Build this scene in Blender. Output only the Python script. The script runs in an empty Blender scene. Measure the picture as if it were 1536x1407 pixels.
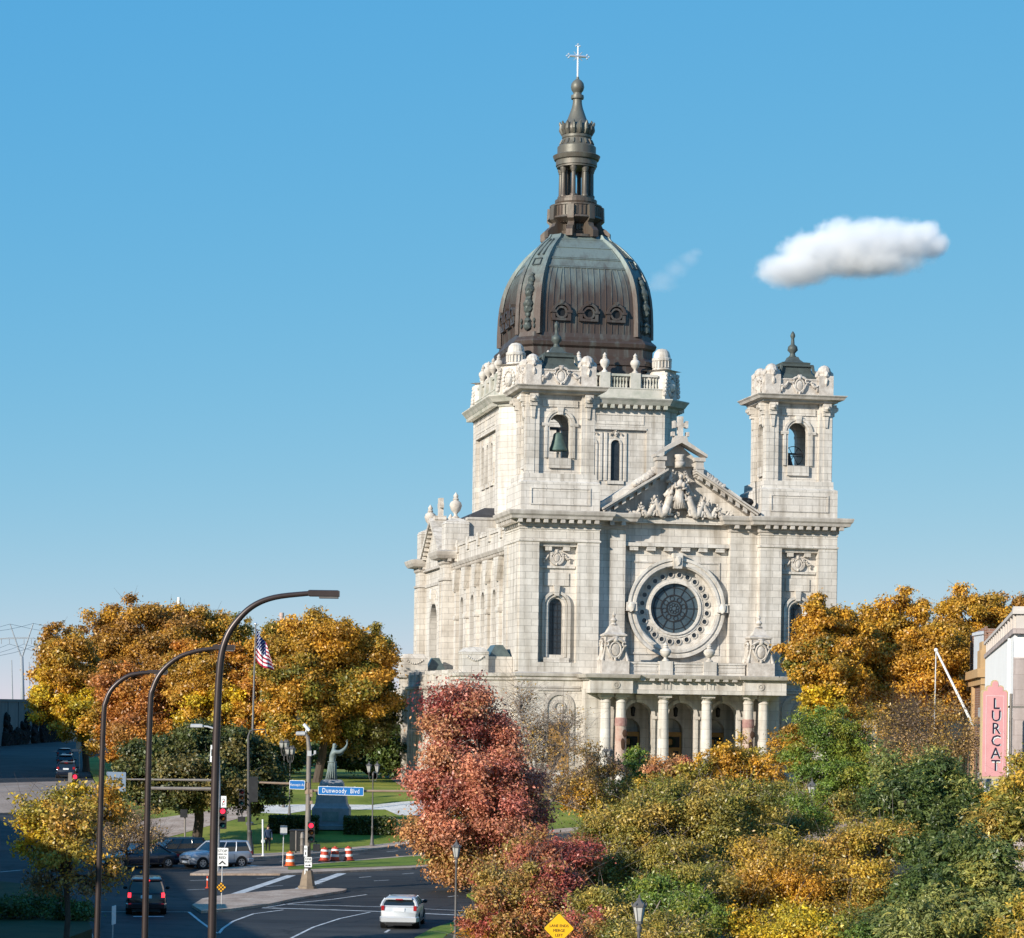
import bpy, bmesh, math, random
import numpy as np
from mathutils import Vector, Matrix, Euler, noise as mnoise

SC = bpy.context.scene
COL = SC.collection
PI = math.pi

# ---------------------------------------------------------------- camera, sky, sun, exposure
F, ROLL, EYE = 3830.0, 0.014, 10.0          # focal length in photo pixels, roll of the horizon, eye height
cam_d = bpy.data.cameras.new('camera')
cam = bpy.data.objects.new('camera', cam_d)
COL.objects.link(cam)
cam.location = (0, 0, EYE)
cam.rotation_euler = (PI / 2, -ROLL, 0)
cam_d.sensor_fit = 'HORIZONTAL'
cam_d.sensor_width = 36.0
cam_d.lens = F / 1536 * 36.0
cam_d.shift_y = (1063 - 703.5) / 1536
cam_d.clip_start = 0.5
cam_d.clip_end = 30000
SC.camera = cam

SUN_AZ, SUN_EL = math.radians(43), math.radians(20.5)     # az: from -Y towards -X
to_sun = Vector((-math.sin(SUN_AZ) * math.cos(SUN_EL), -math.cos(SUN_AZ) * math.cos(SUN_EL), math.sin(SUN_EL)))
world = bpy.data.worlds.new('World')
SC.world = world
world.use_nodes = True
wn = world.node_tree
wn.nodes.clear()
sky = wn.nodes.new('ShaderNodeTexSky')
sky.sky_type = 'NISHITA'
sky.sun_disc = False
sky.sun_elevation = SUN_EL
sky.sun_rotation = PI + SUN_AZ
sky.altitude = 250
sky.air_density = 0.5
sky.dust_density = 0.0
sky.ozone_density = 6.0
# colour grade of the sky, channel by channel (the photograph's blue is deep and even)
SKY_GRADE = ((1.80, 0.98), (3.62, 0.35), (6.9, 0.05))
sep = wn.nodes.new('ShaderNodeSeparateColor')
com = wn.nodes.new('ShaderNodeCombineColor')
wn.links.new(sky.outputs[0], sep.inputs[0])
for i_, (k_, p_) in enumerate(SKY_GRADE):
    pw = wn.nodes.new('ShaderNodeMath'); pw.operation = 'POWER'; pw.inputs[1].default_value = p_
    ml = wn.nodes.new('ShaderNodeMath'); ml.operation = 'MULTIPLY'; ml.inputs[1].default_value = k_
    wn.links.new(sep.outputs[i_], pw.inputs[0]); wn.links.new(pw.outputs[0], ml.inputs[0]); wn.links.new(ml.outputs[0], com.inputs[i_])
bg = wn.nodes.new('ShaderNodeBackground')
bg.inputs['Strength'].default_value = 0.074
wo = wn.nodes.new('ShaderNodeOutputWorld')
wn.links.new(com.outputs[0], bg.inputs['Color'])
wn.links.new(bg.outputs[0], wo.inputs['Surface'])

sun_d = bpy.data.lights.new('sun', 'SUN')
sun_d.energy = 5.0
sun_d.angle = math.radians(0.5)
sun_d.color = (1.0, 0.925, 0.81)
sun = bpy.data.objects.new('sun', sun_d)
COL.objects.link(sun)
sun.rotation_euler = to_sun.to_track_quat('Z', 'Y').to_euler()

SC.view_settings.view_transform = 'Standard'
SC.view_settings.look = 'None'
SC.view_settings.exposure = 0.42
SC.view_settings.gamma = 1.0
SC.render.engine = 'CYCLES'
SC.cycles.max_bounces = 6
SC.cycles.diffuse_bounces = 3
SC.cycles.transparent_max_bounces = 8
SC.cycles.volume_bounces = 8
SC.cycles.use_denoising = True

# ---------------------------------------------------------------- placement helpers
def unroll(px, py):
    dx, dy = px - 768.0, 1063.0 - py
    c, s = math.cos(ROLL), math.sin(ROLL)
    return (dx * c - dy * s) / F, (dx * s + dy * c) / F

def at(px, py, Y):
    """world point at distance Y whose place in the photograph was measured at (px, py)"""
    a, b = unroll(px, py)
    return Vector((a * Y, Y, EYE + b * Y))

def ground_z(Y):
    t = min(1.0, max(0.0, (Y - 172.0) / 40.0))
    return 2.9 * t * t * (3 - 2 * t)

def gp(px, py):
    """ground point seen at (px, py)"""
    a, b = unroll(px, py)
    Y = EYE / max(1e-4, -b)
    for _ in range(40):
        Y2 = (EYE - ground_z(Y)) / max(1e-4, -b)
        Y = 0.5 * (Y + Y2)
    return Vector((a * Y, Y, ground_z(Y)))
# ---------------------------------------------------------------- materials
MATS = {}
def material(name, col, rough=0.7, metal=0.0, var=0.12, scale=3.0, bump=0.0, bump_scale=None, spec=0.3, col2=None, emit=None, coat=0.0, streak=0.0):
    """Principled surface whose own colour varies with two octaves of noise (col <-> col2) plus optional bump"""
    if name in MATS:
        return MATS[name]
    m = bpy.data.materials.new(name)
    m.use_nodes = True
    nt = m.node_tree
    b = nt.nodes['Principled BSDF']
    b.inputs['Roughness'].default_value = rough
    b.inputs['Metallic'].default_value = metal
    b.inputs['Specular IOR Level'].default_value = spec
    if coat:
        b.inputs['Coat Weight'].default_value = coat
        b.inputs['Coat Roughness'].default_value = 0.06
    tc = nt.nodes.new('ShaderNodeTexCoord')
    if var > 0 or col2:
        n1 = nt.nodes.new('ShaderNodeTexNoise')
        n1.inputs['Scale'].default_value = scale
        n1.inputs['Detail'].default_value = 6
        n1.inputs['Roughness'].default_value = 0.65
        vec = tc.outputs['Object']
        if streak:
            mp = nt.nodes.new('ShaderNodeMapping')
            mp.inputs['Scale'].default_value = (1, 1, streak)
            nt.links.new(vec, mp.inputs['Vector'])
            vec = mp.outputs[0]
        nt.links.new(vec, n1.inputs['Vector'])
        mr = nt.nodes.new('ShaderNodeMapRange')
        mr.inputs['From Min'].default_value = 0.3
        mr.inputs['From Max'].default_value = 0.7
        nt.links.new(n1.outputs['Fac'], mr.inputs['Value'])
        mx = nt.nodes.new('ShaderNodeMix')
        mx.data_type = 'RGBA'
        c2 = col2 or tuple(min(1, c * (1 + var)) for c in col)
        c1 = col if col2 else tuple(c * (1 - var) for c in col)
        mx.inputs['A'].default_value = (*c1, 1)
        mx.inputs['B'].default_value = (*c2, 1)
        nt.links.new(mr.outputs[0], mx.inputs['Factor'])
        nt.links.new(mx.outputs['Result'], b.inputs['Base Color'])
    else:
        b.inputs['Base Color'].default_value = (*col, 1)
    if bump:
        n2 = nt.nodes.new('ShaderNodeTexNoise')
        n2.inputs['Scale'].default_value = bump_scale or scale * 4
        n2.inputs['Detail'].default_value = 5
        nt.links.new(tc.outputs['Object'], n2.inputs['Vector'])
        bp = nt.nodes.new('ShaderNodeBump')
        bp.inputs['Strength'].default_value = bump
        bp.inputs['Distance'].default_value = 0.05
        nt.links.new(n2.outputs['Fac'], bp.inputs['Height'])
        nt.links.new(bp.outputs[0], b.inputs['Normal'])
    if emit:
        b.inputs['Emission Color'].default_value = (*emit[:3], 1)
        b.inputs['Emission Strength'].default_value = emit[3]
    MATS[name] = m
    return m

def stone_material(name, col, joint, bw=1.15, bh=0.56, stain=0.5, streaks=True):
    """ashlar: courses of pale blocks with thin joints, block to block tone changes and weather streaks"""
    m = bpy.data.materials.new(name)
    m.use_nodes = True
    nt = m.node_tree
    L = nt.links.new
    b = nt.nodes['Principled BSDF']
    b.inputs['Roughness'].default_value = 0.75
    b.inputs['Specular IOR Level'].default_value = 0.25
    tc = nt.nodes.new('ShaderNodeTexCoord')
    sp = nt.nodes.new('ShaderNodeSeparateXYZ')
    L(tc.outputs['Object'], sp.inputs[0])
    ad = nt.nodes.new('ShaderNodeMath'); ad.operation = 'MULTIPLY_ADD'
    L(sp.outputs['Y'], ad.inputs[0]); ad.inputs[1].default_value = 0.83; L(sp.outputs['X'], ad.inputs[2])
    cb = nt.nodes.new('ShaderNodeCombineXYZ')
    L(ad.outputs[0], cb.inputs['X']); L(sp.outputs['Z'], cb.inputs['Y'])
    br = nt.nodes.new('ShaderNodeTexBrick')
    br.inputs['Scale'].default_value = 1.0
    br.inputs['Brick Width'].default_value = bw
    br.inputs['Row Height'].default_value = bh
    br.inputs['Mortar Size'].default_value = 0.018
    br.inputs['Mortar Smooth'].default_value = 0.3
    br.inputs['Bias'].default_value = -0.1
    br.offset = 0.5
    c1 = tuple(c * 0.92 for c in col); c2 = tuple(min(1, c * 1.06) for c in col)
    br.inputs['Color1'].default_value = (*c1, 1)
    br.inputs['Color2'].default_value = (*c2, 1)
    br.inputs['Mortar'].default_value = (*joint, 1)
    L(cb.outputs[0], br.inputs['Vector'])
    # broad soiling
    n1 = nt.nodes.new('ShaderNodeTexNoise'); n1.inputs['Scale'].default_value = 0.30; n1.inputs['Detail'].default_value = 8; n1.inputs['Roughness'].default_value = 0.7
    L(tc.outputs['Object'], n1.inputs['Vector'])
    r1 = nt.nodes.new('ShaderNodeMapRange'); r1.inputs['From Min'].default_value = 0.42; r1.inputs['From Max'].default_value = 0.75; r1.inputs['To Max'].default_value = stain
    L(n1.outputs['Fac'], r1.inputs['Value'])
    m1 = nt.nodes.new('ShaderNodeMix'); m1.data_type = 'RGBA'; m1.blend_type = 'MULTIPLY'
    m1.inputs['B'].default_value = (0.60, 0.57, 0.53, 1)
    L(r1.outputs[0], m1.inputs['Factor']); L(br.outputs['Color'], m1.inputs['A'])
    # vertical rain streaks
    mp = nt.nodes.new('ShaderNodeMapping'); mp.inputs['Scale'].default_value = (1.6, 1.6, 0.10)
    L(tc.outputs['Object'], mp.inputs['Vector'])
    n2 = nt.nodes.new('ShaderNodeTexNoise'); n2.inputs['Scale'].default_value = 1.0; n2.inputs['Detail'].default_value = 5
    L(mp.outputs[0], n2.inputs['Vector'])
    r2 = nt.nodes.new('ShaderNodeMapRange'); r2.inputs['From Min'].default_value = 0.47; r2.inputs['From Max'].default_value = 0.72; r2.inputs['To Max'].default_value = 0.85 if streaks else 0.3
    L(n2.outputs['Fac'], r2.inputs['Value'])
    m2 = nt.nodes.new('ShaderNodeMix'); m2.data_type = 'RGBA'; m2.blend_type = 'MULTIPLY'
    m2.inputs['B'].default_value = (0.56, 0.53, 0.49, 1)
    L(r2.outputs[0], m2.inputs['Factor']); L(m1.outputs['Result'], m2.inputs['A'])
    # fine grain
    n3 = nt.nodes.new('ShaderNodeTexNoise'); n3.inputs['Scale'].default_value = 3.0; n3.inputs['Detail'].default_value = 8; n3.inputs['Roughness'].default_value = 0.8
    L(tc.outputs['Object'], n3.inputs['Vector'])
    r3 = nt.nodes.new('ShaderNodeMapRange'); r3.inputs['From Min'].default_value = 0.3; r3.inputs['From Max'].default_value = 0.7; r3.inputs['To Min'].default_value = 0.88; r3.inputs['To Max'].default_value = 1.08
    L(n3.outputs['Fac'], r3.inputs['Value'])
    m3 = nt.nodes.new('ShaderNodeVectorMath'); m3.operation = 'SCALE'
    L(m2.outputs['Result'], m3.inputs[0]); L(r3.outputs[0], m3.inputs['Scale'])
    L(m3.outputs[0], b.inputs['Base Color'])
    bp = nt.nodes.new('ShaderNodeBump'); bp.inputs['Strength'].default_value = 0.35; bp.inputs['Distance'].default_value = 0.04
    mu = nt.nodes.new('ShaderNodeMath'); mu.operation = 'MULTIPLY_ADD'; mu.inputs[1].default_value = -0.7
    L(br.outputs['Fac'], mu.inputs[0]); L(n3.outputs['Fac'], mu.inputs[2])
    L(mu.outputs[0], bp.inputs['Height']); L(bp.outputs[0], b.inputs['Normal'])
    MATS[name] = m
    return m

def copper_material(name, lo, hi, z0, z1):
    """weathered copper: brown below, green patina above, vertical streaks"""
    m = bpy.data.materials.new(name); m.use_nodes = True
    nt = m.node_tree; L = nt.links.new
    b = nt.nodes['Principled BSDF']
    b.inputs['Roughness'].default_value = 0.5; b.inputs['Metallic'].default_value = 0.25
    tc = nt.nodes.new('ShaderNodeTexCoord'); sp = nt.nodes.new('ShaderNodeSeparateXYZ'); L(tc.outputs['Object'], sp.inputs[0])
    mp = nt.nodes.new('ShaderNodeMapping'); mp.inputs['Scale'].default_value = (1.3, 1.3, 0.16); L(tc.outputs['Object'], mp.inputs['Vector'])
    n = nt.nodes.new('ShaderNodeTexNoise'); n.inputs['Scale'].default_value = 1.0; n.inputs['Detail'].default_value = 7; n.inputs['Roughness'].default_value = 0.7
    L(mp.outputs[0], n.inputs['Vector'])
    mr = nt.nodes.new('ShaderNodeMapRange'); mr.inputs['From Min'].default_value = z0; mr.inputs['From Max'].default_value = z1; L(sp.outputs['Z'], mr.inputs['Value'])
    nm = nt.nodes.new('ShaderNodeMath'); nm.operation = 'MULTIPLY_ADD'; nm.inputs[1].default_value = 2.2; nm.inputs[2].default_value = -1.1; L(n.outputs['Fac'], nm.inputs[0])
    ad = nt.nodes.new('ShaderNodeMath'); ad.operation = 'ADD'; ad.use_clamp = True; L(mr.outputs[0], ad.inputs[0]); L(nm.outputs[0], ad.inputs[1])
    mx = nt.nodes.new('ShaderNodeMix'); mx.data_type = 'RGBA'; mx.inputs['A'].default_value = (*lo, 1); mx.inputs['B'].default_value = (*hi, 1)
    L(ad.outputs[0], mx.inputs['Factor']); L(mx.outputs['Result'], b.inputs['Base Color'])
    n2 = nt.nodes.new('ShaderNodeTexNoise'); n2.inputs['Scale'].default_value = 2.5; n2.inputs['Detail'].default_value = 4; L(tc.outputs['Object'], n2.inputs['Vector'])
    bp = nt.nodes.new('ShaderNodeBump'); bp.inputs['Strength'].default_value = 0.25; bp.inputs['Distance'].default_value = 0.06
    L(n2.outputs['Fac'], bp.inputs['Height']); L(bp.outputs[0], b.inputs['Normal'])
    MATS[name] = m
    return m

def leaf_material(name, trans=0.4):
    m = bpy.data.materials.new(name); m.use_nodes = True
    nt = m.node_tree; L = nt.links.new
    nt.nodes.clear()
    o = nt.nodes.new('ShaderNodeOutputMaterial')
    at_ = nt.nodes.new('ShaderNodeAttribute'); at_.attribute_name = 'leaf_colour'
    d = nt.nodes.new('ShaderNodeBsdfDiffuse'); t = nt.nodes.new('ShaderNodeBsdfTranslucent')
    g = nt.nodes.new('ShaderNodeBsdfGlossy'); g.inputs['Roughness'].default_value = 0.45; g.inputs['Color'].default_value = (1, 1, 1, 1)
    L(at_.outputs['Color'], d.inputs['Color']); L(at_.outputs['Color'], t.inputs['Color'])
    mx = nt.nodes.new('ShaderNodeMixShader'); mx.inputs[0].default_value = trans
    L(d.outputs[0], mx.inputs[1]); L(t.outputs[0], mx.inputs[2])
    m2 = nt.nodes.new('ShaderNodeMixShader'); m2.inputs[0].default_value = 0.035
    L(mx.outputs[0], m2.inputs[1]); L(g.outputs[0], m2.inputs[2])
    L(m2.outputs[0], o.inputs['Surface'])
    MATS[name] = m
    return m

# ---------------------------------------------------------------- objects
def tag(o, label=None, cat=None, group=None, kind=None):
    if label: o['label'] = label
    if cat: o['category'] = cat
    if group: o['group'] = group
    if kind: o['kind'] = kind
    return o

def thing(name, loc, label, cat, group=None, rz=0.0):
    o = bpy.data.objects.new(name, None)
    o.empty_display_size = 0.3
    COL.objects.link(o)
    o.location = loc
    o.rotation_euler = (0, 0, rz)
    return tag(o, label, cat, group)

def copy_thing(o, label=None, loc=None, rz=None, parent=None):
    c = o.copy(); COL.objects.link(c); c.parent = parent
    if parent is None:
        if label: c['label'] = label
        if loc is not None: c.location = loc
        if rz is not None: c.rotation_euler = (0, 0, rz)
    for ch in [x for x in ALL if x.parent == o]:
        copy_thing(ch, parent=c)
    if parent is not None: ALL.append(c)
    return c
ALL = []

class MB:
    """collects geometry; build() links it as ONE mesh object"""
    def __init__(s):
        s.v = []; s.f = []; s.m = []
    def add(s, vs, fs, mi=0):
        n = len(s.v)
        s.v.extend([tuple(p) for p in vs])
        for f in fs:
            s.f.append(tuple(i + n for i in f)); s.m.append(mi)
        return s
    def box(s, x0, x1, y0, y1, z0, z1, mi=0):
        vs = [(x, y, z) for z in (z0, z1) for y in (y0, y1) for x in (x0, x1)]
        return s.add(vs, [(0, 2, 3, 1), (4, 5, 7, 6), (0, 1, 5, 4), (2, 6, 7, 3), (0, 4, 6, 2), (1, 3, 7, 5)], mi)
    def sweep(s, pts, prof, closed=True, caps=(True, True), mi=0):
        """profile [(outward, z)...] run round a plan polygon (counter-clockwise)"""
        rings = [[(x, y, z) for x, y in offset(pts, o, closed)] for o, z in prof]
        n = len(pts); vs = [p for r in rings for p in r]; fs = []
        e = n if closed else n - 1
        for k in range(len(prof) - 1):
            for i in range(e):
                j = (i + 1) % n
                fs.append((k * n + i, k * n + j, (k + 1) * n + j, (k + 1) * n + i))
        if closed:
            if caps[0]: fs.append(tuple(range(n - 1, -1, -1)))
            if caps[1]: fs.append(tuple((len(prof) - 1) * n + i for i in range(n)))
        else:
            fs.append(tuple(k * n for k in range(len(prof)))); fs.append(tuple(k * n + n - 1 for k in range(len(prof) - 1, -1, -1)))
        return s.add(vs, fs, mi)
    def lathe(s, cx, cy, prof, n=16, mi=0, a0=0.0):
        vs = []; fs = []
        for r, z in prof:
            for i in range(n):
                a = a0 + 2 * PI * i / n
                vs.append((cx + r * math.cos(a), cy + r * math.sin(a), z))
        for k in range(len(prof) - 1):
            for i in range(n):
                j = (i + 1) % n
                fs.append((k * n + i, k * n + j, (k + 1) * n + j, (k + 1) * n + i))
        fs.append(tuple(range(n - 1, -1, -1))); fs.append(tuple((len(prof) - 1) * n + i for i in range(n)))
        return s.add(vs, fs, mi)
    def tube(s, pts, rad, n=8, mi=0):
        pts = [Vector(p) for p in pts]
        if not isinstance(rad, (list, tuple)): rad = [rad] * len(pts)
        vs = []; fs = []
        up = Vector((0, 0, 1))
        prev = None
        for k, p in enumerate(pts):
            t = (pts[min(k + 1, len(pts) - 1)] - pts[max(k - 1, 0)])
            if t.length < 1e-9: t = up.copy()
            t.normalize()
            if prev is None:
                a = t.cross(up)
                if a.length < 0.1: a = t.cross(Vector((1, 0, 0)))
            else:
                a = prev - t * prev.dot(t)
            a.normalize(); prev = a
            b = t.cross(a)
            for i in range(n):
                an = 2 * PI * i / n
                vs.append(p + (a * math.cos(an) + b * math.sin(an)) * rad[k])
        for k in range(len(pts) - 1):
            for i in range(n):
                j = (i + 1) % n
                fs.append((k * n + i, k * n + j, (k + 1) * n + j, (k + 1) * n + i))
        fs.append(tuple(range(n - 1, -1, -1))); fs.append(tuple((len(pts) - 1) * n + i for i in range(n)))
        return s.add(vs, fs, mi)
    def blob(s, c, r, seed=0, amp=0.18, sub=2, mi=0, fr=1.3):
        vs, fs = ICO[sub]
        out = []
        for v in vs:
            k = 1 + amp * mnoise.noise(v * fr + Vector((seed * 7.3, seed * 3.1, seed * 1.7)))
            out.append((c[0] + v.x * r[0] * k, c[1] + v.y * r[1] * k, c[2] + v.z * r[2] * k))
        return s.add(out, fs, mi)
    def build(s, name, mats, parent=None, smooth=False, off=(0, 0, 0), auto=None):
        me = bpy.data.meshes.new(name)
        vs = s.v if off == (0, 0, 0) else [(x - off[0], y - off[1], z - off[2]) for x, y, z in s.v]
        me.from_pydata(vs, [], s.f)
        if not isinstance(mats, (list, tuple)): mats = [mats]
        for m in mats: me.materials.append(m)
        if len(mats) > 1: me.polygons.foreach_set('material_index', s.m)
        bm = bmesh.new(); bm.from_mesh(me)
        bmesh.ops.recalc_face_normals(bm, faces=bm.faces)
        bm.to_mesh(me); bm.free()
        if smooth:
            me.polygons.foreach_set('use_smooth', [True] * len(me.polygons))
            if auto is not None: me.set_sharp_from_angle(angle=math.radians(auto))
        me.update()
        o = bpy.data.objects.new(name, me)
        COL.objects.link(o)
        if parent: o.parent = parent
        ALL.append(o)
        return o

def _ico(sub):
    bm = bmesh.new(); bmesh.ops.create_icosphere(bm, subdivisions=sub, radius=1.0)
    bm.verts.ensure_lookup_table()
    r = ([v.co.copy() for v in bm.verts], [tuple(v.index for v in f.verts) for f in bm.faces])
    bm.free(); return r
ICO = {k: _ico(k) for k in (1, 2, 3)}

def offset(pts, o, closed=True):
    if o == 0: return list(pts)
    n = len(pts); out = []
    for i in range(n):
        p = Vector(pts[i])
        e = []
        if closed or i > 0:
            d = p - Vector(pts[i - 1]); e.append(Vector((d.y, -d.x)).normalized())
        if closed or i < n - 1:
            d = Vector(pts[(i + 1) % n]) - p; e.append(Vector((d.y, -d.x)).normalized())
        if len(e) == 1:
            out.append(tuple(p + e[0] * o))
        else:
            m = e[0] + e[1]; m = m / max(0.3, m.dot(e[0]))
            out.append(tuple(p + m * o))
    return out

def rect(x0, x1, y0, y1):
    return [(x0, y0), (x1, y0), (x1, y1), (x0, y1)]

def smooth_path(p, k=5):
    """rounded line through the given points"""
    p = [Vector(q) for q in p]; out = []
    for i in range(len(p) - 1):
        a, b, c, d = p[max(i - 1, 0)], p[i], p[i + 1], p[min(i + 2, len(p) - 1)]
        for j in range(k):
            t = j / k
            out.append(.5 * ((2 * b) + (c - a) * t + (2 * a - 5 * b + 4 * c - d) * t * t + (3 * b - a - 3 * c + d) * t ** 3))
    return out + [p[-1]]

class Fr:
    """a wall face: s runs along it, d goes into it, z is up"""
    def __init__(s, mb, o, sv, dv):
        s.mb = mb; s.o = o; s.sv = sv; s.dv = dv
    def P(s, a, d, z):
        return (s.o[0] + a * s.sv[0] + d * s.dv[0], s.o[1] + a * s.sv[1] + d * s.dv[1], z)
    def box(s, a0, a1, d0, d1, z0, z1, mi=0):
        return s.prism([(a0, z0), (a1, z0), (a1, z1), (a0, z1)], d0, d1, mi)
    def prism(s, poly, d0, d1, mi=0):
        n = len(poly)
        vs = [s.P(a, d0, z) for a, z in poly] + [s.P(a, d1, z) for a, z in poly]
        fs = [tuple(range(n)), tuple(range(2 * n - 1, n - 1, -1))] + [(i, (i + 1) % n, n + (i + 1) % n, n + i) for i in range(n)]
        s.mb.add(vs, fs, mi); return s
    def ring(s, ca, cz, r0, r1, d0, d1, n=32, t0=0.0, t1=2 * PI, mi=0):
        full = abs(t1 - t0 - 2 * PI) < 1e-6
        k = n if full else n + 1
        vs = []
        for i in range(k):
            t = t0 + (t1 - t0) * i / n
            c, q = math.cos(t), math.sin(t)
            vs += [s.P(ca + r0 * c, d0, cz + r0 * q), s.P(ca + r1 * c, d0, cz + r1 * q), s.P(ca + r1 * c, d1, cz + r1 * q), s.P(ca + r0 * c, d1, cz + r0 * q)]
        fs = []
        for i in range(n):
            j = (i + 1) % k
            for q in range(4):
                p = (q + 1) % 4
                fs.append((i * 4 + q, j * 4 + q, j * 4 + p, i * 4 + p))
        if not full:
            fs += [(0, 1, 2, 3), (n * 4 + 3, n * 4 + 2, n * 4 + 1, n * 4)]
        s.mb.add(vs, fs, mi); return s
    def disc(s, ca, cz, r, d0, d1, n=32, mi=0):
        return s.prism([(ca + r * math.cos(2 * PI * i / n), cz + r * math.sin(2 * PI * i / n)) for i in range(n)], d0, d1, mi)
    def arched(s, ca, w, z0, zs, d0, d1, n=14, mi=0):
        r = w / 2
        poly = [(ca - r, z0), (ca + r, z0)] + [(ca + r * math.cos(PI * i / n), zs + r * math.sin(PI * i / n)) for i in range(n + 1)]
        return s.prism(poly, d0, d1, mi)
    def arch_frame(s, ca, w, t, z0, zs, d0, d1, n=14, mi=0):
        """moulding of width t round an arched opening"""
        r = w / 2
        s.box(ca - r - t, ca - r, d0, d1, z0, zs, mi); s.box(ca + r, ca + r + t, d0, d1, z0, zs, mi)
        return s.ring(ca, zs, r, r + t, d0, d1, n, 0, PI, mi)
    def arch_wall(s, a0, a1, z0, z1, d0, d1, ops, n=14, mi=0):
        """wall with arched openings ops = [(centre, width, sill, spring)]"""
        x = a0
        for ca, w, zb, zs in ops:
            r = w / 2
            if ca - r > x: s.box(x, ca - r, d0, d1, z0, z1, mi)
            if zb > z0: s.box(ca - r, ca + r, d0, d1, z0, zb, mi)
            vs = []; fs = []
            for i in range(n + 1):
                t = PI - PI * i / n
                p = (ca + r * math.cos(t), zs + r * math.sin(t))
                vs += [s.P(p[0], d0, p[1]), s.P(p[0], d0, z1), s.P(p[0], d1, z1), s.P(p[0], d1, p[1])]
            for i in range(n):
                for q in range(4):
                    p = (q + 1) % 4
                    fs.append((i * 4 + q, (i + 1) * 4 + q, (i + 1) * 4 + p, i * 4 + p))
            s.mb.add(vs, fs, mi)
            # jambs between sill and spring are the neighbouring boxes' sides; spandrel ends close at z1
            x = ca + r
        if a1 > x: s.box(x, a1, d0, d1, z0, z1, mi)
        return s
    def round_wall(s, ca, cz, r, half, d0, d1, n=48, mi=0):
        """square wall panel with a round hole"""
        vs = []; fs = []
        for i in range(n):
            t = 2 * PI * i / n + PI / 4
            c, q = math.cos(t), math.sin(t); k = half / max(abs(c), abs(q))
            vs += [s.P(ca + r * c, d0, cz + r * q), s.P(ca + k * c, d0, cz + k * q), s.P(ca + k * c, d1, cz + k * q), s.P(ca + r * c, d1, cz + r * q)]
        for i in range(n):
            j = (i + 1) % n
            for q in range(4):
                p = (q + 1) % 4
                fs.append((i * 4 + q, j * 4 + q, j * 4 + p, i * 4 + p))
        s.mb.add(vs, fs, mi); return s

def text_mesh(body, size, extrude=0.0, spacing=1.0):
    """built-in font, returned as mesh data centred on its origin, lying in the XY plane"""
    c = bpy.data.curves.new('lettering', 'FONT')
    c.body = body; c.size = size; c.extrude = extrude; c.align_x = 'CENTER'; c.align_y = 'CENTER'; c.space_character = spacing; c.resolution_u = 2
    o = bpy.data.objects.new('lettering', c); COL.objects.link(o)
    dg = bpy.context.evaluated_depsgraph_get()
    me = bpy.data.meshes.new_from_object(o.evaluated_get(dg))
    bpy.data.objects.remove(o); bpy.data.curves.remove(c)
    return me

def lettering(body, size, loc, mat, parent, rot=(PI / 2, 0, 0), scale=(1, 1, 1), spacing=1.0, extrude=0.004, name='lettering'):
    me = text_mesh(body, size, extrude, spacing)
    me.materials.clear(); me.materials.append(mat)
    o = bpy.data.objects.new(name, me); COL.objects.link(o)
    o.parent = parent; o.location = loc; o.rotation_euler = rot; o.scale = scale
    ALL.append(o)
    return o
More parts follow.
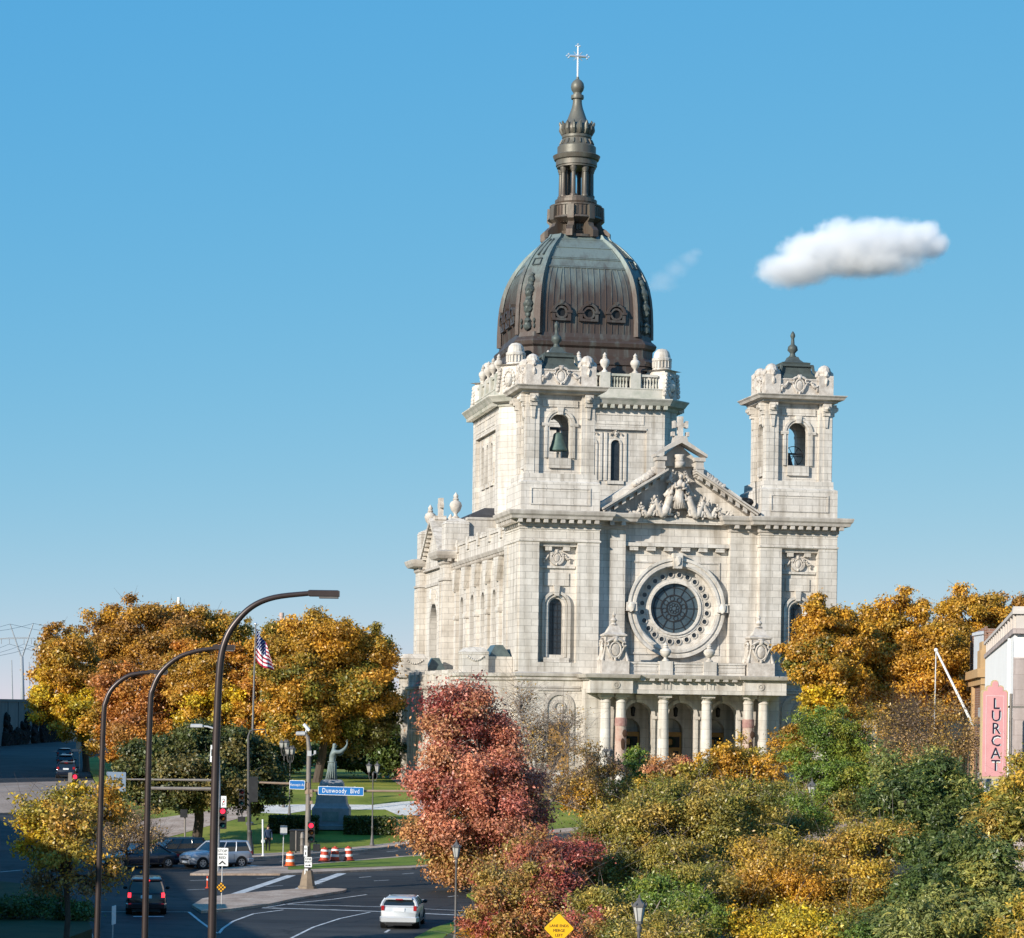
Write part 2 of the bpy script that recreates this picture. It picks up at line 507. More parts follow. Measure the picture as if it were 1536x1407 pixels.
# ================================================================ the setting: ground, roads, islands
def ground_material(name, c1, c2, c3, scale, rough=0.9, bump=0.4, fine=30, specks=None, wear=False):
    m = bpy.data.materials.new(name); m.use_nodes = True
    nt = m.node_tree; L = nt.links.new
    b = nt.nodes['Principled BSDF']; b.inputs['Roughness'].default_value = rough; b.inputs['Specular IOR Level'].default_value = 0.25
    tc = nt.nodes.new('ShaderNodeTexCoord')
    def noise(s, d=6):
        n = nt.nodes.new('ShaderNodeTexNoise'); n.inputs['Scale'].default_value = s; n.inputs['Detail'].default_value = d; n.inputs['Roughness'].default_value = .65
        L(tc.outputs['Object'], n.inputs['Vector']); return n
    n1, n2 = noise(scale), noise(fine, 3)
    r = nt.nodes.new('ShaderNodeValToRGB')
    e = r.color_ramp.elements
    e[0].position = .36; e[0].color = (*c1, 1); e[1].position = .64; e[1].color = (*c3, 1)
    k = e.new(.5); k.color = (*c2, 1)
    L(n1.outputs['Fac'], r.inputs[0])
    mr = nt.nodes.new('ShaderNodeMapRange'); mr.inputs['From Min'].default_value = .3; mr.inputs['From Max'].default_value = .7; mr.inputs['To Min'].default_value = .75; mr.inputs['To Max'].default_value = 1.25
    L(n2.outputs['Fac'], mr.inputs['Value'])
    vm = nt.nodes.new('ShaderNodeVectorMath'); vm.operation = 'SCALE'; L(r.outputs[0], vm.inputs[0]); L(mr.outputs[0], vm.inputs['Scale'])
    out = vm.outputs[0]
    if specks:
        v = nt.nodes.new('ShaderNodeTexVoronoi'); v.inputs['Scale'].default_value = 3.2; L(tc.outputs['Object'], v.inputs['Vector'])
        lt = nt.nodes.new('ShaderNodeMath'); lt.operation = 'LESS_THAN'; lt.inputs[1].default_value = .17; L(v.outputs['Distance'], lt.inputs[0])
        n4 = noise(.09, 2); g4 = nt.nodes.new('ShaderNodeMapRange'); g4.inputs['From Min'].default_value = .45; g4.inputs['From Max'].default_value = .6; L(n4.outputs['Fac'], g4.inputs['Value'])
        mu = nt.nodes.new('ShaderNodeMath'); mu.operation = 'MULTIPLY'; L(lt.outputs[0], mu.inputs[0]); L(g4.outputs[0], mu.inputs[1])
        mx = nt.nodes.new('ShaderNodeMix'); mx.data_type = 'RGBA'; L(mu.outputs[0], mx.inputs['Factor']); L(out, mx.inputs['A']); mx.inputs['B'].default_value = (*specks, 1)
        out = mx.outputs['Result']
    if wear:
        wv = nt.nodes.new('ShaderNodeVectorMath'); wv.operation = 'MULTIPLY_ADD'; nw = noise(.5, 3); wv.inputs[1].default_value = (1.6, 1.6, 0); L(nw.outputs['Color'], wv.inputs[0]); L(tc.outputs['Object'], wv.inputs[2])
        vc_ = nt.nodes.new('ShaderNodeTexVoronoi'); vc_.feature = 'DISTANCE_TO_EDGE'; vc_.inputs['Scale'].default_value = .16; L(wv.outputs[0], vc_.inputs['Vector'])
        cr_ = nt.nodes.new('ShaderNodeMapRange'); cr_.inputs['From Max'].default_value = .022; cr_.inputs['To Min'].default_value = .45; L(vc_.outputs['Distance'], cr_.inputs['Value'])
        vp = nt.nodes.new('ShaderNodeTexVoronoi'); vp.inputs['Scale'].default_value = .085; L(wv.outputs[0], vp.inputs['Vector'])
        pr = nt.nodes.new('ShaderNodeSeparateColor'); L(vp.outputs['Color'], pr.inputs[0])
        pm = nt.nodes.new('ShaderNodeMapRange'); pm.inputs['To Min'].default_value = .74; pm.inputs['To Max'].default_value = 1.22; L(pr.outputs[0], pm.inputs['Value'])
        mp = nt.nodes.new('ShaderNodeMapping'); mp.inputs['Rotation'].default_value = (0, 0, -.56); mp.inputs['Scale'].default_value = (.05, 1.1, 1); L(tc.outputs['Object'], mp.inputs['Vector'])
        ns = nt.nodes.new('ShaderNodeTexNoise'); ns.inputs['Scale'].default_value = 1.0; ns.inputs['Detail'].default_value = 4; L(mp.outputs[0], ns.inputs['Vector'])
        nm = nt.nodes.new('ShaderNodeMapRange'); nm.inputs['From Min'].default_value = .3; nm.inputs['From Max'].default_value = .7; nm.inputs['To Min'].default_value = .72; nm.inputs['To Max'].default_value = 1.28; L(ns.outputs['Fac'], nm.inputs['Value'])
        for q in (cr_, pm, nm):
            sc_ = nt.nodes.new('ShaderNodeVectorMath'); sc_.operation = 'SCALE'; L(out, sc_.inputs[0]); L(q.outputs[0], sc_.inputs['Scale']); out = sc_.outputs[0]
    L(out, b.inputs['Base Color'])
    bp = nt.nodes.new('ShaderNodeBump'); bp.inputs['Strength'].default_value = bump; bp.inputs['Distance'].default_value = .05
    L(n2.outputs['Fac'], bp.inputs['Height']); L(bp.outputs[0], b.inputs['Normal'])
    MATS[name] = m
    return m
GRASS = ground_material('autumn lawn', (0.11, 0.140, 0.014), (0.165, 0.20, 0.022), (0.25, 0.245, 0.038), .25, fine=9, specks=(.30, .22, .05))
GRASS2 = ground_material('green verge', (0.10, 0.150, 0.014), (0.14, 0.20, 0.02), (0.19, 0.225, 0.03), .6, fine=14)
EARTH = ground_material('leaf litter ground', (0.035, 0.03, 0.018), (0.06, 0.05, 0.025), (0.05, 0.065, 0.02), .2, fine=5)
ASPH = ground_material('worn asphalt', (0.024, 0.025, 0.026), (0.033, 0.034, 0.035), (0.048, 0.047, 0.045), .12, rough=.82, bump=.15, fine=20, wear=True)
CONC = ground_material('stained concrete', (0.31, 0.225, 0.165), (0.40, 0.30, 0.23), (0.47, 0.37, 0.29), .7, fine=8, bump=.2)
CONCW = ground_material('pale concrete path', (0.54, 0.50, 0.44), (0.62, 0.58, 0.52), (0.68, 0.64, 0.58), .5, fine=6, bump=.15)
PAINT = material('worn white road paint', (0.30, 0.30, 0.29), 0.7, col2=(0.72, 0.72, 0.70), scale=2.2)

def drape(name, pts, dz, mat, skirt=0.0, kind='structure', step=2.5):
    """flat-shaded sheet that follows the ground, dz above it, with an optional kerb face down its edge"""
    bm = bmesh.new()
    vs = [bm.verts.new((p[0], p[1], 0)) for p in pts]
    f = bm.faces.new(vs)
    if f.normal.z < 0 or sum((pts[i][0] * pts[(i + 1) % len(pts)][1] - pts[(i + 1) % len(pts)][0] * pts[i][1]) for i in range(len(pts))) < 0:
        bmesh.ops.reverse_faces(bm, faces=[f])
    ys = [p[1] for p in pts]
    y = math.floor(min(ys) / step) * step + step
    while y < min(max(ys), 225):
        if y > 168:
            g = bm.verts[:] + bm.edges[:] + bm.faces[:]
            bmesh.ops.bisect_plane(bm, geom=g, plane_co=(0, y, 0), plane_no=(0, 1, 0))
        y += step
    bmesh.ops.triangulate(bm, faces=bm.faces[:])
    for v in bm.verts: v.co.z = ground_z(v.co.y) + dz
    if skirt:
        ed = [e for e in bm.edges if e.is_boundary]
        r = bmesh.ops.extrude_edge_only(bm, edges=ed)
        for v in [x for x in r['geom'] if isinstance(x, bmesh.types.BMVert)]: v.co.z -= skirt
    me = bpy.data.meshes.new(name); bm.to_mesh(me); bm.free()
    me.materials.append(mat)
    o = bpy.data.objects.new(name, me); COL.objects.link(o)
    if kind: o['kind'] = kind
    return o
def G(*px): return [gp(*p).xy for p in px]

drape('ground', [(-2500, -60), (2500, -60), (2500, 9000), (-2500, 9000)], 0.0, EARTH)
drape('road', [(-160, 20), (40, 20), (60, 205), (-20, 205), (-40, 240), (-46, 500), (-300, 500)], 0.03, ASPH)
drape('ramp_sunlit_band', G((-60, 1222), (-60, 1176), (0, 1175), (140, 1171), (146, 1188), (176, 1225), (150, 1225), (60, 1218)), 0.034, ground_material('tan concrete sunlit band', (0.23, 0.172, 0.135), (0.28, 0.215, 0.17), (0.33, 0.255, 0.205), .3, fine=6, bump=.15))  # tan concrete laid only over the sunlit band; sunlight put into its colour
far_kerb = G((1300, 1222), (900, 1246), (617, 1268), (369, 1290), (250, 1283), (200, 1250), (150, 1190), (125, 1140))
drape('lawn', far_kerb + [(-58, 420), (-60, 700), (200, 700), (200, 190)], 0.15, GRASS, skirt=.2)
drape('sidewalk', G((1300, 1222), (900, 1246), (617, 1268.3), (369, 1290.3), (255, 1283), (262, 1279), (369, 1285), (617, 1263.5), (900, 1241), (1300, 1217)), 0.165, CONC, skirt=.16)
drape('path', G((380, 1222), (395, 1211), (470, 1209.5), (560, 1210.5), (600, 1206), (660, 1202), (760, 1210), (720, 1228), (640, 1227), (597, 1226), (578, 1217.5), (470, 1217.5), (430, 1224)), 0.17, CONCW)
drape('path', G((548, 1147), (566, 1149), (610, 1177), (650, 1186), (655, 1196), (606, 1184)), 0.17, CONC)
drape('path', G((180, 1238), (300, 1222), (372, 1209), (378, 1226), (310, 1243), (240, 1262), (196, 1266)), 0.17, CONC)
drape('median', G((300, 1309), (330, 1306), (374, 1302.5), (425, 1302.5), (617, 1286), (900, 1262), (1300, 1235), (1300, 1255), (900, 1282), (617, 1305), (420, 1314), (285, 1314)), 0.15, CONC, skirt=.15)
drape('median_grass', G((432, 1308.5), (432, 1303.5), (617, 1288), (900, 1264), (900, 1279), (617, 1302)), 0.17, GRASS2)
drape('traffic_island', G((288, 1362), (304, 1352), (345, 1345.5), (440, 1337.5), (500, 1336.5), (520, 1337.5), (516, 1340), (440, 1352), (405, 1360), (345, 1368), (302, 1371)), 0.16, CONC, skirt=.15)
drape('verge', G((622, 1411), (650, 1396), (690, 1384), (740, 1370), (700, 1345), (720, 1338), (800, 1330)) + [(12, 150), (70, 168), (70, 62), (0, 62)], 0.14, GRASS2, skirt=.14)
BANK = ground_material('shaded bank grass', (0.020, 0.030, 0.009), (0.032, 0.042, 0.012), (0.045, 0.048, 0.018), .5, fine=10)  # verge grass again, its colour darkened for the shade on this bank
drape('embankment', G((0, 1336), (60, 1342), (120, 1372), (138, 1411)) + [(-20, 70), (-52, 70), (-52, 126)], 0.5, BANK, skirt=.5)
drape('kerb', G((60, 1337), (118, 1368), (134, 1411), (140, 1411), (124, 1366), (62, 1333)), 0.18, CONCW, skirt=.18)

drape('planting_bed', G((665, 1411), (690, 1396), (730, 1378), (760, 1345), (820, 1332)) + [(12, 149), (69, 167), (69, 63), (1.5, 63)], 0.16, EARTH)
# painted markings
def mark(pts, w, dash=None):
    W = [gp(*p) for p in pts]
    segs = []
    if dash:
        on, offd = dash; acc = 0.0
        for a, b in zip(W, W[1:]):
            L_ = (b - a).length; t = 0.0
            while t < L_:
                segs.append([a.lerp(b, t / L_), a.lerp(b, min(1, (t + on) / L_))]); t += on + offd
    else:
        segs = [W]
    for sg in segs:
        n = len(sg)
        Lp, Rp = [], []
        for i, p in enumerate(sg):
            t = (sg[min(i + 1, n - 1)] - sg[max(i - 1, 0)]).xy.normalized(); q = Vector((-t.y, t.x)) * (w / 2)
            Lp.append((p.x + q.x, p.y + q.y, ground_z(p.y) + .042)); Rp.append((p.x - q.x, p.y - q.y, ground_z(p.y) + .042))
        MK.add(Lp + Rp, [(i, n + i, n + i + 1, i + 1) for i in range(n - 1)])
MK = MB()
mark([(437, 1314), (345, 1345)], .55); mark([(513, 1311), (424, 1343.5)], .55)
mark([(393, 1363), (470, 1365), (571, 1368.5), (690, 1374), (760, 1376)], .28); mark([(425, 1357.5), (500, 1359.5), (575, 1361.5), (690, 1367), (760, 1370)], .16)
mark([(400, 1362), (440, 1356), (500, 1350), (550, 1343)], .14)
mark([(328, 1402), (334, 1394), (350, 1383), (380, 1372), (425, 1366)], .13); mark([(436, 1409), (470, 1392), (510, 1379), (555, 1369.5)], .13)
mark([(283, 1369), (300, 1383), (322, 1399), (329, 1402)], .13)
mark([(140, 1369), (200, 1369), (283, 1369)], .14)
mark([(200, 1376), (246, 1376)], .4)
mark([(470, 1323), (640, 1309), (760, 1300)], .13, (1.2, 3.2)); mark([(280, 1336), (460, 1328), (640, 1318), (760, 1308)], .13, (1.2, 4.0)); mark([(285, 1322), (430, 1317)], .12, (1.2, 3.2))
mark([(570, 1358), (700, 1343), (760, 1336)], .13, (1.0, 2.4)); mark([(578, 1400), (584, 1396)], .14)
mark([(374, 1299), (430, 1304)], .5); mark([(372, 1302.5), (405, 1304)], .2)
mark([(0, 1309), (33, 1306)], .2); mark([(0, 1188), (40, 1186), (85, 1183)], .10); mark([(0, 1181), (90, 1178)], .10)
mark([(420, 1293), (520, 1283), (640, 1272)], .12, (1.2, 3.0))
o = MK.build('road_marking', PAINT); o['kind'] = 'structure'

# retaining wall of the ramp, upper left, with dark creeper
m = MB()
A, B = Vector((-79.5, 340)), Vector((-82.5, 462))
d = (B - A).normalized(); n_ = Vector((d.y, -d.x))
L_ = (B - A).length
rw = thing('retaining_wall', (A.x, A.y, 2.9), 'long grey concrete retaining wall with dark creeper beside the ramp', 'wall')
fr = Fr(m, (0, 0), (d.x, d.y), (-n_.x, -n_.y))
fr.box(0, L_, 0, 1.2, -.2, 7.1); fr.box(-.05, L_ + .05, -.15, 1.3, 7.1, 7.5)
for i in range(12): fr.box(i * 10 + 1.5, i * 10 + 2.2, -.12, .0, -.2, 7.09)
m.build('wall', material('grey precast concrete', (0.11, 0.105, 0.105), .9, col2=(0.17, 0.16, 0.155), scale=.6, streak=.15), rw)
rnd = random.Random(8)
m = MB()
for i in range(46):
    a = rnd.uniform(0, L_); h = rnd.uniform(1.5, 5.0)
    for j in range(16):
        z = rnd.uniform(0, h); m.blob(fr.P(a + rnd.uniform(-1.8, 1.8) * (1 - z / h * .7), -.25, z), (.7, .5, .7), i * 7 + j, .5, 1)
m.build('creeper', material('dark red creeper', (0.030, 0.010, 0.012), .9, col2=(0.012, 0.014, 0.008), scale=1.0), rw)

# two unseen blocks added at the left to cast shadows across the road
def shadow_block(name, label, pts, h, base, c):
    t = thing(name, (pts[0][0], pts[0][1], base), label, 'building')
    off = [(p[0] - pts[0][0], p[1] - pts[0][1]) for p in pts]
    m = MB(); m.sweep(off, [(0, -.3), (0, h), (.3, h), (.3, h + .5), (-.4, h + .5)]); m.build('wall', c, t)
    gm = material('dark pane', (.02, .025, .03), .2)
    for i in range(len(off)):
        a, b = Vector(off[i]), Vector(off[(i + 1) % len(off)]); e = (b - a); L2 = e.length; e.normalize(); nn = Vector((e.y, -e.x))
        if nn.x < .3: continue          # only the walls towards the road
        for k in range(int(L2 / 5)):
            for z in (1.2, 4.8, 8.4):
                w = MB(); Fr(w, (a.x, a.y), (e.x, e.y), (-nn.x, -nn.y)).box(k * 5 + 1.2, k * 5 + 3.4, -.04, .02, z, z + 2.0); w.build('window', gm, t)
BRICKM = stone_material('dark red brick', (0.20, 0.085, 0.055), (0.22, 0.20, 0.18), bw=.5, bh=.18, stain=.4)
BRICKT = stone_material('tan brick', (0.30, 0.23, 0.15), (0.28, 0.25, 0.2), bw=.5, bh=.18, stain=.4)
# roof edge set back from the wanted shadow edge; shadow length = height / tan(elevation)
def shadow_shift(h): 
    k = h / math.tan(SUN_EL); return Vector((math.sin(SUN_AZ) * k, math.cos(SUN_AZ) * k))
HA = 14.0
e = [gp(402, 1411).xy, gp(302, 1366).xy, gp(252, 1314).xy, gp(40, 1216).xy]
sh = shadow_shift(HA + .5)
ea = [p - sh for p in e]
shadow_block('brick_building', 'unseen dark red brick block added left of the road to cast its shadow', [tuple(ea[0] + (ea[0] - ea[1]) * .5), tuple(ea[1]), tuple(ea[2]), tuple(ea[3]), (ea[3].x - 22, ea[3].y - 6), (ea[0].x - 24, ea[0].y - 14)], HA, 0, BRICKM)
HB = 17.0
shadow_block('brick_building', 'unseen tan brick block added left of the ramp to shade it', [(-67, 214), (-71, 335), (-95, 335), (-92, 214)], HB, 2.6, BRICKT)
# ================================================================ the basilica
CH_TH = math.atan(0.19)
CB = 2.9
church = thing('basilica', (13.94, 214.0, CB), 'white stone basilica with twin bell towers and a dark copper dome', 'church', rz=CH_TH)
OFF = (0, 0, CB)
STONE = stone_material('pale ashlar', (0.64, 0.592, 0.53), (0.34, 0.31, 0.275), stain=.8)
STONE2 = stone_material('smooth ashlar', (0.64, 0.595, 0.535), (0.43, 0.40, 0.355), bw=1.7, bh=0.8, stain=0.8)
CARVED = material('carved stone', (0.33, 0.285, 0.24), 0.8, col2=(0.62, 0.57, 0.51), scale=1.7, bump=0.5, bump_scale=5)
TRIM = material('cornice stone', (0.30, 0.265, 0.23), 0.8, col2=(0.57, 0.525, 0.47), scale=0.9, streak=0.2, bump=0.3, bump_scale=4)
MOSSY = material('mossy cornice stone', (0.30, 0.31, 0.25), 0.85, col2=(0.56, 0.52, 0.46), scale=0.7, bump=0.3, bump_scale=4)
COPPER = copper_material('weathered copper', (0.066, 0.046, 0.037), (0.165, 0.205, 0.190), 51.0 - CB, 55.5 - CB)
COPPER2 = copper_material('dark lantern copper', (0.085, 0.056, 0.040), (0.135, 0.135, 0.11), 55 - CB, 73 - CB)
COPPER3 = material('green grey copper roof', (0.055, 0.062, 0.056), 0.55, metal=0.2, col2=(0.095, 0.115, 0.105), scale=1.5)
GLASSD = material('dark leaded glass', (0.012, 0.016, 0.022), 0.22, col2=(0.035, 0.042, 0.05), scale=6, spec=0.5, bump=0.2, bump_scale=7)
LEAD = material('dark window lead', (0.02, 0.02, 0.022), 0.6)
SLATE = material('dark roof slate', (0.035, 0.035, 0.04), 0.6, col2=(0.06, 0.06, 0.065), scale=2)
BRASSD = material('brown door wood', (0.34, 0.17, 0.045), 0.45, col2=(0.44, 0.24, 0.07), scale=4)
GOLD = material('silver gilt metal', (0.80, 0.80, 0.78), 0.25, metal=0.7, var=0.05)
BRONZE = material('green bell bronze', (0.06, 0.10, 0.085), 0.55, metal=0.3, col2=(0.10, 0.15, 0.13), scale=3)
IRON = material('black iron', (0.012, 0.012, 0.013), 0.5)

def front(mb, v): return Fr(mb, (0, v), (1, 0), (0, 1))
def leftside(mb, u): return Fr(mb, (u, 0), (0, 1), (1, 0))
def P(mb, name, mat, parent=None, **k): return mb.build(name, mat, parent or church, off=OFF, **k)

def modillions(mb, x0, x1, y, z0, z1, depth, w=0.34, gap=0.40, axis='u', sign=1):
    """row of brackets under a cornice"""
    n = max(1, int((x1 - x0) / (w + gap)))
    st = (x1 - x0) / n
    for i in range(n):
        c = x0 + (i + 0.5) * st
        if axis == 'u': mb.box(c - w / 2, c + w / 2, min(y, y - depth), max(y, y - depth), z0, z1)
        else: mb.box(min(y, y - depth * sign), max(y, y - depth * sign), c - w / 2, c + w / 2, z0, z1)

def urn_prof(h, r):
    return [(r * .62, 0), (r * .62, h * .06), (r * .3, h * .12), (r * .28, h * .2), (r * .75, h * .32), (r, h * .5), (r * .86, h * .62), (r * .4, h * .70), (r * .5, h * .74), (r * .33, h * .80), (r * .42, h * .87), (r * .2, h * .95), (r * .05, h)]

def urn(u, v, z, h, r, parent=None, mat=None, name='urn'):
    m = MB(); m.lathe(u, v, [(a, z + b) for a, b in urn_prof(h, r)], 14)
    return P(m, name, mat or CARVED, parent, smooth=True, auto=50)

def cartouche(fr, a, z, w, h, d=-0.12, seed=0, swags=True):
    """oval shield in a scrolled frame under a mask, with garlands either side"""
    m = fr.mb
    def bl(s, zz, r, dd=0.0, sd=0, amp=.3):
        p = fr.P(s, d + dd, zz)
        rr = (abs(fr.sv[0]) * r[0] + abs(fr.dv[0]) * r[2], abs(fr.sv[1]) * r[0] + abs(fr.dv[1]) * r[2], r[1])
        m.blob(p, rr, seed * 13 + sd, amp, 2, fr=2.0)
    def tb(pts, r): m.tube([fr.P(s, d + dd, zz) for s, zz, dd in pts], r, 6)
    k = min(w, h)
    ov = lambda t, f=1.0: (a + k * .27 * f * math.cos(t), z - h * .02 + h * .36 * f * math.sin(t))
    bl(a, z - h * .02, (k * .22, h * .30, .10), -.06, 1, .08)
    tb([(*ov(2 * PI * i / 20), -.06) for i in range(21)], k * .055)
    for s in (-1, 1):       # volutes: a scroll at the top and one at the foot
        tb([(a + s * k * (.10 + .34 * t), z + h * (.46 - .16 * t * t), -.05) for t in np.linspace(0, 1, 6)], [k * .07, k * .075, k * .08, k * .08, k * .07, k * .05])
        tb([(a + s * k * (.44 - .10 * math.cos(q)), z + h * .24 + k * .10 * math.sin(q), -.08) for q in np.linspace(-2.5, 2.2, 9)], k * .05)
        tb([(a + s * k * (.43 - .28 * t), z + h * (.12 - .56 * t), -.04) for t in np.linspace(0, 1, 5)], [k * .03, k * .06, k * .075, k * .06, k * .04])
        if swags:
            tb([(a + s * w * (.30 + .19 * t), z + h * (.20 - .30 * math.sin(PI * t * .75)), -.03) for t in np.linspace(0, 1, 8)], [k * .05, k * .08, k * .10, k * .11, k * .10, k * .08, k * .06, k * .05])
            for j in range(5):
                t = (j + .5) / 5; bl(a + s * w * (.30 + .19 * t), z + h * (.20 - .30 * math.sin(PI * t * .75)) + k * .03, (k * .07, k * .07, .10), -.09, 20 + j + 7 * s)
            bl(a + s * w * .47, z - h * .22, (k * .07, k * .16, .10), -.02, 60 + s)
    bl(a, z + h * .44, (k * .11, k * .13, .16), -.08, 30); bl(a, z + h * .56, (k * .16, k * .06, .14), -.04, 33); bl(a, z - h * .46, (k * .08, k * .12, .14), -.05, 31)

# ---------------------------------------------------------------- twin towers
def tower(c, side):
    """c: centre u; side -1 left, +1 right (outer side)"""
    W = 3.37
    x0, x1 = c - W, c + W
    m = MB()
    f = front(m, 0)
    # lower shaft: core plus corner piers leaving a tall sunk bay
    b0, b1 = c - 1.75, c + 1.50
    if side > 0: b0, b1 = c - 1.50, c + 1.75
    m.box(x0 + .003, x1 - .003, 1.35, 6.7, CB, 26.3)
    for (u0, u1) in ((x0, b0), (b1, x1)):
        f.box(u0, u1, 0, 1.349, 2.9, 26.3)
    f.box(b0, b1, 0, 1.349, CB, 13.9)
    f.box(b0, b1, 0, 1.349, 23.85, 26.3)
    cw = (b0 + b1) / 2
    g = front(m, 0.78)
    g.arch_wall(b0, b1, 13.9, 23.85, 0, .5, [(cw, 1.15, 14.55, 18.65)])
    # mouldings of the window bay
    h = front(m, .62); h.arch_frame(cw, 1.45, .20, 14.35, 18.65, 0, .158); 
    h = front(m, .50); h.arch_frame(cw, 1.95, .24, 14.05, 18.65, 0, .275)
    front(m, .40).box(cw - 1.1, cw + 1.1, 0, .375, 13.93, 14.3)
    front(m, .38).prism([(cw - .18, 19.45), (cw + .18, 19.45), (cw + .26, 20.35), (cw - .26, 20.35)], 0, .39)
    front(m, .66).box(cw - 1.05, cw + 1.05, 0, .115, 20.3, 21.35)
    front(m, .60).box(cw - 1.55, cw + 1.55, 0, .175, 21.75, 21.95)
    modillions(m, b0 + .1, b1 - .1, .775, 23.2, 23.55, .42, .55, .5)
    front(m, .30).box(b0 + .002, b1 - .002, 0, .47, 23.552, 23.848)
    # string courses on the whole shaft
    m.sweep(rect(x0, x1, 0, 6.7), [(.003, 23.86), (.10, 23.93), (.10, 24.05), (.003, 24.1)], caps=(False, False))
    m.sweep(rect(x0, x1, 0, 6.7), [(.003, 24.9), (.07, 24.95), (.07, 25.05), (.003, 25.1)], caps=(False, False))
    # pilasters on the outer flank
    xo = x0 if side < 0 else x1
    for v0, v1 in ((.25, 1.5), (5.3, 6.6)):
        m.box(min(xo, xo + side * .12), max(xo, xo + side * .12), v0, v1, 13.2, 23.85)
    # base block of the belfry
    m.sweep(rect(x0 + .02, x1 - .02, .02, 6.68), [(0, 26.3), (0, 28.85), (-.28, 29.0), (-.30, 29.6)])
    # sunk panel frame on the block
    q = front(m, -.05)
    for bx in ((c - 2.55, c + 2.55, 26.95, 27.06), (c - 2.55, c + 2.55, 28.3, 28.41), (c - 2.55, c - 2.44, 27.063, 28.297), (c + 2.44, c + 2.55, 27.063, 28.297)):
        q.box(bx[0], bx[1], 0, .06, bx[2], bx[3])
    # belfry: four open arched walls between corner pilasters
    B = 2.95; D = 2.25; vc = .4 + D
    for (o, sv, dv, H_, ow) in (((c, vc - D), (1, 0), (0, 1), B, 1.75), ((c, vc + D), (-1, 0), (0, -1), B, 1.75), ((c - B, vc), (0, -1), (1, 0), D, 1.3), ((c + B, vc), (0, 1), (-1, 0), D, 1.3)):
        fr = Fr(m, o, sv, dv); zs_ = 33.75 if ow > 1.5 else 33.9; k_ = ow / 1.75
        fr.arch_wall(-H_ + .75, H_ - .75, 29.6, 36.2, .40, 1.0, [(0, ow, 30.95, zs_)])
        fr.arch_frame(0, ow, .16 * k_, 30.95, zs_, .30, .398)
        fr.arch_frame(0, 2.12 * k_, .22 * k_, 30.95, zs_, .22, .397)
        fr.box(-1.55 * k_, -.85 * k_, .20, .396, 33.6, 33.85); fr.box(.85 * k_, 1.55 * k_, .20, .396, 33.6, 33.85)
        fr.prism([(-.2, 34.55), (.2, 34.55), (.28, 35.15), (-.28, 35.15)], .12, .395)
        fr.box(-1.5 * k_, 1.5 * k_, .28, .394, 35.2, 35.75)
        fr.box(-.95 * k_, .95 * k_, .15, .393, 30.1, 30.94)
        for s in (-1, 1):
            a0, a1 = sorted((s * (H_ - .003), s * (H_ - (1.15 if ow > 1.5 else .95))))
            fr.box(a0 if s < 0 else a0, a1, .05 if abs(sv[0]) else .052, .755, 29.6, 35.05)
            fr.box(a0 + .001, a1 - .001, .051, .755, 35.05, 36.2)
            cs = s * (H_ - .60)
            fr.box(cs - .34, cs + .34, -.42, .05, 35.55, 36.19)
            fr.box(cs - .30, cs + .30, -.25, .05, 35.2, 35.548)
            fr.prism([(cs - .2, 35.2), (cs + .2, 35.2), (cs + .12, 34.2), (cs - .12, 34.2)], -.12, .05)
            p = fr.P(cs, -.45, 35.85); m.blob(p, (.27, .27, .27), 3, .15, 1)
    m.box(c - B + 1.0, c + B - 1.0, vc - D + 1.0, vc + D - 1.0, 35.0, 36.19)
    m.box(c - B + 1.0, c + B - 1.0, vc - D + 1.0, vc + D - 1.0, 29.6, 30.8)
    t = P(m, 'bell_tower', STONE)
    # cornices
    k = MB()
    k.sweep(rect(c - B, c + B, vc - D, vc + D), [(.0, 36.2), (.32, 36.28), (.36, 36.42), (.75, 36.5), (.85, 36.68), (.98, 36.80), (.98, 36.86), (.0, 36.98)])
    P(k, 'cornice', TRIM, t)
    k = MB()
    # parapet with corner blocks and carved shields
    k.sweep(rect(c - B + .2, c + B - .2, vc - D + .2, vc + D - .2), [(0, 36.98), (0, 38.15), (.05, 38.2), (.05, 38.32), (-.5, 38.36)])
    for su in (-1, 1):
        for sv_ in (-1, 1):
            cu, cv = c + su * (B - .62), vc + sv_ * (D - .62)
            k.box(cu - .64, cu + .64, cv - .64, cv + .64, 36.97, 38.62)
            k.lathe(cu, cv, [(.55, 38.6), (.5, 38.8), (.58, 39.0), (.5, 39.3), (.3, 39.5), (.02, 39.6)], 12)
            for du, dv_ in ((-.6, 0), (.6, 0), (0, -.6), (0, .6)):
                k.blob((cu + du, cv + dv_, 38.75), (.24, .24, .36), 5 + su, .25, 1)
                k.blob((cu + du * 1.1, cv + dv_ * 1.1, 38.1), (.16, .16, .38), 6 + su, .25, 1)
    cartouche(front(k, vc - D + .2), c, 37.75, 3.3, 1.45, seed=1)
    cartouche(leftside(k, c - B + .2), vc, 37.75, 1.9, 1.45, seed=2)
    P(k, 'parapet', CARVED, t)
    r = MB()
    R = [(1.75, 38.2), (1.6, 38.5), (1.33, 38.84), (1.28, 38.92), (1.26, 39.36), (1.44, 39.448), (1.44, 39.608), (1.2, 39.656), (1.24, 39.816), (0.75, 39.92), (0.5, 40.16), (0.4, 40.4)]
    r.sweep(rect(c - .001, c + .001, vc - .001, vc + .001), R)
    for kx in (-1, 1):
        for ky in (-1, 1):
            r.tube([(c + kx * 1.9, vc + ky * 1.75, 38.6), (c + kx * 1.45, vc + ky * 1.45, 39.0), (c + kx * 1.35, vc + ky * 1.35, 39.5)], [.14, .12, .16], 6)
    P(r, 'roof', COPPER3, t)
    r = MB(); r.lathe(c, vc, [(.4, 40.39), (.25, 40.55), (.22, 40.75), (.46, 41.0), (.40, 41.3), (.17, 41.5), (.13, 42.0), (.22, 42.2), (.18, 42.4), (.04, 42.62)], 12)
    P(r, 'finial', COPPER3, t, smooth=True)
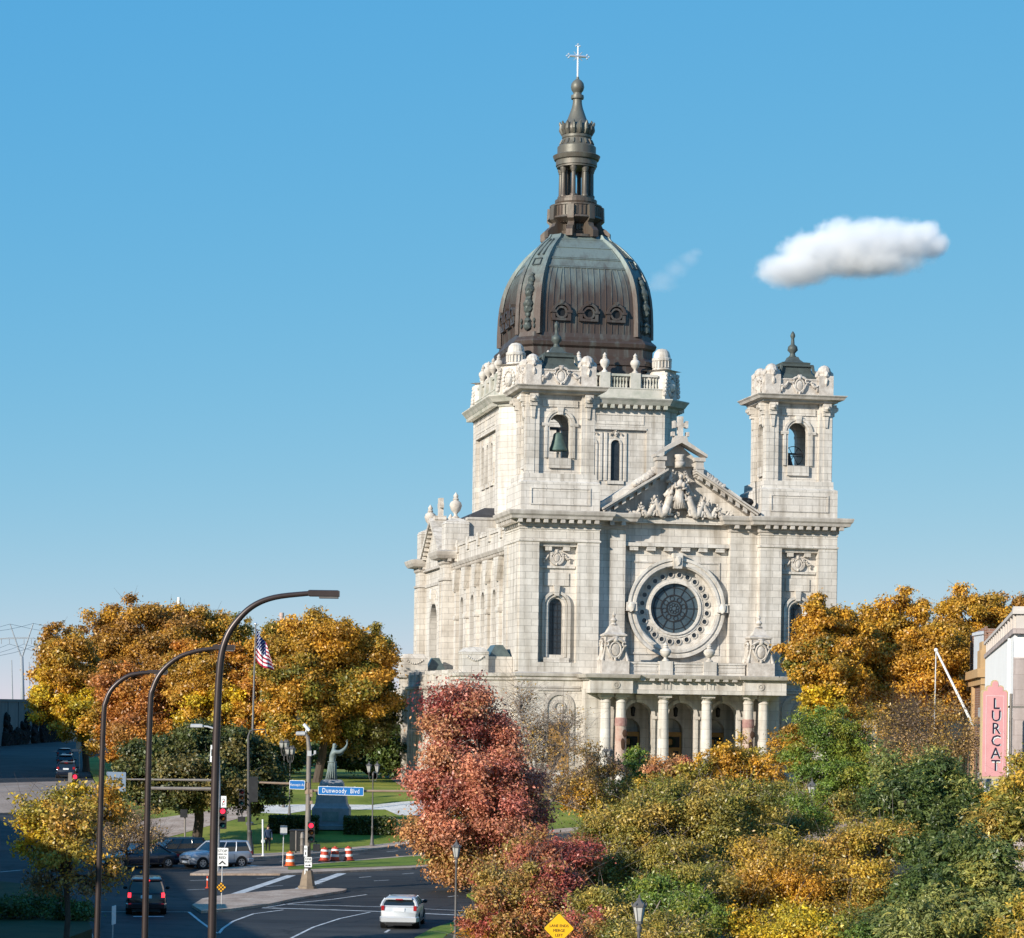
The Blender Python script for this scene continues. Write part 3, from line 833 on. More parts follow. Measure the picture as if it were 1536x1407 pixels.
    # window, sill and carved wreath of the shaft
    w = MB(); front(w, 1.12).arched(cw, 1.25, 14.5, 18.65, 0, .08)
    wo_ = P(w, 'window', GLASSD, t)
    w = MB(); 
    for zz in np.arange(15.1, 18.9, .52): front(w, 1.08).box(cw - .57, cw + .57, 0, .038, zz, zz + .05)
    for uu in (-.19, .19): front(w, 1.085).box(cw + uu - .02, cw + uu + .02, 0, .033, 14.55, 18.9)
    P(w, 'lattice', LEAD, t)
    w = MB(); f2 = front(w, .78); 
    cartouche(f2, cw, 22.62, 2.3, 1.15, seed=4)
    f2.ring(cw, 22.62, .44, .62, -.22, -.0, 24)
    P(w, 'wreath', CARVED, t)
    # lower niche doorway
    n = MB()
    g = front(n, -.02)
    g.arch_frame(c + (.1 if side < 0 else -.1), 2.0, .28, 5.4, 10.2, -.10, .02)
    g.box(c - 1.75, c + 1.85, -.09, .018, 11.55, 11.72)
    g.ring(c + .1, 10.2, .35, .55, -.09, .018, 20)
    g.box(c - .9, c + 1.1, -.08, .018, 8.9, 9.15)
    P(n, 'niche', TRIM, t)
    n = MB(); front(n, -.055).box(c - .75, c + .95, 0, .07, 5.0, 8.9); P(n, 'door', BRASSD, t)
    return t

LT = tower(-10.32, -1)
RT = tower(10.32, 1)

# main cornice running round each tower, with the stubs over the inner pilasters
k = MB()
prof = [(.0, 25.1), (.12, 25.2), (.12, 25.42), (.22, 25.46), (.22, 25.72), (.85, 25.76), (.92, 25.98), (1.05, 26.12), (1.12, 26.36), (1.12, 26.44), (-.2, 26.56)]
k.sweep([(-4.62, 1.55), (-4.62, .78), (-6.95, .78), (-6.95, 0), (-13.69, 0), (-13.69, 6.7)][::-1], [(o, z) for o, z in prof], closed=False)
modillions(k, -13.6 - .6, -7.0, -.205, 25.44, 25.757, .58, .36, .36); modillions(k, -6.4, -4.4, .575, 25.44, 25.757, .58, .36, .36)
modillions(k, .1, 6.4, -13.89, 25.44, 25.757, .58, .36, .36, axis='v', sign=1)
P(k, 'main_cornice', TRIM, LT); k = MB()
k.sweep([(13.69, 6.7), (13.69, 0), (6.95, 0), (6.95, .78), (4.62, .78), (4.62, 1.55)][::-1], [(o, z) for o, z in prof], closed=False)
for s in (1,):
    a, b = sorted((s * 13.6, s * 7.0))
    modillions(k, a - (.6 if s < 0 else 0), b + (.6 if s > 0 else 0), -.205, 25.44, 25.757, .58, .36, .36)
    a, b = sorted((s * 6.4, s * 4.4)); modillions(k, a, b, .575, 25.44, 25.757, .58, .36, .36)
P(k, 'main_cornice', TRIM, RT)

# ---------------------------------------------------------------- centre of the front: pilasters, bay of the rose
m = MB()
for s in (-1, 1):
    a, b = sorted((s * 6.95, s * 4.55))
    front(m, .78).box(a, b, 0, 2.4, 12.5, 25.75)
front(m, 1.55).box(-4.55, 4.55, 0, .85, 22.97, 25.75)
front(m, 1.55).box(-4.55, 4.55, 0, .85, 12.5, 14.37)
for s in (-1, 1):
    a, b = sorted((s * 4.55, s * 4.3)); front(m, 1.551).box(a, b, 0, .85, 14.37, 22.97)
front(m, 1.55).round_wall(0, 18.67, 3.45, 4.3, 0, .85)
front(m, .95).box(-6.9, 6.9, 0, 1.4, 25.751, 26.25)
modillions(m, -4.5, 4.5, 1.548, 23.45, 23.8, .45, .75, .55)
front(m, 1.0).box(-4.548, 4.548, 0, .548, 23.802, 24.1)
# square moulding round the rose
for e in (3.75,):
    q = front(m, 1.47)
    for bx in ((-3.85, 3.85, 22.45, 22.6), (-3.85, 3.85, 14.75, 14.9), (-3.85, -3.7, 14.903, 22.447), (3.7, 3.85, 14.903, 22.447)):
        q.box(bx[0], bx[1], 0, .078, bx[2], bx[3])
P(m, 'front_wall', STONE)
m = MB()
q = front(m, 0)
q.ring(0, 18.67, 3.45, 4.18, 1.10, 1.549, 72); q.ring(0, 18.67, 3.55, 3.78, .98, 1.099, 72); q.ring(0, 18.67, 3.98, 4.22, .99, 1.098, 72)
# pierced ring: 24 little round lights
N = 24
vs_inner = []
q.ring(0, 18.67, 2.12, 2.50, 1.72, 2.2, 72); q.ring(0, 18.67, 3.22, 3.46, 1.72, 2.2, 72)
q.ring(0, 18.67, 2.10, 2.28, 1.60, 1.719, 72)
q.ring(0, 18.67, 2.28, 3.30, 1.80, 2.2, 96)
q.ring(0, 18.67, 2.28, 2.36, 1.75, 1.799, 72)
for i in range(N):
    t = 2 * PI * (i + .5) / N
    ca, cz = 2.84 * math.cos(t), 18.67 + 2.84 * math.sin(t)
    q.ring(ca, cz, .205, .27, 1.70, 1.799, 18); q.ring(ca, cz, .30, .35, 1.755, 1.798, 18)
for dx, dz in ((0, 1), (1, 0), (-1, 0)):
    ca, cz = dx * 3.95, 18.67 + dz * 3.95
    q.prism([(ca - .35 - .12 * abs(dx), cz - .33 - .3 * dz), (ca + .35 + .12 * abs(dx), cz - .33 - .3 * dz), (ca + .42, cz + .4 + .25 * dz), (ca - .42, cz + .4 + .25 * dz)], .7, 1.5)
    m.blob((ca, .75, cz), (.3, .22, .42), 8, .3, 2)
rose = P(m, 'rose_window', STONE2)
m = MB(); q = front(m, 2.02); q.disc(0, 18.67, 2.15, 0, .05, 64); P(m, 'stained_glass', material('blue grey leaded glass', (0.035, 0.055, 0.070), 0.25, col2=(0.075, 0.105, 0.125), scale=1.1, spec=0.5, bump=0.25, bump_scale=6), rose)
for i in range(N):
    t = 2 * PI * (i + .5) / N
    m = MB(); front(m, 1.79).disc(2.84 * math.cos(t), 18.67 + 2.84 * math.sin(t), .204, 0, .008, 16); P(m, 'round_light', GLASSD, rose)
m = MB(); q = front(m, 1.97)
for rr, w_ in ((1.12, .05), (.62, .05), (1.75, .03)): q.ring(0, 18.67, rr - w_, rr + w_, 0, .048, 40)
for i in range(12):
    t = 2 * PI * i / 12
    c_, s_ = math.cos(t), math.sin(t); n_ = (-s_ * .035, c_ * .035)
    r0 = 1.12 if i % 1 == 0 else 0
    q.prism([(c_ * 1.1 + n_[0], 18.67 + s_ * 1.1 + n_[1]), (c_ * 2.12 + n_[0], 18.67 + s_ * 2.12 + n_[1]), (c_ * 2.12 - n_[0], 18.67 + s_ * 2.12 - n_[1]), (c_ * 1.1 - n_[0], 18.67 + s_ * 1.1 - n_[1])], .002, .046)
for i in range(8):
    t = 2 * PI * i / 8 + .2; q.ring(.85 * math.cos(t), 18.67 + .85 * math.sin(t), .17, .22, .004, .044, 14)
    q.ring(.32 * math.cos(t), 18.67 + .32 * math.sin(t), .11, .15, .004, .044, 12)
P(m, 'tracery', LEAD, rose)

# ---------------------------------------------------------------- gable with broken pediment, aedicula and carving
m = MB()
f = front(m, 0)
f.prism([(-6.9, 26.25), (6.9, 26.25), (6.9, 26.9), (1.95, 30.15), (1.95, 30.6), (-1.95, 30.6), (-1.95, 30.15), (-6.9, 26.9)], 1.4, 2.9)
for s in (-1, 1):   # coping slabs of the outer gable
    f.prism([(s * 7.0, 26.62), (s * 7.0, 27.12), (s * 1.97, 30.42), (s * 1.97, 29.9)][::s], .95, 3.0)
gable = P(m, 'gable', STONE2)
m = MB(); f = front(m, 0)
for s in (-1, 1):   # raking cornices, broken before the apex
    A, Bp = (6.55, 26.30), (1.35, 29.72)
    def band(lo, hi, d0, d1, e0=0.0, e1=0.0):
        f.prism([(s * (A[0] + e0), A[1] + lo), (s * (A[0] + e0), A[1] + hi), (s * (Bp[0] - e1), Bp[1] + hi), (s * (Bp[0] - e1), Bp[1] + lo)], d0, d1)
    band(.0, .22, .55, 1.39); band(.223, .40, -.18, 1.392, .1, .1); band(.403, .56, -.34, 1.394, .2, .15)
    L = math.hypot(A[0] - Bp[0], A[1] - Bp[1]); nn = 8
    for i in range(nn):
        t = (i + .5) / nn; cu = A[0] + (Bp[0] - A[0]) * t; cz = A[1] + (Bp[1] - A[1]) * t
        f.prism([(s * (cu + .16), cz - .12 - .10), (s * (cu + .16), cz + .22 - .10), (s * (cu - .16), cz + .22 + .10), (s * (cu - .16), cz - .12 + .10)], -.02, .55)
    # scroll foliage sitting on the coping beside the aedicula
    for i in range(9):
        t = i / 8; cu = 1.9 + 1.9 * t; m.blob((s * cu, .9, 30.25 - 1.25 * t), (.32, .3, .34 - .1 * t), 70 + i + s, .35, 2)
P(m, 'pediment', TRIM, gable)
m = MB(); f = front(m, 0)
for s in (-1, 1):
    a, b = sorted((s * 1.35, s * 2.0)); f.box(a, b, .35, 1.399, 29.75, 31.0); f.box(a - .12, b + .12, .22, 1.4, 31.0, 31.32)
    f.box(a - .06, b + .06, .29, 1.401, 30.35, 30.5)
f.prism([(-2.25, 31.322), (-2.25, 31.55), (0, 32.95), (0, 32.5)], .05, 1.6); f.prism([(0, 32.5), (0, 32.95), (2.25, 31.55), (2.25, 31.322)], .05, 1.6)
f.prism([(-1.35, 30.6), (1.35, 30.6), (1.35, 31.4), (0, 32.5), (-1.35, 31.4)], 1.1, 1.402)
f.prism([(-.62, 32.55), (.62, 32.55), (.5, 33.1), (-.5, 33.1)], .3, 1.3)
P(m, 'aedicula', TRIM, gable)
m = MB(); f = front(m, .5)
f.box(-.22, .22, 0, .5, 33.1, 34.75); f.box(-.60, .60, .01, .49, 33.85, 34.22)
f.box(-.75, -.5, -.02, .52, 33.1, 33.45); f.box(.5, .75, -.02, .52, 33.1, 33.45)
for a in (-.54, .54): f.box(a - .1, a + .1, -.03, .53, 33.78, 34.37)
P(m, 'gable_cross', CARVED, gable)
# carved figure group
m = MB()
m.tube([(.05, .62, 27.0), (.02, .6, 27.5), (-.05, .58, 28.1), (-.02, .56, 28.6), (.03, .55, 29.05), (.03, .55, 29.3), (.03, .53, 29.45)], [.50, .44, .38, .33, .37, .22, .11], 12)
m.blob((.05, .48, 29.68), (.17, .18, .22), 3, .1); m.tube([(.06, .6, 29.8), (.10, .72, 29.5), (.2, .75, 29.0)], [.2, .22, .12], 8)
m.tube([(-.36, .5, 29.12), (-.46, .2, 28.75), (-.08, .05, 28.85)], [.13, .12, .08], 8); m.tube([(.40, .5, 29.12), (.46, .2, 28.7), (.12, .08, 28.6)], [.13, .12, .08], 8)
m.blob((.22, .1, 28.95), (.14, .13, .26), 5, .25)
for i in range(11):
    a = -PI * i / 10; m.tube([(.32 * math.cos(a), .57 + .32 * math.sin(a), 28.5), (.36 * math.cos(a + .15) - .05, .58 + .36 * math.sin(a + .15), 27.9), (.52 * math.cos(a + .05) + .05, .62 + .52 * math.sin(a + .05), 27.02)], [.03, .05, .06], 5)
for s in (-1, 1): m.tube([(s * .42, .75, 29.3), (s * .62, .8, 28.6), (s * .58, .8, 27.6), (s * .72, .75, 27.0)], [.08, .14, .16, .2], 6)
P(m, 'statue', CARVED, gable, smooth=True)
rnd = random.Random(4)
def carved_figure(x, y, z, h, lean, wing, sd):
    """small high-relief figure: leaning robed body, head, reaching arms, folded wing"""
    m = MB(); s = 1 if lean > 0 else -1
    hip = Vector((x, y, z + h * .28)); sh = hip + Vector((lean * h * .30, -.05, h * .42)); hd = sh + Vector((lean * h * .08, -.08, h * .20))
    m.tube([(x - lean * h * .5, y + .02, z), (x - lean * h * .15, y - .1, z + h * .10), hip, hip.lerp(sh, .5), sh, sh + Vector((0, 0, h * .06))], [h * .14, h * .17, h * .19, h * .15, h * .16, h * .06], 8)
    m.blob(hd, (h * .085, h * .09, h * .11), sd, .12, 2)
    for q in (-1, 1):
        e = sh + Vector((lean * h * .22 + q * .04, -.16, -h * .10)); m.tube([sh + Vector((0, q * .08 - .06, -.02)), e, e + Vector((lean * h * .22, -.05, h * .12 * (1 + q)))], [h * .06, h * .05, h * .03], 6)
        m.tube([hip + Vector((q * h * .08, -.08, -.02)), hip + Vector((lean * h * .28, -.18, -h * .06 + q * .04)), (x + lean * h * .12 - q * .05, y - .16, z)], [h * .09, h * .08, h * .05], 6)
    for j in range(5): m.tube([hip + Vector((-.1 + .05 * j, -.16, .05)), (x - lean * h * .35 + .09 * j, y - .15, z + .02)], [.025, .05], 4)
    if wing:
        for j in range(6): m.tube([sh + Vector((-lean * .05, .02, 0)), sh + Vector((-lean * h * (.18 + .06 * j), .05, h * (.30 - .10 * j)))], [h * .05, h * .025], 5)
    return P(m, 'carved_figure', CARVED, gable, smooth=True, auto=50)
for s in (-1, 1):
    for i, (x, z, h, l) in enumerate(((1.1, 26.4, 2.2, -.45), (1.75, 26.35, 1.75, .6), (2.4, 26.35, 1.5, -.7), (3.0, 26.33, 1.15, .7), (3.6, 26.33, .9, -.8), (4.15, 26.33, .7, .9), (.9, 28.1, 1.3, -.5), (.75, 29.3, 1.0, -.6))):
        carved_figure(s * x, .95 - (.25 if i < 6 else 0), z, h, s * l, i in (0, 1, 2, 6, 7), 20 + i + 10 * s)
m = MB()
for i in range(60):
    t = rnd.uniform(-1, 1); hh = (1 - abs(t)) * 1.3 + .1
    m.blob((t * 4.4, 1.05 - rnd.random() * .35, 26.32 + rnd.random() * hh), (rnd.uniform(.1, .26), rnd.uniform(.1, .2), rnd.uniform(.1, .24)), i, .5, 2, fr=2.6)
P(m, 'carved_clouds', CARVED, gable)['kind'] = 'stuff'
m = MB()
m.box(-.38, .38, .35, 1.1, 30.45, 30.95); m.lathe(0, .72, [(.36, 30.95), (.42, 31.1), (.34, 31.2), (.5, 31.5), (.46, 31.55), (.1, 31.5)], 10)
P(m, 'crowned_urn', CARVED, gable, smooth=True)

# ---------------------------------------------------------------- nave, aisles
m = MB()
f = leftside(m, -12.85)
bays = [10.2, 15.9, 21.6, 27.3, 33.0]
f.arch_wall(6.7, 37.1, 13.0, 23.3, 0, .9, [(b, 1.7, 15.6, 19.75) for b in bays])
for b in bays:
    f.arch_frame(b, 1.7, .26, 15.6, 19.75, -.10, .0); f.box(b - 1.2, b + 1.2, -.14, 0, 15.3, 15.58)
    f.box(b - 1.35, b - 1.1, -.09, -.001, 15.582, 19.4); f.box(b + 1.1, b + 1.35, -.09, -.001, 15.582, 19.4)
for b in [7.4] + [x + 2.85 for x in bays]:
    if b < 37:
        f.box(b - .55, b + .55, -.28, -.002, 13.0, 21.2); f.box(b - .7, b + .7, -.4, -.001, 18.5, 18.9)
        f.prism([(b - .3, 21.2), (b + .3, 21.2), (b + 1.25, 23.3), (b - 1.25, 23.3)], -.5, -.003)
m.box(-11.95, 12.85, 6.701, 37.1, CB, 23.3)
f.box(6.71, 37.09, -.05, .9, 23.301, 25.6)
f.box(6.71, 37.08, -.16, .95, 25.6, 25.95)
for b in bays + [7.4]: f.box(b + 2.2, b + 3.3, -.22, 1.0, 25.0, 26.2)
nave = P(m, 'nave', STONE)
m = MB(); m.sweep([(-12.85, 37.1), (-12.85, 6.72)], [(.0, 23.3), (.2, 23.4), (.22, 23.6), (.5, 23.66), (.62, 23.95), (0, 24.05)], closed=False)
f = leftside(m, -12.85)
for i in range(40): f.box(7.0 + i * .75, 7.3 + i * .75, -.45, -.2, 23.42, 23.655)
P(m, 'cornice', TRIM, nave)
for b in bays:
    m = MB(); leftside(m, -12.35).arched(b, 1.75, 15.5, 19.75, 0, .05); P(m, 'window', GLASSD, nave)
m = MB()
m.add([(-12.0, 3.0, 25.5), (12.0, 3.0, 25.5), (0, 3.0, 30.0), (-12.0, 38, 25.5), (12.0, 38, 25.5), (0, 38, 30.0)], [(0, 1, 2), (3, 5, 4), (0, 2, 5, 3), (1, 4, 5, 2), (0, 3, 4, 1)])
P(m, 'roof', SLATE, nave)
for s in (-1, 1):
    m = MB()
    def mx(a, b): return sorted((s * a, s * b))
    for (a, b, v0, v1, z1) in ((18.1, 13.691, 2.0, 6.7, 12.6), (17.9, 12.86, 6.7, 34.6, 11.6), (18.3, 13.9, 34.6, 37.2, 12.75), (18.2, 14.0, 37.2, 56.0, 11.8)):
        x0, x1 = mx(a, b); m.box(x0, x1, v0, v1, CB, z1)
    x0, x1 = mx(18.1, 13.692); m.sweep(rect(x0, x1, 2.0, 6.7), [(0, 12.3), (.12, 12.4), (.12, 12.6), (.3, 12.7), (.34, 12.95), (0, 13.0)])
    x0, x1 = mx(18.02, 15.85); m.box(x0, x1, 2.1, 4.3, 13.0, 14.55); m.sweep(rect(x0, x1, 2.1, 4.3), [(.04, 14.5), (.04, 14.7), (-.35, 15.05), (-.7, 15.1)])
    x0, x1 = mx(15.847, 13.72); m.box(x0, x1, 2.6, 6.5, 13.0, 14.35)
    x0, x1 = mx(18.4, 15.9); m.sweep(rect(x0, x1, 34.6, 37.2), [(.0, 12.75), (.25, 12.85), (.28, 13.05), (0, 13.1), (0, 14.7), (-.3, 15.1), (-.7, 15.15)])
    x0, x1 = mx(17.9, 12.87); m.sweep(rect(x0, x1, 6.72, 34.58), [(0, 11.6), (.2, 11.7), (.25, 11.95), (0, 12.0), (-.02, 12.85), (.05, 12.9), (.05, 13.05), (-.3, 13.06)])
    for v in np.arange(9, 34, 3.2):
        x0, x1 = mx(18.05, 17.3); m.box(x0, x1, v, v + .8, 11.99, 13.3)
        x0, x1 = mx(18.15, 17.8); m.box(x0, x1, v, v + .8, CB, 11.58)
    x0, x1 = mx(15.87, 14.05); m.box(x0, x1, 35.2, 37.1, 12.75, 13.6)
    # carved swags on the corner blocks
    if s < 0:
        for fr in (front(m, 2.1),):
            for i in range(9):
                t = i / 8; m.blob(fr.P(-17.6 + 1.3 * t, -.02, 14.3 - .3 * math.sin(PI * t)), (.12, .1, .12), i, .3, 1)
        for i in range(9):
            t = i / 8; m.blob((-17.9 + 1.5 * t, 34.58, 14.5 - .3 * math.sin(PI * t)), (.12, .1, .12), i, .3, 1)
    a = P(m, 'aisle', STONE)
    m = MB()
    x0, x1 = mx(15.6, 13.85); m.sweep(rect(x0, x1, 2.9, 6.2), [(.03, 14.35), (-.02, 14.5), (-.55, 15.35)])
    P(m, 'skylight', material('grey green skylight glass', (0.05, 0.065, 0.065), 0.3, col2=(0.10, 0.13, 0.125), scale=2, spec=0.5), a)
    m = MB(); x0, x1 = mx(15.8, 14.1); m.sweep(rect(x0, x1, 35.3, 37.0), [(.03, 13.6), (-.02, 13.75), (-.5, 14.8)])
    P(m, 'skylight', MATS['grey green skylight glass'], a)
# plinth and belt courses round the front
for T_, pl in ((LT, [(-8.45, 0), (-13.69, 0), (-13.69, 2.0)][::-1]), (RT, [(13.69, 2.0), (13.69, 0), (8.45, 0)][::-1])):
    for nm, pr in (('belt_course', [(.003, 12.35), (.18, 12.45), (.18, 12.65), (.34, 12.75), (.38, 12.98), (.003, 13.1)]), ('string_course', [(.002, 11.72), (.08, 11.78), (.08, 11.9), (.002, 11.95)]), ('plinth', [(.3, CB), (.3, 4.6), (.12, 4.8), (.002, 4.85)])):
        m = MB(); m.sweep(pl, pr, closed=False); P(m, nm, TRIM, T_)

# ---------------------------------------------------------------- transept and crossing
for s in (-1, 1):
    m = MB()
    def bxs(a, b, v0, v1, z0, z1):
        x0, x1 = sorted((s * a, s * b)); m.box(x0, x1, v0, v1, z0, z1)
    bxs(14.0, 12.2, 37.1, 40.0, CB, 24.1); bxs(14.0, 12.2, 53.0, 55.9, CB, 24.1)
    fr = Fr(m, (s * 13.35, 0), (0, 1), (-s, 0))
    fr.arch_wall(40.0, 53.0, CB, 24.1, 0, 1.0, [(46.5, 4.6, 12.0, 18.3)])
    fr.arch_frame(46.5, 4.6, .5, 12.0, 18.3, -.2, 0); fr.arch_frame(46.5, 6.2, .35, 12.0, 18.3, -.12, -.001)
    fr.prism([(46.1, 20.4), (46.9, 20.4), (47.1, 21.8), (45.9, 21.8)], -.5, -.001); m.blob((s * 13.75, 46.5, 21.3), (.3, .45, .7), 3, .3)
    for v in (37.35, 39.0, 53.3, 55.0): fr.box(v, v + .7, -.8, -.64, 12.0, 22.2)
    bxs(12.35, 0.5, 37.11, 55.89, CB, 24.1)
    # gable
    fr.prism([(40.5, 24.1), (52.5, 24.1), (52.5, 24.9), (46.9, 28.9), (46.1, 28.9), (40.5, 24.9)], -.2, 1.6)
    for q in (-1, 1):
        fr.prism([(46.5 + q * 6.6, 24.75), (46.5 + q * 6.6, 25.2), (46.5, 29.1), (46.5, 28.6)][::q], -.75, 1.8)
        for i in range(9):
            t = (i + .5) / 9; cv = 46.5 + q * (6.2 - 5.6 * t); cz = 24.6 + 3.75 * t
            fr.box(cv - .18, cv + .18, -.6, -.2, cz - .1, cz + .22)
    fr.box(45.9, 47.1, -.3, .9, 28.9, 29.3)
    # end blocks over the piers
    bxs(13.9, 11.6, 37.3, 39.7, 25.35, 27.9); bxs(13.9, 11.6, 53.3, 55.7, 25.35, 27.9)
    x0, x1 = sorted((s * 13.9, s * 11.6))
    for v0 in (37.3, 53.3): m.sweep(rect(x0, x1, v0, v0 + 2.4), [(.04, 27.9), (-.1, 28.2), (-.75, 28.5)])
    t = P(m, 'transept', STONE)
    m = MB()
    for v0, v1 in ((37.1, 40.0), (53.0, 55.9)):
        x0, x1 = sorted((s * 14.0, s * 12.0))
        m.sweep(rect(x0, x1, v0, v1), [(0, 23.9), (.15, 24.05), (.2, 24.4), (.75, 24.5), (.95, 24.8), (1.05, 25.1), (1.05, 25.18), (0, 25.34)])
        m.sweep(rect(x0, x1, v0, v1), [(.003, 22.3), (.15, 22.4), (.15, 22.6), (.003, 22.65)], caps=(False, False))
        for i in range(3): m.box(x0 + .2 + i * .7, x0 + .55 + i * .7, v0 - .7, v0 - .2, 24.2, 24.5)
    fr = Fr(m, (s * 13.35, 0), (0, 1), (-s, 0)); fr.box(40.0, 53.0, -.12, .0, 22.3, 22.6); fr.box(40.0, 53.0, -.35, .0, 23.9, 24.098)
    P(m, 'cornice', TRIM, t)
    for v, uo in ((38.5, 12.75), (40.6, 12.9), (52.5, 12.9), (54.5, 12.75)):
        urn(s * uo, v, 28.45 if v in (38.5, 54.5) else 26.2, 2.6 if v in (38.5, 54.5) else 2.9, .62, t)
    m = MB(); m.box(s * 12.95 - .22, s * 12.95 + .22, 46.05, 46.95, 29.3, 31.1); m.box(s * 12.95 - .2, s * 12.95 + .2, 45.7, 47.3, 30.1, 30.6); P(m, 'gable_cross', CARVED, t)
    m = MB(); Fr(m, (s * 12.7, 0), (0, 1), (-s, 0)).arched(46.5, 4.7, 11.9, 18.3, 0, .06); P(m, 'window', GLASSD, t)
m = MB()
m.box(-11.6, 11.6, 37.7, 55.3, 24.0, 28.6); m.sweep(rect(-11.6, 11.6, 37.7, 55.3), [(.003, 28.3), (.1, 28.4), (.1, 28.6), (0, 28.62)])
P(m, 'crossing_block', STONE2)
m = MB(); m.sweep(rect(-11.3, 11.3, 38.0, 55.0), [(0, 28.62), (0, 28.9), (-1.6, 29.7)]); P(m, 'crossing_roof', SLATE)

# ---------------------------------------------------------------- drum
VC = 44.0
def octo(a, c, cv=VC):
    return [(-a + c, cv - a), (a - c, cv - a), (a, cv - a + c), (a, cv + a - c), (a - c, cv + a), (-a + c, cv + a), (-a, cv + a - c), (-a, cv - a + c)]
m = MB()
m.sweep(octo(8.35, 1.6), [(0, 26.0), (0, 39.6)])
for (o, sv, dv) in (((0, VC - 8.9), (1, 0), (0, 1)), ((0, VC + 8.9), (-1, 0), (0, -1)), ((-8.9, VC), (0, -1), (1, 0)), ((8.9, VC), (0, 1), (-1, 0))):
    fr = Fr(m, o, sv, dv)
    for s in (-1, 1):
        a0, a1 = sorted((s * 7.28, s * 5.5)); fr.box(a0, a1, 0, .6, 26.0, 39.4)
    fr.box(-5.5, 5.5, .002, .6, 37.4, 39.4)
    fr.arch_wall(-5.5, 5.5, 26.0, 37.4, .30, .6, [(x, .95, 32.4, 35.9) for x in (-2.45, 0, 2.45)])
    for x in (-2.45, 0, 2.45):
        fr.arch_frame(x, .95, .16, 32.4, 35.9, .18, .299); fr.box(x - .85, x + .85, .12, .298, 32.05, 32.38)
        for s in (-1, 1): fr.box(x + s * .98 - .12, x + s * .98 + .12, .16, .297, 32.4, 37.1)
    fr.box(-5.5, 5.5, -.06, .0, 37.35, 37.55)
    # sunk frieze panels
    for (b0, b1) in ((-5.2, -.3), (.3, 5.2)):
        for bx in ((b0, b1, 38.75, 38.85), (b0, b1, 37.85, 37.95), (b0, b0 + .1, 37.953, 38.747), (b1 - .1, b1, 37.953, 38.747)): fr.box(bx[0], bx[1], -.05, .0015, bx[2], bx[3])
# corner turrets: chamfer faces of the drum
for k in range(4):
    an = PI / 4 + k * PI / 2
    dx, dy = math.cos(an), math.sin(an)
    L0 = (8.9 - .8) * math.sqrt(2)
    c = (dx * (L0 - .62), VC + dy * (L0 - .62)); h = 1.14
    q = [(c[0] + (-h * dy * sx + .62 * dx * sy), c[1] + (h * dx * sx + .62 * dy * sy)) for sx, sy in ((-1, 1), (-1, -1), (1, -1), (1, 1))]
    m.sweep(q, [(0, 26.0), (0, 39.45)])
    m.sweep(q, [(.002, 36.9), (.1, 37.0), (.1, 37.2), (.002, 37.25)], caps=(False, False))
drum = P(m, 'drum', STONE)
m = MB()
m.sweep(octo(8.9, 1.6), [(.0, 39.3), (.1, 39.36), (.18, 39.62), (.75, 39.75), (.95, 40.05), (1.15, 40.28), (1.15, 40.38), (-.3, 40.55)])
for (ax, y) in (('u', VC - 9.08),):
    modillions(m, -7.6, 7.6, y, 39.38, 39.745, .55, .36, .38)
modillions(m, VC - 7.6, VC + 7.6, -9.08, 39.38, 39.745, .55, .36, .38, axis='v', sign=1)
modillions(m, VC - 7.6, VC + 7.6, 9.08, 39.38, 39.745, .55, .36, .38, axis='v', sign=-1)
P(m, 'cornice', MOSSY, drum)
m = MB()
m.sweep(octo(8.75, 1.6), [(0, 40.5), (0, 41.35), (.06, 41.4), (.06, 41.5), (-.5, 41.52)])
for (o, sv, dv) in (((0, VC - 8.8), (1, 0), (0, 1)), ((-8.8, VC), (0, -1), (1, 0)), ((8.8, VC), (0, 1), (-1, 0))):
    fr = Fr(m, o, sv, dv)
    for x in (-4.35, -1.3, 1.3, 4.35): fr.box(x - .5, x + .5, 0, .72, 41.45, 42.95)
    fr.box(-6.6, 6.6, .12, .6, 42.62, 42.85)
    for i in range(44):
        x = -6.4 + i * .30
        if min(abs(x - p) for p in (-4.35, -1.3, 1.3, 4.35)) > .58:
            p = fr.P(x, .36, 0); m.lathe(p[0], p[1], [(.08, 41.5), (.12, 41.75), (.06, 42.1), (.11, 42.4), (.09, 42.63)], 6)
P(m, 'balustrade', MOSSY, drum)
for x in (-4.35, -1.3, 1.3, 4.35): urn(x, VC - 8.45, 42.95, 1.95, .5, drum, STONE2)
for v in (-4.35, -1.3, 1.3, 4.35): urn(-8.45, VC + v, 42.95, 1.95, .5, drum, STONE2)
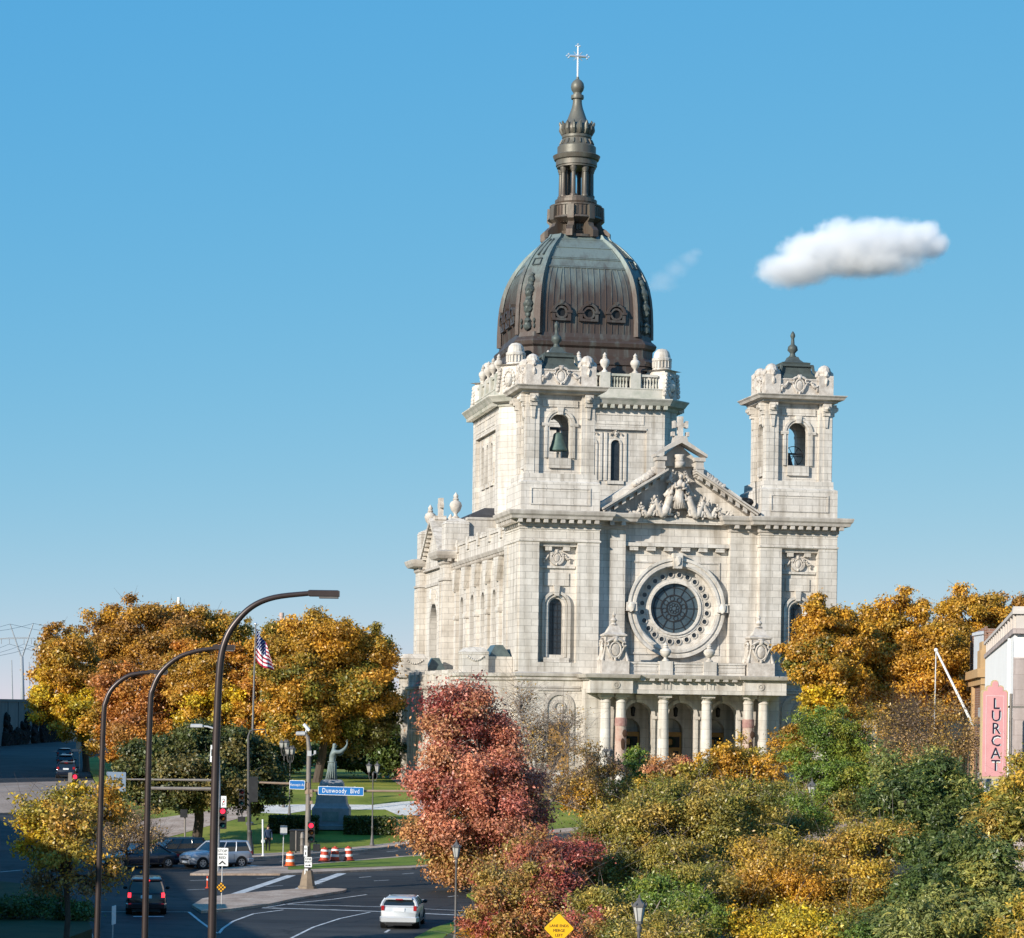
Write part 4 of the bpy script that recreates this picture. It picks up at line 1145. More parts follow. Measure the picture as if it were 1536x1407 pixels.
for k in range(4):
    an = PI / 4 + k * PI / 2
    dx, dy = math.cos(an), math.sin(an)
    c = (dx * 10.35, VC + dy * 10.35); h = 1.2
    m = MB()
    q = [(c[0] + (-h * dy * sx + 1.1 * dx * sy), c[1] + (h * dx * sx + 1.1 * dy * sy)) for sx, sy in ((-1, 1), (-1, -1), (1, -1), (1, 1))]
    m.sweep(q, [(0, 40.5), (0, 43.1), (.1, 43.2), (.1, 43.35), (-.3, 43.4)])
    m.lathe(c[0], c[1], [(.95, 43.35), (.95, 43.6), (.85, 43.7), (.85, 44.3), (.98, 44.4), (.98, 44.62), (.85, 44.7), (.82, 44.95), (.7, 45.3), (.45, 45.55), (.02, 45.65)], 18)
    for i in range(18):
        a = 2 * PI * i / 18; m.tube([(c[0] + .9 * math.cos(a), c[1] + .9 * math.sin(a), 43.72), (c[0] + .9 * math.cos(a), c[1] + .9 * math.sin(a), 44.35)], .07, 5)
    fo = (c[0] + dx * 1.1, c[1] + dy * 1.1)
    def bl(s_, zz, r, sd):
        m.blob((fo[0] - dy * s_ + dx * .05, fo[1] + dx * s_ + dy * .05, zz), (r, r, r * 1.2), sd, .3, 1)
    for i in range(16):
        t = 2 * PI * i / 16; bl(.62 * math.cos(t), 41.9 + .95 * math.sin(t), .2, i)
    m.blob((fo[0], fo[1], 41.9), (.45, .45, .7), 3, .1); 
    for s_ in (-1, 1):
        for i in range(6): bl(s_ * (1.05 + .05 * i), 42.9 - .38 * i, .24, 30 + i)
    P(m, 'turret', STONE2, drum)
for x in (-2.45, 0, 2.45):
    m = MB(); front(m, VC - 8.42).arched(x, 1.0, 32.3, 35.9, 0, .06); P(m, 'window', GLASSD, drum)
    m = MB(); fr = front(m, VC - 8.6); cartouche(fr, x, 37.0, 1.2, .55, seed=int(x * 10) + 50); P(m, 'carved_keystone', CARVED, drum)
    m = MB(); leftside(m, -8.42).arched(VC + x, 1.0, 32.3, 35.9, 0, .06); P(m, 'window', GLASSD, drum)

# ---------------------------------------------------------------- copper dome
m = MB()
m.sweep(octo(7.8, 1.9), [(0, 41.3), (-.35, 42.2), (-.65, 44.2), (-.50, 44.3), (-.50, 44.75), (-1.0, 45.2), (-.98, 45.9), (-.72, 46.1), (-.62, 46.45), (-.7, 46.6), (-1.1, 46.95), (-1.2, 47.4)])
DP = [(6.542, 47.4), (6.532, 48.6), (6.469, 50.2), (6.361, 51.3), (6.19, 52.3), (5.937, 53.2), (5.594, 54.05), (5.188, 54.85), (4.71, 55.6), (4.169, 56.3), (3.564, 56.95), (2.933, 57.5), (2.7, 57.9)]
vs = []; fs = []
n = 8
for a, z in DP:
    c = 1.45 * (a / 6.54)
    vs += [(x, y, z) for x, y in octo(a, c)]
for k in range(len(DP) - 1):
    for i in range(n): fs.append((k * n + i, k * n + (i + 1) % n, (k + 1) * n + (i + 1) % n, (k + 1) * n + i))
fs.append(tuple((len(DP) - 1) * n + i for i in range(n)))
m.add(vs, fs)
dome = P(m, 'dome', COPPER)
def dome_a(z):
    for (a0, z0), (a1, z1) in zip(DP, DP[1:]):
        if z0 <= z <= z1: return a0 + (a1 - a0) * (z - z0) / (z1 - z0)
    return DP[-1][0]
# standing seams and horizontal rolls on the four main faces
m = MB()
zs = [47.4 + (54.0 - 47.4) * i / 12 for i in range(13)]
for r4 in range(4):
    ca, sa = [(1, 0), (0, 1), (-1, 0), (0, -1)][r4]
    def T(u, out, z): return (ca * u - sa * out, VC + sa * u + ca * out, z)
    for i in range(-8, 9):
        u = i * .66
        m.tube([T(u * .9 * (dome_a(z) - .8) / 5.74 if abs(u) > 3 else u * .9, -(dome_a(z) + .02), z) for z in zs], .06, 5)
    for z, w in ((54.05, .10), (54.2, .06), (55.0, .08), (55.15, .05), (56.3, .07), (57.3, .06)):
        a = dome_a(z); m.tube([T(-(a * .79), -(a + .02), z), T(a * .79, -(a + .02), z)], w, 5)
    for z0, z1 in ((55.0, 56.3), (56.3, 57.4)):
        for s in (-1, 1):
            m.tube([T(s * dome_a(z0) * .66, -(dome_a(z0) + .02), z0), T(s * dome_a(z1) * .66, -(dome_a(z1) + .02), z1)], .05, 5)
P(m, 'seam', COPPER, dome)
# ribs on the chamfered corners
for k in range(4):
    an = PI / 4 + k * PI / 2; dx, dy = math.cos(an), math.sin(an)
    m = MB(); vs = []; fs = []
    zz = [47.2] + [p[1] for p in DP]
    for z in zz:
        a = dome_a(max(z, 47.4)); c = 1.45 * a / 6.54; R = (a - c / 2) * math.sqrt(2) + .22; w = c / math.sqrt(2) * 1.32 + .12
        for s_, o in ((-1, -.5), (-1, 0), (-.72, .0), (-.70, -.14), (.70, -.14), (.72, 0), (1, 0), (1, -.5)):
            vs.append((dx * (R + o) - dy * w * s_, VC + dy * (R + o) + dx * w * s_, z))
    for j in range(len(zz) - 1):
        for i in range(7): fs.append((j * 8 + i, j * 8 + i + 1, (j + 1) * 8 + i + 1, (j + 1) * 8 + i))
    m.add(vs, fs)
    rib = P(m, 'rib', COPPER, dome)
    m = MB()   # torch ornament standing on the rib
    def on(z, o=0.0, s_=0.0):
        a = dome_a(z); c = 1.45 * a / 6.54; R = (a - c / 2) * math.sqrt(2) + .16 + o
        return (dx * R - dy * s_, VC + dy * R + dx * s_, z)
    for z, r in ((48.0, .42), (48.5, .36), (49.1, .28), (49.7, .44), (50.2, .5), (50.7, .34), (51.2, .4), (51.7, .5), (52.2, .3), (52.7, .38), (53.2, .2)):
        m.blob(on(z), (r, r, r * 1.1), int(z * 10), .3, 2)
    for s_ in (-.75, .75):
        for z in (48.0, 48.5): m.blob(on(z, 0, s_), (.14, .14, .3), 4, .2, 1)
    m.tube([on(54.3, .05, -.45), on(54.3, .05, .45), on(55.0, .05, .42), on(55.0, .05, -.42), on(54.3, .05, -.45)], .06, 5)
    for s_ in (-.3, .3): m.tube([on(55.4, .05, s_), on(57.3, .05, s_ * .6)], .09, 5)
    P(m, 'torch_ornament', COPPER3, dome)
# round dormers, three to a face
def dormer(T, u):
    z = 49.35; a = dome_a(z)
    m = MB()
    fr = Fr(m, T(u, -(a + .42), 0)[:2], (T(1, 0, 0)[0] - T(0, 0, 0)[0], T(1, 0, 0)[1] - T(0, 0, 0)[1]), (T(0, 1, 0)[0] - T(0, 0, 0)[0], T(0, 1, 0)[1] - T(0, 0, 0)[1]))
    fr.ring(0, z, .42, .62, 0, .6, 20); fr.ring(0, z + .05, .70, .95, -.12, .9, 16, 0, PI)
    for s_ in (-1, 1):
        a0, a1 = sorted((s_ * .95, s_ * .62)); fr.box(a0, a1, .02, .6, 48.6, 49.4); fr.box(a0 - .12, a1 + .12, -.1, .6, 49.32, 49.55)
    fr.box(-.95, .95, .03, .6, 48.55, 48.8); fr.prism([(-.12, z + .85), (.12, z + .85), (.2, z + 1.2), (-.2, z + 1.2)], -.2, .8)
    d = P(m, 'dormer', COPPER, dome)
    m = MB(); Fr(m, fr.o, fr.sv, fr.dv).disc(0, z, .45, .22, .28, 20); P(m, 'dormer_glass', IRON, dome)
for r4 in (0, 1, 3):
    ca, sa = [(1, 0), (0, 1), (-1, 0), (0, -1)][r4]
    for u in (-2.75, 0, 2.75): dormer((lambda u_, o_, z_, ca=ca, sa=sa: (ca * u_ - sa * o_, VC + sa * u_ + ca * o_, z_)), u)

# ---------------------------------------------------------------- lantern
m = MB()
Lp = [(3.1, 57.7), (3.1, 57.95), (2.2, 58.0), (1.9, 58.3), (1.95, 58.5), (1.75, 58.6), (1.75, 59.2), (2.15, 59.35), (2.5, 59.55), (2.85, 59.75), (2.75, 59.95), (2.55, 60.0), (2.55, 61.0), (2.65, 61.05), (2.65, 61.2), (2.0, 61.25), (2.12, 61.5), (2.12, 61.8), (1.85, 61.9), (1.85, 62.05), (.4, 62.06)]
m.lathe(0, VC, [(r, z) for r, z in Lp], 32)
for i in range(40):
    a = 2 * PI * i / 40; m.tube([(2.58 * math.cos(a), VC + 2.58 * math.sin(a), 60.05), (2.58 * math.cos(a), VC + 2.58 * math.sin(a), 60.98)], .06, 5)
    m.tube([(1.8 * math.cos(a), VC + 1.8 * math.sin(a), 58.6), (1.8 * math.cos(a), VC + 1.8 * math.sin(a), 59.2), (2.2 * math.cos(a), VC + 2.2 * math.sin(a), 59.4)], .07, 5)
for k in range(8):      # scroll buttresses
    a = PI / 8 + k * PI / 4; c, s_ = math.cos(a), math.sin(a)
    w = .32
    prof2 = [(1.6, 57.7), (3.55, 57.7), (3.55, 58.35), (3.2, 58.7), (2.8, 58.9), (2.6, 59.3), (2.9, 59.6), (2.9, 59.8), (2.85, 61.0), (1.6, 61.0)]
    vs = [(c * r - s_ * q, VC + s_ * r + c * q, z) for q in (-w, w) for r, z in prof2]; nn = len(prof2)
    m.add(vs, [tuple(range(nn)), tuple(range(2 * nn - 1, nn - 1, -1))] + [(i, (i + 1) % nn, nn + (i + 1) % nn, nn + i) for i in range(nn)])
lan = P(m, 'lantern', COPPER2)
for k in range(8):
    a = PI / 8 + k * PI / 4
    m = MB(); m.lathe(1.55 * math.cos(a), VC + 1.55 * math.sin(a), [(.36, 62.05), (.36, 62.2), (.25, 62.35), (.22, 64.5), (.27, 64.55), (.27, 64.65), (.36, 64.85), (.36, 65.1)], 12)
    m.box(1.18 * math.cos(a) - .12, 1.18 * math.cos(a) + .12, VC + 1.18 * math.sin(a) - .12, VC + 1.18 * math.sin(a) + .12, 62.05, 65.1)
    P(m, 'column', COPPER2, lan, smooth=True, auto=40)
m = MB()
Lp = [(1.0, 65.0), (1.98, 65.1), (1.98, 65.25), (2.08, 65.3), (2.08, 65.8), (2.25, 65.9), (2.35, 66.15), (2.4, 66.3), (2.2, 66.4), (1.95, 66.446), (1.95, 67.233), (1.85, 67.325), (1.7, 67.418), (1.5, 67.788), (1.42, 68.065), (1.5, 68.157), (1.5, 68.389), (1.4, 68.481), (1.55, 68.713), (1.6, 69.082), (1.5, 69.453), (1.2, 69.73), (0.98, 70.1), (0.78, 70.655), (0.58, 71.21), (0.48, 71.672), (0.45, 72.043), (0.46, 72.135), (0.63, 72.181), (0.66, 72.366), (0.63, 72.551), (0.46, 72.597), (0.42, 72.782), (0.46, 72.875), (0.6, 73.06), (0.68, 73.384), (0.62, 73.754), (0.42, 74.031), (0.16, 74.216), (0.12, 74.447), (0.05, 74.494)]
m.lathe(0, VC, Lp, 28)
for i in range(16):     # crown of leaves
    a = 2 * PI * i / 16; c, s_ = math.cos(a), math.sin(a)
    m.tube([(1.45 * c, VC + 1.45 * s_, 68.5), (1.66 * c, VC + 1.66 * s_, 68.95), (1.62 * c, VC + 1.62 * s_, 69.4), (1.78 * c, VC + 1.78 * s_, 69.65), (1.7 * c, VC + 1.7 * s_, 69.75)], [.14, .2, .17, .1, .05], 6)
    m.tube([(1.72 * c, VC + 1.72 * s_, 67.45), (1.48 * c, VC + 1.48 * s_, 67.95)], .1, 5)
P(m, 'spire', COPPER2, lan, smooth=True, auto=35)
m = MB()
m.tube([(0, VC, 74.4), (0, VC, 76.0), (0, VC, 77.6)], [.12, .13, .1], 8)
m.tube([(-.85, VC, 76.55), (0, VC, 76.55), (.85, VC, 76.55)], [.12, .15, .12], 8)
for x, z in ((-.95, 76.55), (.95, 76.55), (0, 77.6)):
    for dx, dz in ((.18, 0), (-.18, 0), (0, .18), (0, -.18)): m.blob((x + dx, VC, z + dz), (.12, .08, .12), 1, 0, 1)
for sx in (-1, 1):
    for sz in (-1, 1): m.tube([(sx * .1, VC, 76.55 + sz * .1), (sx * .45, VC, 76.55 + sz * .45)], [.06, .03], 5)
P(m, 'cross', GOLD, lan)

dome.scale = (1, 1, .990); lan.scale = (1, 1, .990)

# ---------------------------------------------------------------- portico
m = MB()
f = front(m, -.95)
f.arch_wall(-6.94, 6.94, CB, 11.389, 0, .95, [(x, 2.3, CB, 9.55) for x in (-3.68, 0, 3.68)])
front(m, 2.6).arch_wall(-6.94, 6.94, CB, 11.389, 0, .9, [(x, 2.1, CB, 8.3) for x in (-3.68, 0, 3.68)])
for x in (-3.68, 0, 3.68):
    f.arch_frame(x, 2.3, .28, CB, 9.55, -.16, -.002)
    f.prism([(x - .2, 10.7), (x + .2, 10.7), (x + .3, 11.3), (x - .3, 11.3)], -.4, -.003)
    for s in (-1, 1): f.box(x + s * 1.15 - (.45 if s < 0 else 0), x + s * 1.15 + (.45 if s > 0 else 0), -.22, -.004, 9.3, 9.55)
for s in (-1, 1):
    a, b = sorted((s * 6.94, s * 8.3)); m.box(a, b, -1.5, -.001, CB, 11.39)
m.box(-8.3, 8.3, -3.1, 2.0, 11.39, 11.75); m.box(-8.2, 8.2, -3.0, 2.0, 11.75, 12.45)
m.box(-8.6, 8.6, -3.6, 3.4, CB, 3.35); m.box(-8.6, 8.6, -4.1, -3.6, CB, 3.2); m.box(-8.6, 8.6, -4.6, -4.1, CB, 3.05)
m.box(-6.9, 6.9, 3.5, 5.2, CB, 12.2)
# triglyph strips over the columns and rosettes on the end blocks
for x in (-7.3, -5.0, -1.85, 1.85, 5.0, 7.3):
    for q in (-.3, 0, .3): m.box(x + q - .1, x + q + .1, -3.06, -3.0, 11.76, 12.44)
for s in (-1, 1):
    a, b = sorted((s * 4.75, s * 8.35)); m.box(a, b, -3.42, -3.101, 11.40, 12.44)
    front(m, -3.48).ring(s * 6.15, 12.08, .17, .3, 0, .059, 16); front(m, -3.47).disc(s * 6.15, 12.08, .12, 0, .049, 12)
port = P(m, 'portico', STONE2)
m = MB()
m.sweep([(-8.35, 0), (-8.35, -3.42), (-4.75, -3.42), (-4.75, -3.1), (4.75, -3.1), (4.75, -3.42), (8.35, -3.42), (8.35, 0)], [(0, 12.44), (.12, 12.5), (.12, 12.6), (.42, 12.66), (.5, 12.82), (.55, 12.95), (-.3, 13.0)], closed=False)
m.box(-8.3, 8.3, -3.0, 1.2, 12.45, 12.98)
modillions(m, -4.3, 4.3, -3.2, 12.45, 12.658, .3, .4, .35)
P(m, 'cornice', TRIM, port)
m = MB()
m.box(-4.9, 4.9, -2.95, -2.5, 12.98, 13.85); m.box(-4.9, 4.9, -3.02, -2.43, 13.85, 14.0)
for x in (-1.87, 1.87): m.box(x - .55, x + .55, -3.12, -2.38, 12.98, 14.1)
for (b0, b1) in ((-4.8, -2.6), (-1.2, 1.2), (2.6, 4.8)):
    for bx in ((b0, b1, 13.2, 13.27), (b0, b1, 13.62, 13.69)): m.box(bx[0], bx[1], -3.0, -2.951, bx[2], bx[3])
P(m, 'balustrade', STONE2, port)
for x in (-1.87, 1.87): urn(x, -2.75, 14.1, 1.55, .5, port, STONE2)
for s in (-1, 1):
    x = s * 6.2
    m = MB(); m.box(x - 1.15, x + 1.15, -3.3, -1.4, 12.98, 14.05); m.box(x - .85, x + .85, -3.0, -1.7, 14.05, 16.05); m.sweep(rect(x - .9, x + .9, -3.05, -1.65), [(0, 16.05), (.08, 16.12), (.08, 16.22), (-.25, 16.4), (-.5, 16.9), (-.62, 17.1)])
    m.lathe(x, -2.35, [(.3, 17.05), (.15, 17.2), (.3, 17.4), (.1, 17.65), (.16, 17.85), (.02, 18.1)], 10)
    cartouche(front(m, -3.0), x, 15.0, 1.7, 1.75, seed=int(20 + s), swags=False); cartouche(leftside(m, x - .85), -2.35, 15.0, 1.2, 1.6, seed=int(25 + s), swags=False)
    for q in (-1, 1):
        for yy in (-2.95, -1.75): m.tube([(x + q * (.78 + .30 * t * t), yy, 16.0 - 1.9 * t) for t in np.linspace(0, 1, 7)] + [(x + q * 1.0, yy, 13.98)], [.13, .10, .09, .09, .10, .13, .18, .16], 7)
    P(m, 'pedestal', CARVED, port)
BAN_R = material('maroon banner cloth', (0.24, 0.11, 0.105), 0.85, col2=(0.40, 0.26, 0.22), scale=3)
BAN_C = material('cream banner cloth', (0.50, 0.42, 0.35), 0.85, col2=(0.34, 0.18, 0.14), scale=1.6)
for x in (-6.75, -5.45, -1.85, 1.85, 5.45, 6.75):
    m = MB(); r = .47
    m.box(x - .62, x + .62, -2.82, -1.58, 3.35, 3.7)
    m.lathe(x, -2.2, [(.6, 3.7), (.6, 3.85), (.52, 3.95), (.52, 4.05), (r, 4.15), (r, 6.5), (r * .97, 8.0), (r * .87, 10.6), (r * .95, 10.65), (r * .95, 10.75), (r * .87, 10.78), (r * .87, 10.9), (r * 1.15, 11.05), (r * 1.15, 11.1)], 22)
    m.box(x - .58, x + .58, -2.78, -1.62, 11.1, 11.388)
    c = P(m, 'column', STONE2, port, smooth=True, auto=35)
    if abs(abs(x) - 5.45) < .01:
        m = MB(); m.lathe(x, -2.2, [(r + .02, 5.0), (r + .02, 6.4), (r, 8.0), (r * .94 + .01, 9.4)], 22); P(m, 'banner', BAN_C, port)
        m = MB(); m.lathe(x, -2.2, [(r + .035, 8.7), (r + .03, 9.35)], 22); P(m, 'banner_band', BAN_R, port); m = MB(); m.lathe(x, -2.2, [(r + .04, 5.0), (r + .04, 5.6)], 22); P(m, 'banner_band', BAN_R, port)
        m = MB(); m.blob((x + .25, -2.63, 8.1), (.24, .1, .32), 3, .1, 2); m.blob((x + .1, -2.66, 7.2), (.2, .06, .5), 4, .3, 2); P(m, 'painted_head', material('dark brown paint', (.05, .025, .015), .8), port)
for x in (-3.68, 0, 3.68):
    m = MB(); q = front(m, 2.75); q.box(x - 1.02, x + 1.02, 0, .15, 3.35, 8.2)
    for s in (-1, 1):
        for z0, z1 in ((3.6, 5.2), (5.4, 6.7)): 
            a, b = sorted((x + s * .18, x + s * .88)); q.box(a, b, -.05, 0, z0, z1)
    d = P(m, 'door', BRASSD, port)
    m = MB(); q = front(m, 2.69)
    for s in (-1, 1):
        a, b = sorted((x + s * .22, x + s * .84)); q.box(a, b, 0, .04, 6.9, 7.8); q.box(a + .08, b - .08, -.02, 0, 5.5, 6.6)
    P(m, 'door_window', IRON, port)
    m = MB(); q = front(m, 2.62); q.ring(x, 7.35, .28, .48, -.06, .06, 20); P(m, 'wreath', material('dark wreath green', (.01, .02, .012), .8), port)
    m = MB(); m.tube([(x, .9, 11.38), (x, .9, 10.35)], .025, 5); m.lathe(x, .9, [(.05, 10.35), (.22, 10.2), (.16, 9.65), (.2, 9.6), (.05, 9.5)], 6); P(m, 'hanging_lantern', IRON, port)
# bells hang free in the two belfries
def bell(c, label, dz=0.0, k=1.0, du=0.0, mat=None):
    t = thing('church_bell', tuple(Vector((0, 0, 0))), label, 'bell')
    M_ = Matrix.Translation((13.94, 214.0, 0)) @ Matrix.Rotation(CH_TH, 4, 'Z')
    loc = M_ @ Vector((c + du, 2.65 - 1.2, 31.6 + dz)); t.location = loc; t.rotation_euler = (0, 0, CH_TH)
    m = MB(); m.lathe(0, 0, [(.80 * k, 0), (.76 * k, .12 * k), (.6 * k, .5 * k), (.46 * k, 1.0 * k), (.40 * k, 1.35 * k), (.3 * k, 1.5 * k), (.1 * k, 1.55 * k)], 20); m.build('bell_body', mat or BRONZE, t, smooth=True)
    m = MB(); m.box(-1.3, 1.3, -.12, .12, 1.75 * k, 1.98 * k); m.tube([(0, 0, 1.5 * k), (0, 0, 1.8 * k)], .08, 6); m.box(-.12, .12, -.2, .2, 1.55 * k, 1.75 * k); m.build('headstock', IRON, t)
    m = MB(); m.box(-.09, .09, -.09, .09, -.8 + (1 - k) * .3, -.02); m.tube([(0, 0, .3), (0, 0, -.1)], .06, 6); m.build('clapper', mat or STONE2, t)
    return t
bell(-10.32, 'green bronze bell filling the arch of the left belfry')
b2 = bell(10.32, 'smaller dark bell with a wheel in the right belfry', -.75, .62, -.62, IRON)
m = MB(); fr = front(m, .3); fr.ring(.55, 1.0, .80, .86, 0, .06, 24); 
for i in range(3):
    t_ = i * PI / 3; fr.prism([(.55 + .8 * math.cos(t_ + .03), 1.0 + .8 * math.sin(t_ + .03)), (.55 + .8 * math.cos(t_ - .03), 1.0 + .8 * math.sin(t_ - .03)), (.55 - .8 * math.cos(t_ + .03), 1.0 - .8 * math.sin(t_ + .03)), (.55 - .8 * math.cos(t_ - .03), 1.0 - .8 * math.sin(t_ - .03))], .01, .05)
m.build('bell_wheel', IRON, b2)
# floodlight on the roof beside the right tower
m = MB(); m.blob((6.1, .8, 27.75), (.42, .42, .34), 1, .05); m.box(5.5, 5.9, .5, 1.1, 27.35, 28.1); m.tube([(6.1, .9, 27.4), (6.1, .9, 26.9)], .08, 6); m.tube([(6.7, .6, 27.0), (6.6, .5, 29.5)], .05, 6)
P(m, 'roof_floodlight', IRON)
# ================================================================ trees and shrubs
LEAF = leaf_material('autumn leaf', 0.30)
def bark(name, c): return material(name, c, .9, col2=tuple(x * 1.7 for x in c), scale=4, streak=.25, bump=.5, bump_scale=9)
BARK = bark('grey brown bark', (0.055, 0.042, 0.033))
BARKL = bark('pale grey bark', (0.17, 0.14, 0.12))
RNG = np.random.default_rng(11)

def lin(h):
    return tuple(((int(h[i:i + 2], 16) / 255) ** 2.2) for i in (0, 2, 4))
PAL = {   # leaf colours (surface reflectance), each a list of hues mixed clump by clump
    'gold': [(0.46, 0.243, 0.024), (0.414, 0.216, 0.024), (0.35, 0.18, 0.024), (0.267, 0.171, 0.024), (0.497, 0.279, 0.026)],
    'goldgreen': [(0.442, 0.234, 0.024), (0.35, 0.198, 0.024), (0.239, 0.171, 0.024), (0.138, 0.135, 0.022), (0.386, 0.198, 0.024)],
    'yellow': [(.52, .36, .02), (.46, .31, .02), (.36, .29, .03), (.48, .26, .02)],
    'brown': [(.38, .20, .026), (.30, .15, .03), (.44, .235, .022), (.27, .14, .035)],
    'rust': [(.35, .14, .03), (.29, .115, .032), (.39, .18, .03), (.26, .13, .03)],
    'orange': [(0.456, 0.209, 0.024), (0.389, 0.162, 0.026), (0.475, 0.257, 0.024), (0.266, 0.171, 0.024)],
    'darkgreen': [(.055, .070, .018), (.075, .085, .02), (.11, .10, .024), (.15, .115, .03), (.045, .06, .016)],
    'green': [(0.078, 0.13, 0.023), (0.117, 0.176, 0.026), (0.156, 0.195, 0.026), (0.221, 0.208, 0.026)],
    'maple': [(0.404, 0.145, 0.087), (0.35, 0.114, 0.077), (0.437, 0.186, 0.099), (0.284, 0.088, 0.066), (0.415, 0.207, 0.093)],
    'maplelow': [(0.402, 0.192, 0.08), (0.413, 0.213, 0.074), (0.359, 0.16, 0.074), (0.337, 0.223, 0.062)],
    'crimson': [(.28, .06, .05), (.32, .09, .06), (.25, .05, .045), (.33, .13, .06)],
    'redmix': [(0.347, 0.123, 0.062), (0.37, 0.084, 0.062), (0.381, 0.179, 0.062), (0.325, 0.213, 0.05), (0.269, 0.19, 0.039), (0.336, 0.095, 0.067)],
    'olive': [(0.256, 0.201, 0.037), (0.104, 0.104, 0.022), (0.415, 0.293, 0.061), (0.317, 0.238, 0.046), (0.183, 0.171, 0.03), (0.378, 0.256, 0.055), (0.146, 0.146, 0.024)],
    'olivegold': [(0.414, 0.265, 0.034), (0.31, 0.23, 0.034), (0.218, 0.19, 0.029), (0.483, 0.282, 0.034)],
    'tan': [(0.366, 0.201, 0.039), (0.439, 0.256, 0.044), (0.268, 0.171, 0.034), (0.329, 0.244, 0.037), (0.207, 0.171, 0.03), (0.488, 0.317, 0.037)],
    'deepgreen': [(0.047, 0.074, 0.016), (0.069, 0.099, 0.02), (0.106, 0.129, 0.027), (0.038, 0.056, 0.013)],
    'palegreen': [(0.161, 0.172, 0.046), (0.23, 0.23, 0.063), (0.098, 0.127, 0.029), (0.299, 0.265, 0.057)],
    'drytwig': [(.20, .13, .07), (.26, .16, .07), (.34, .21, .04), (.15, .10, .06)],
}

def leaf_mesh(centres, normals, axes, length, width, cols, name, parent, droop=None):
    """one small four-cornered blade per leaf"""
    n = len(centres)
    side = np.cross(normals, axes); side /= (np.linalg.norm(side, axis=1, keepdims=True) + 1e-9)
    L_ = length[:, None] * axes * .5; W_ = width[:, None] * side * .5
    bend = normals * (length[:, None] * .10)
    v = np.empty((n, 4, 3), np.float32)
    v[:, 0] = centres - L_; v[:, 1] = centres + W_ + bend * 1.2; v[:, 2] = centres + L_; v[:, 3] = centres - W_ + bend
    me = bpy.data.meshes.new(name)
    me.vertices.add(n * 4); me.vertices.foreach_set('co', v.reshape(-1))
    me.loops.add(n * 4); me.loops.foreach_set('vertex_index', np.arange(n * 4, dtype=np.int32))
    me.polygons.add(n); me.polygons.foreach_set('loop_start', np.arange(0, n * 4, 4, dtype=np.int32))
    me.update(calc_edges=True)
    a = me.attributes.new('leaf_colour', 'FLOAT_COLOR', 'FACE')
    c4 = np.ones((n, 4), np.float32); c4[:, :3] = cols
    a.data.foreach_set('color', c4.reshape(-1))
    me.materials.append(LEAF)
    o = bpy.data.objects.new(name, me); COL.objects.link(o); o.parent = parent
    ALL.append(o)
    return o

def unit(v): return v / (np.linalg.norm(v, axis=-1, keepdims=True) + 1e-9)

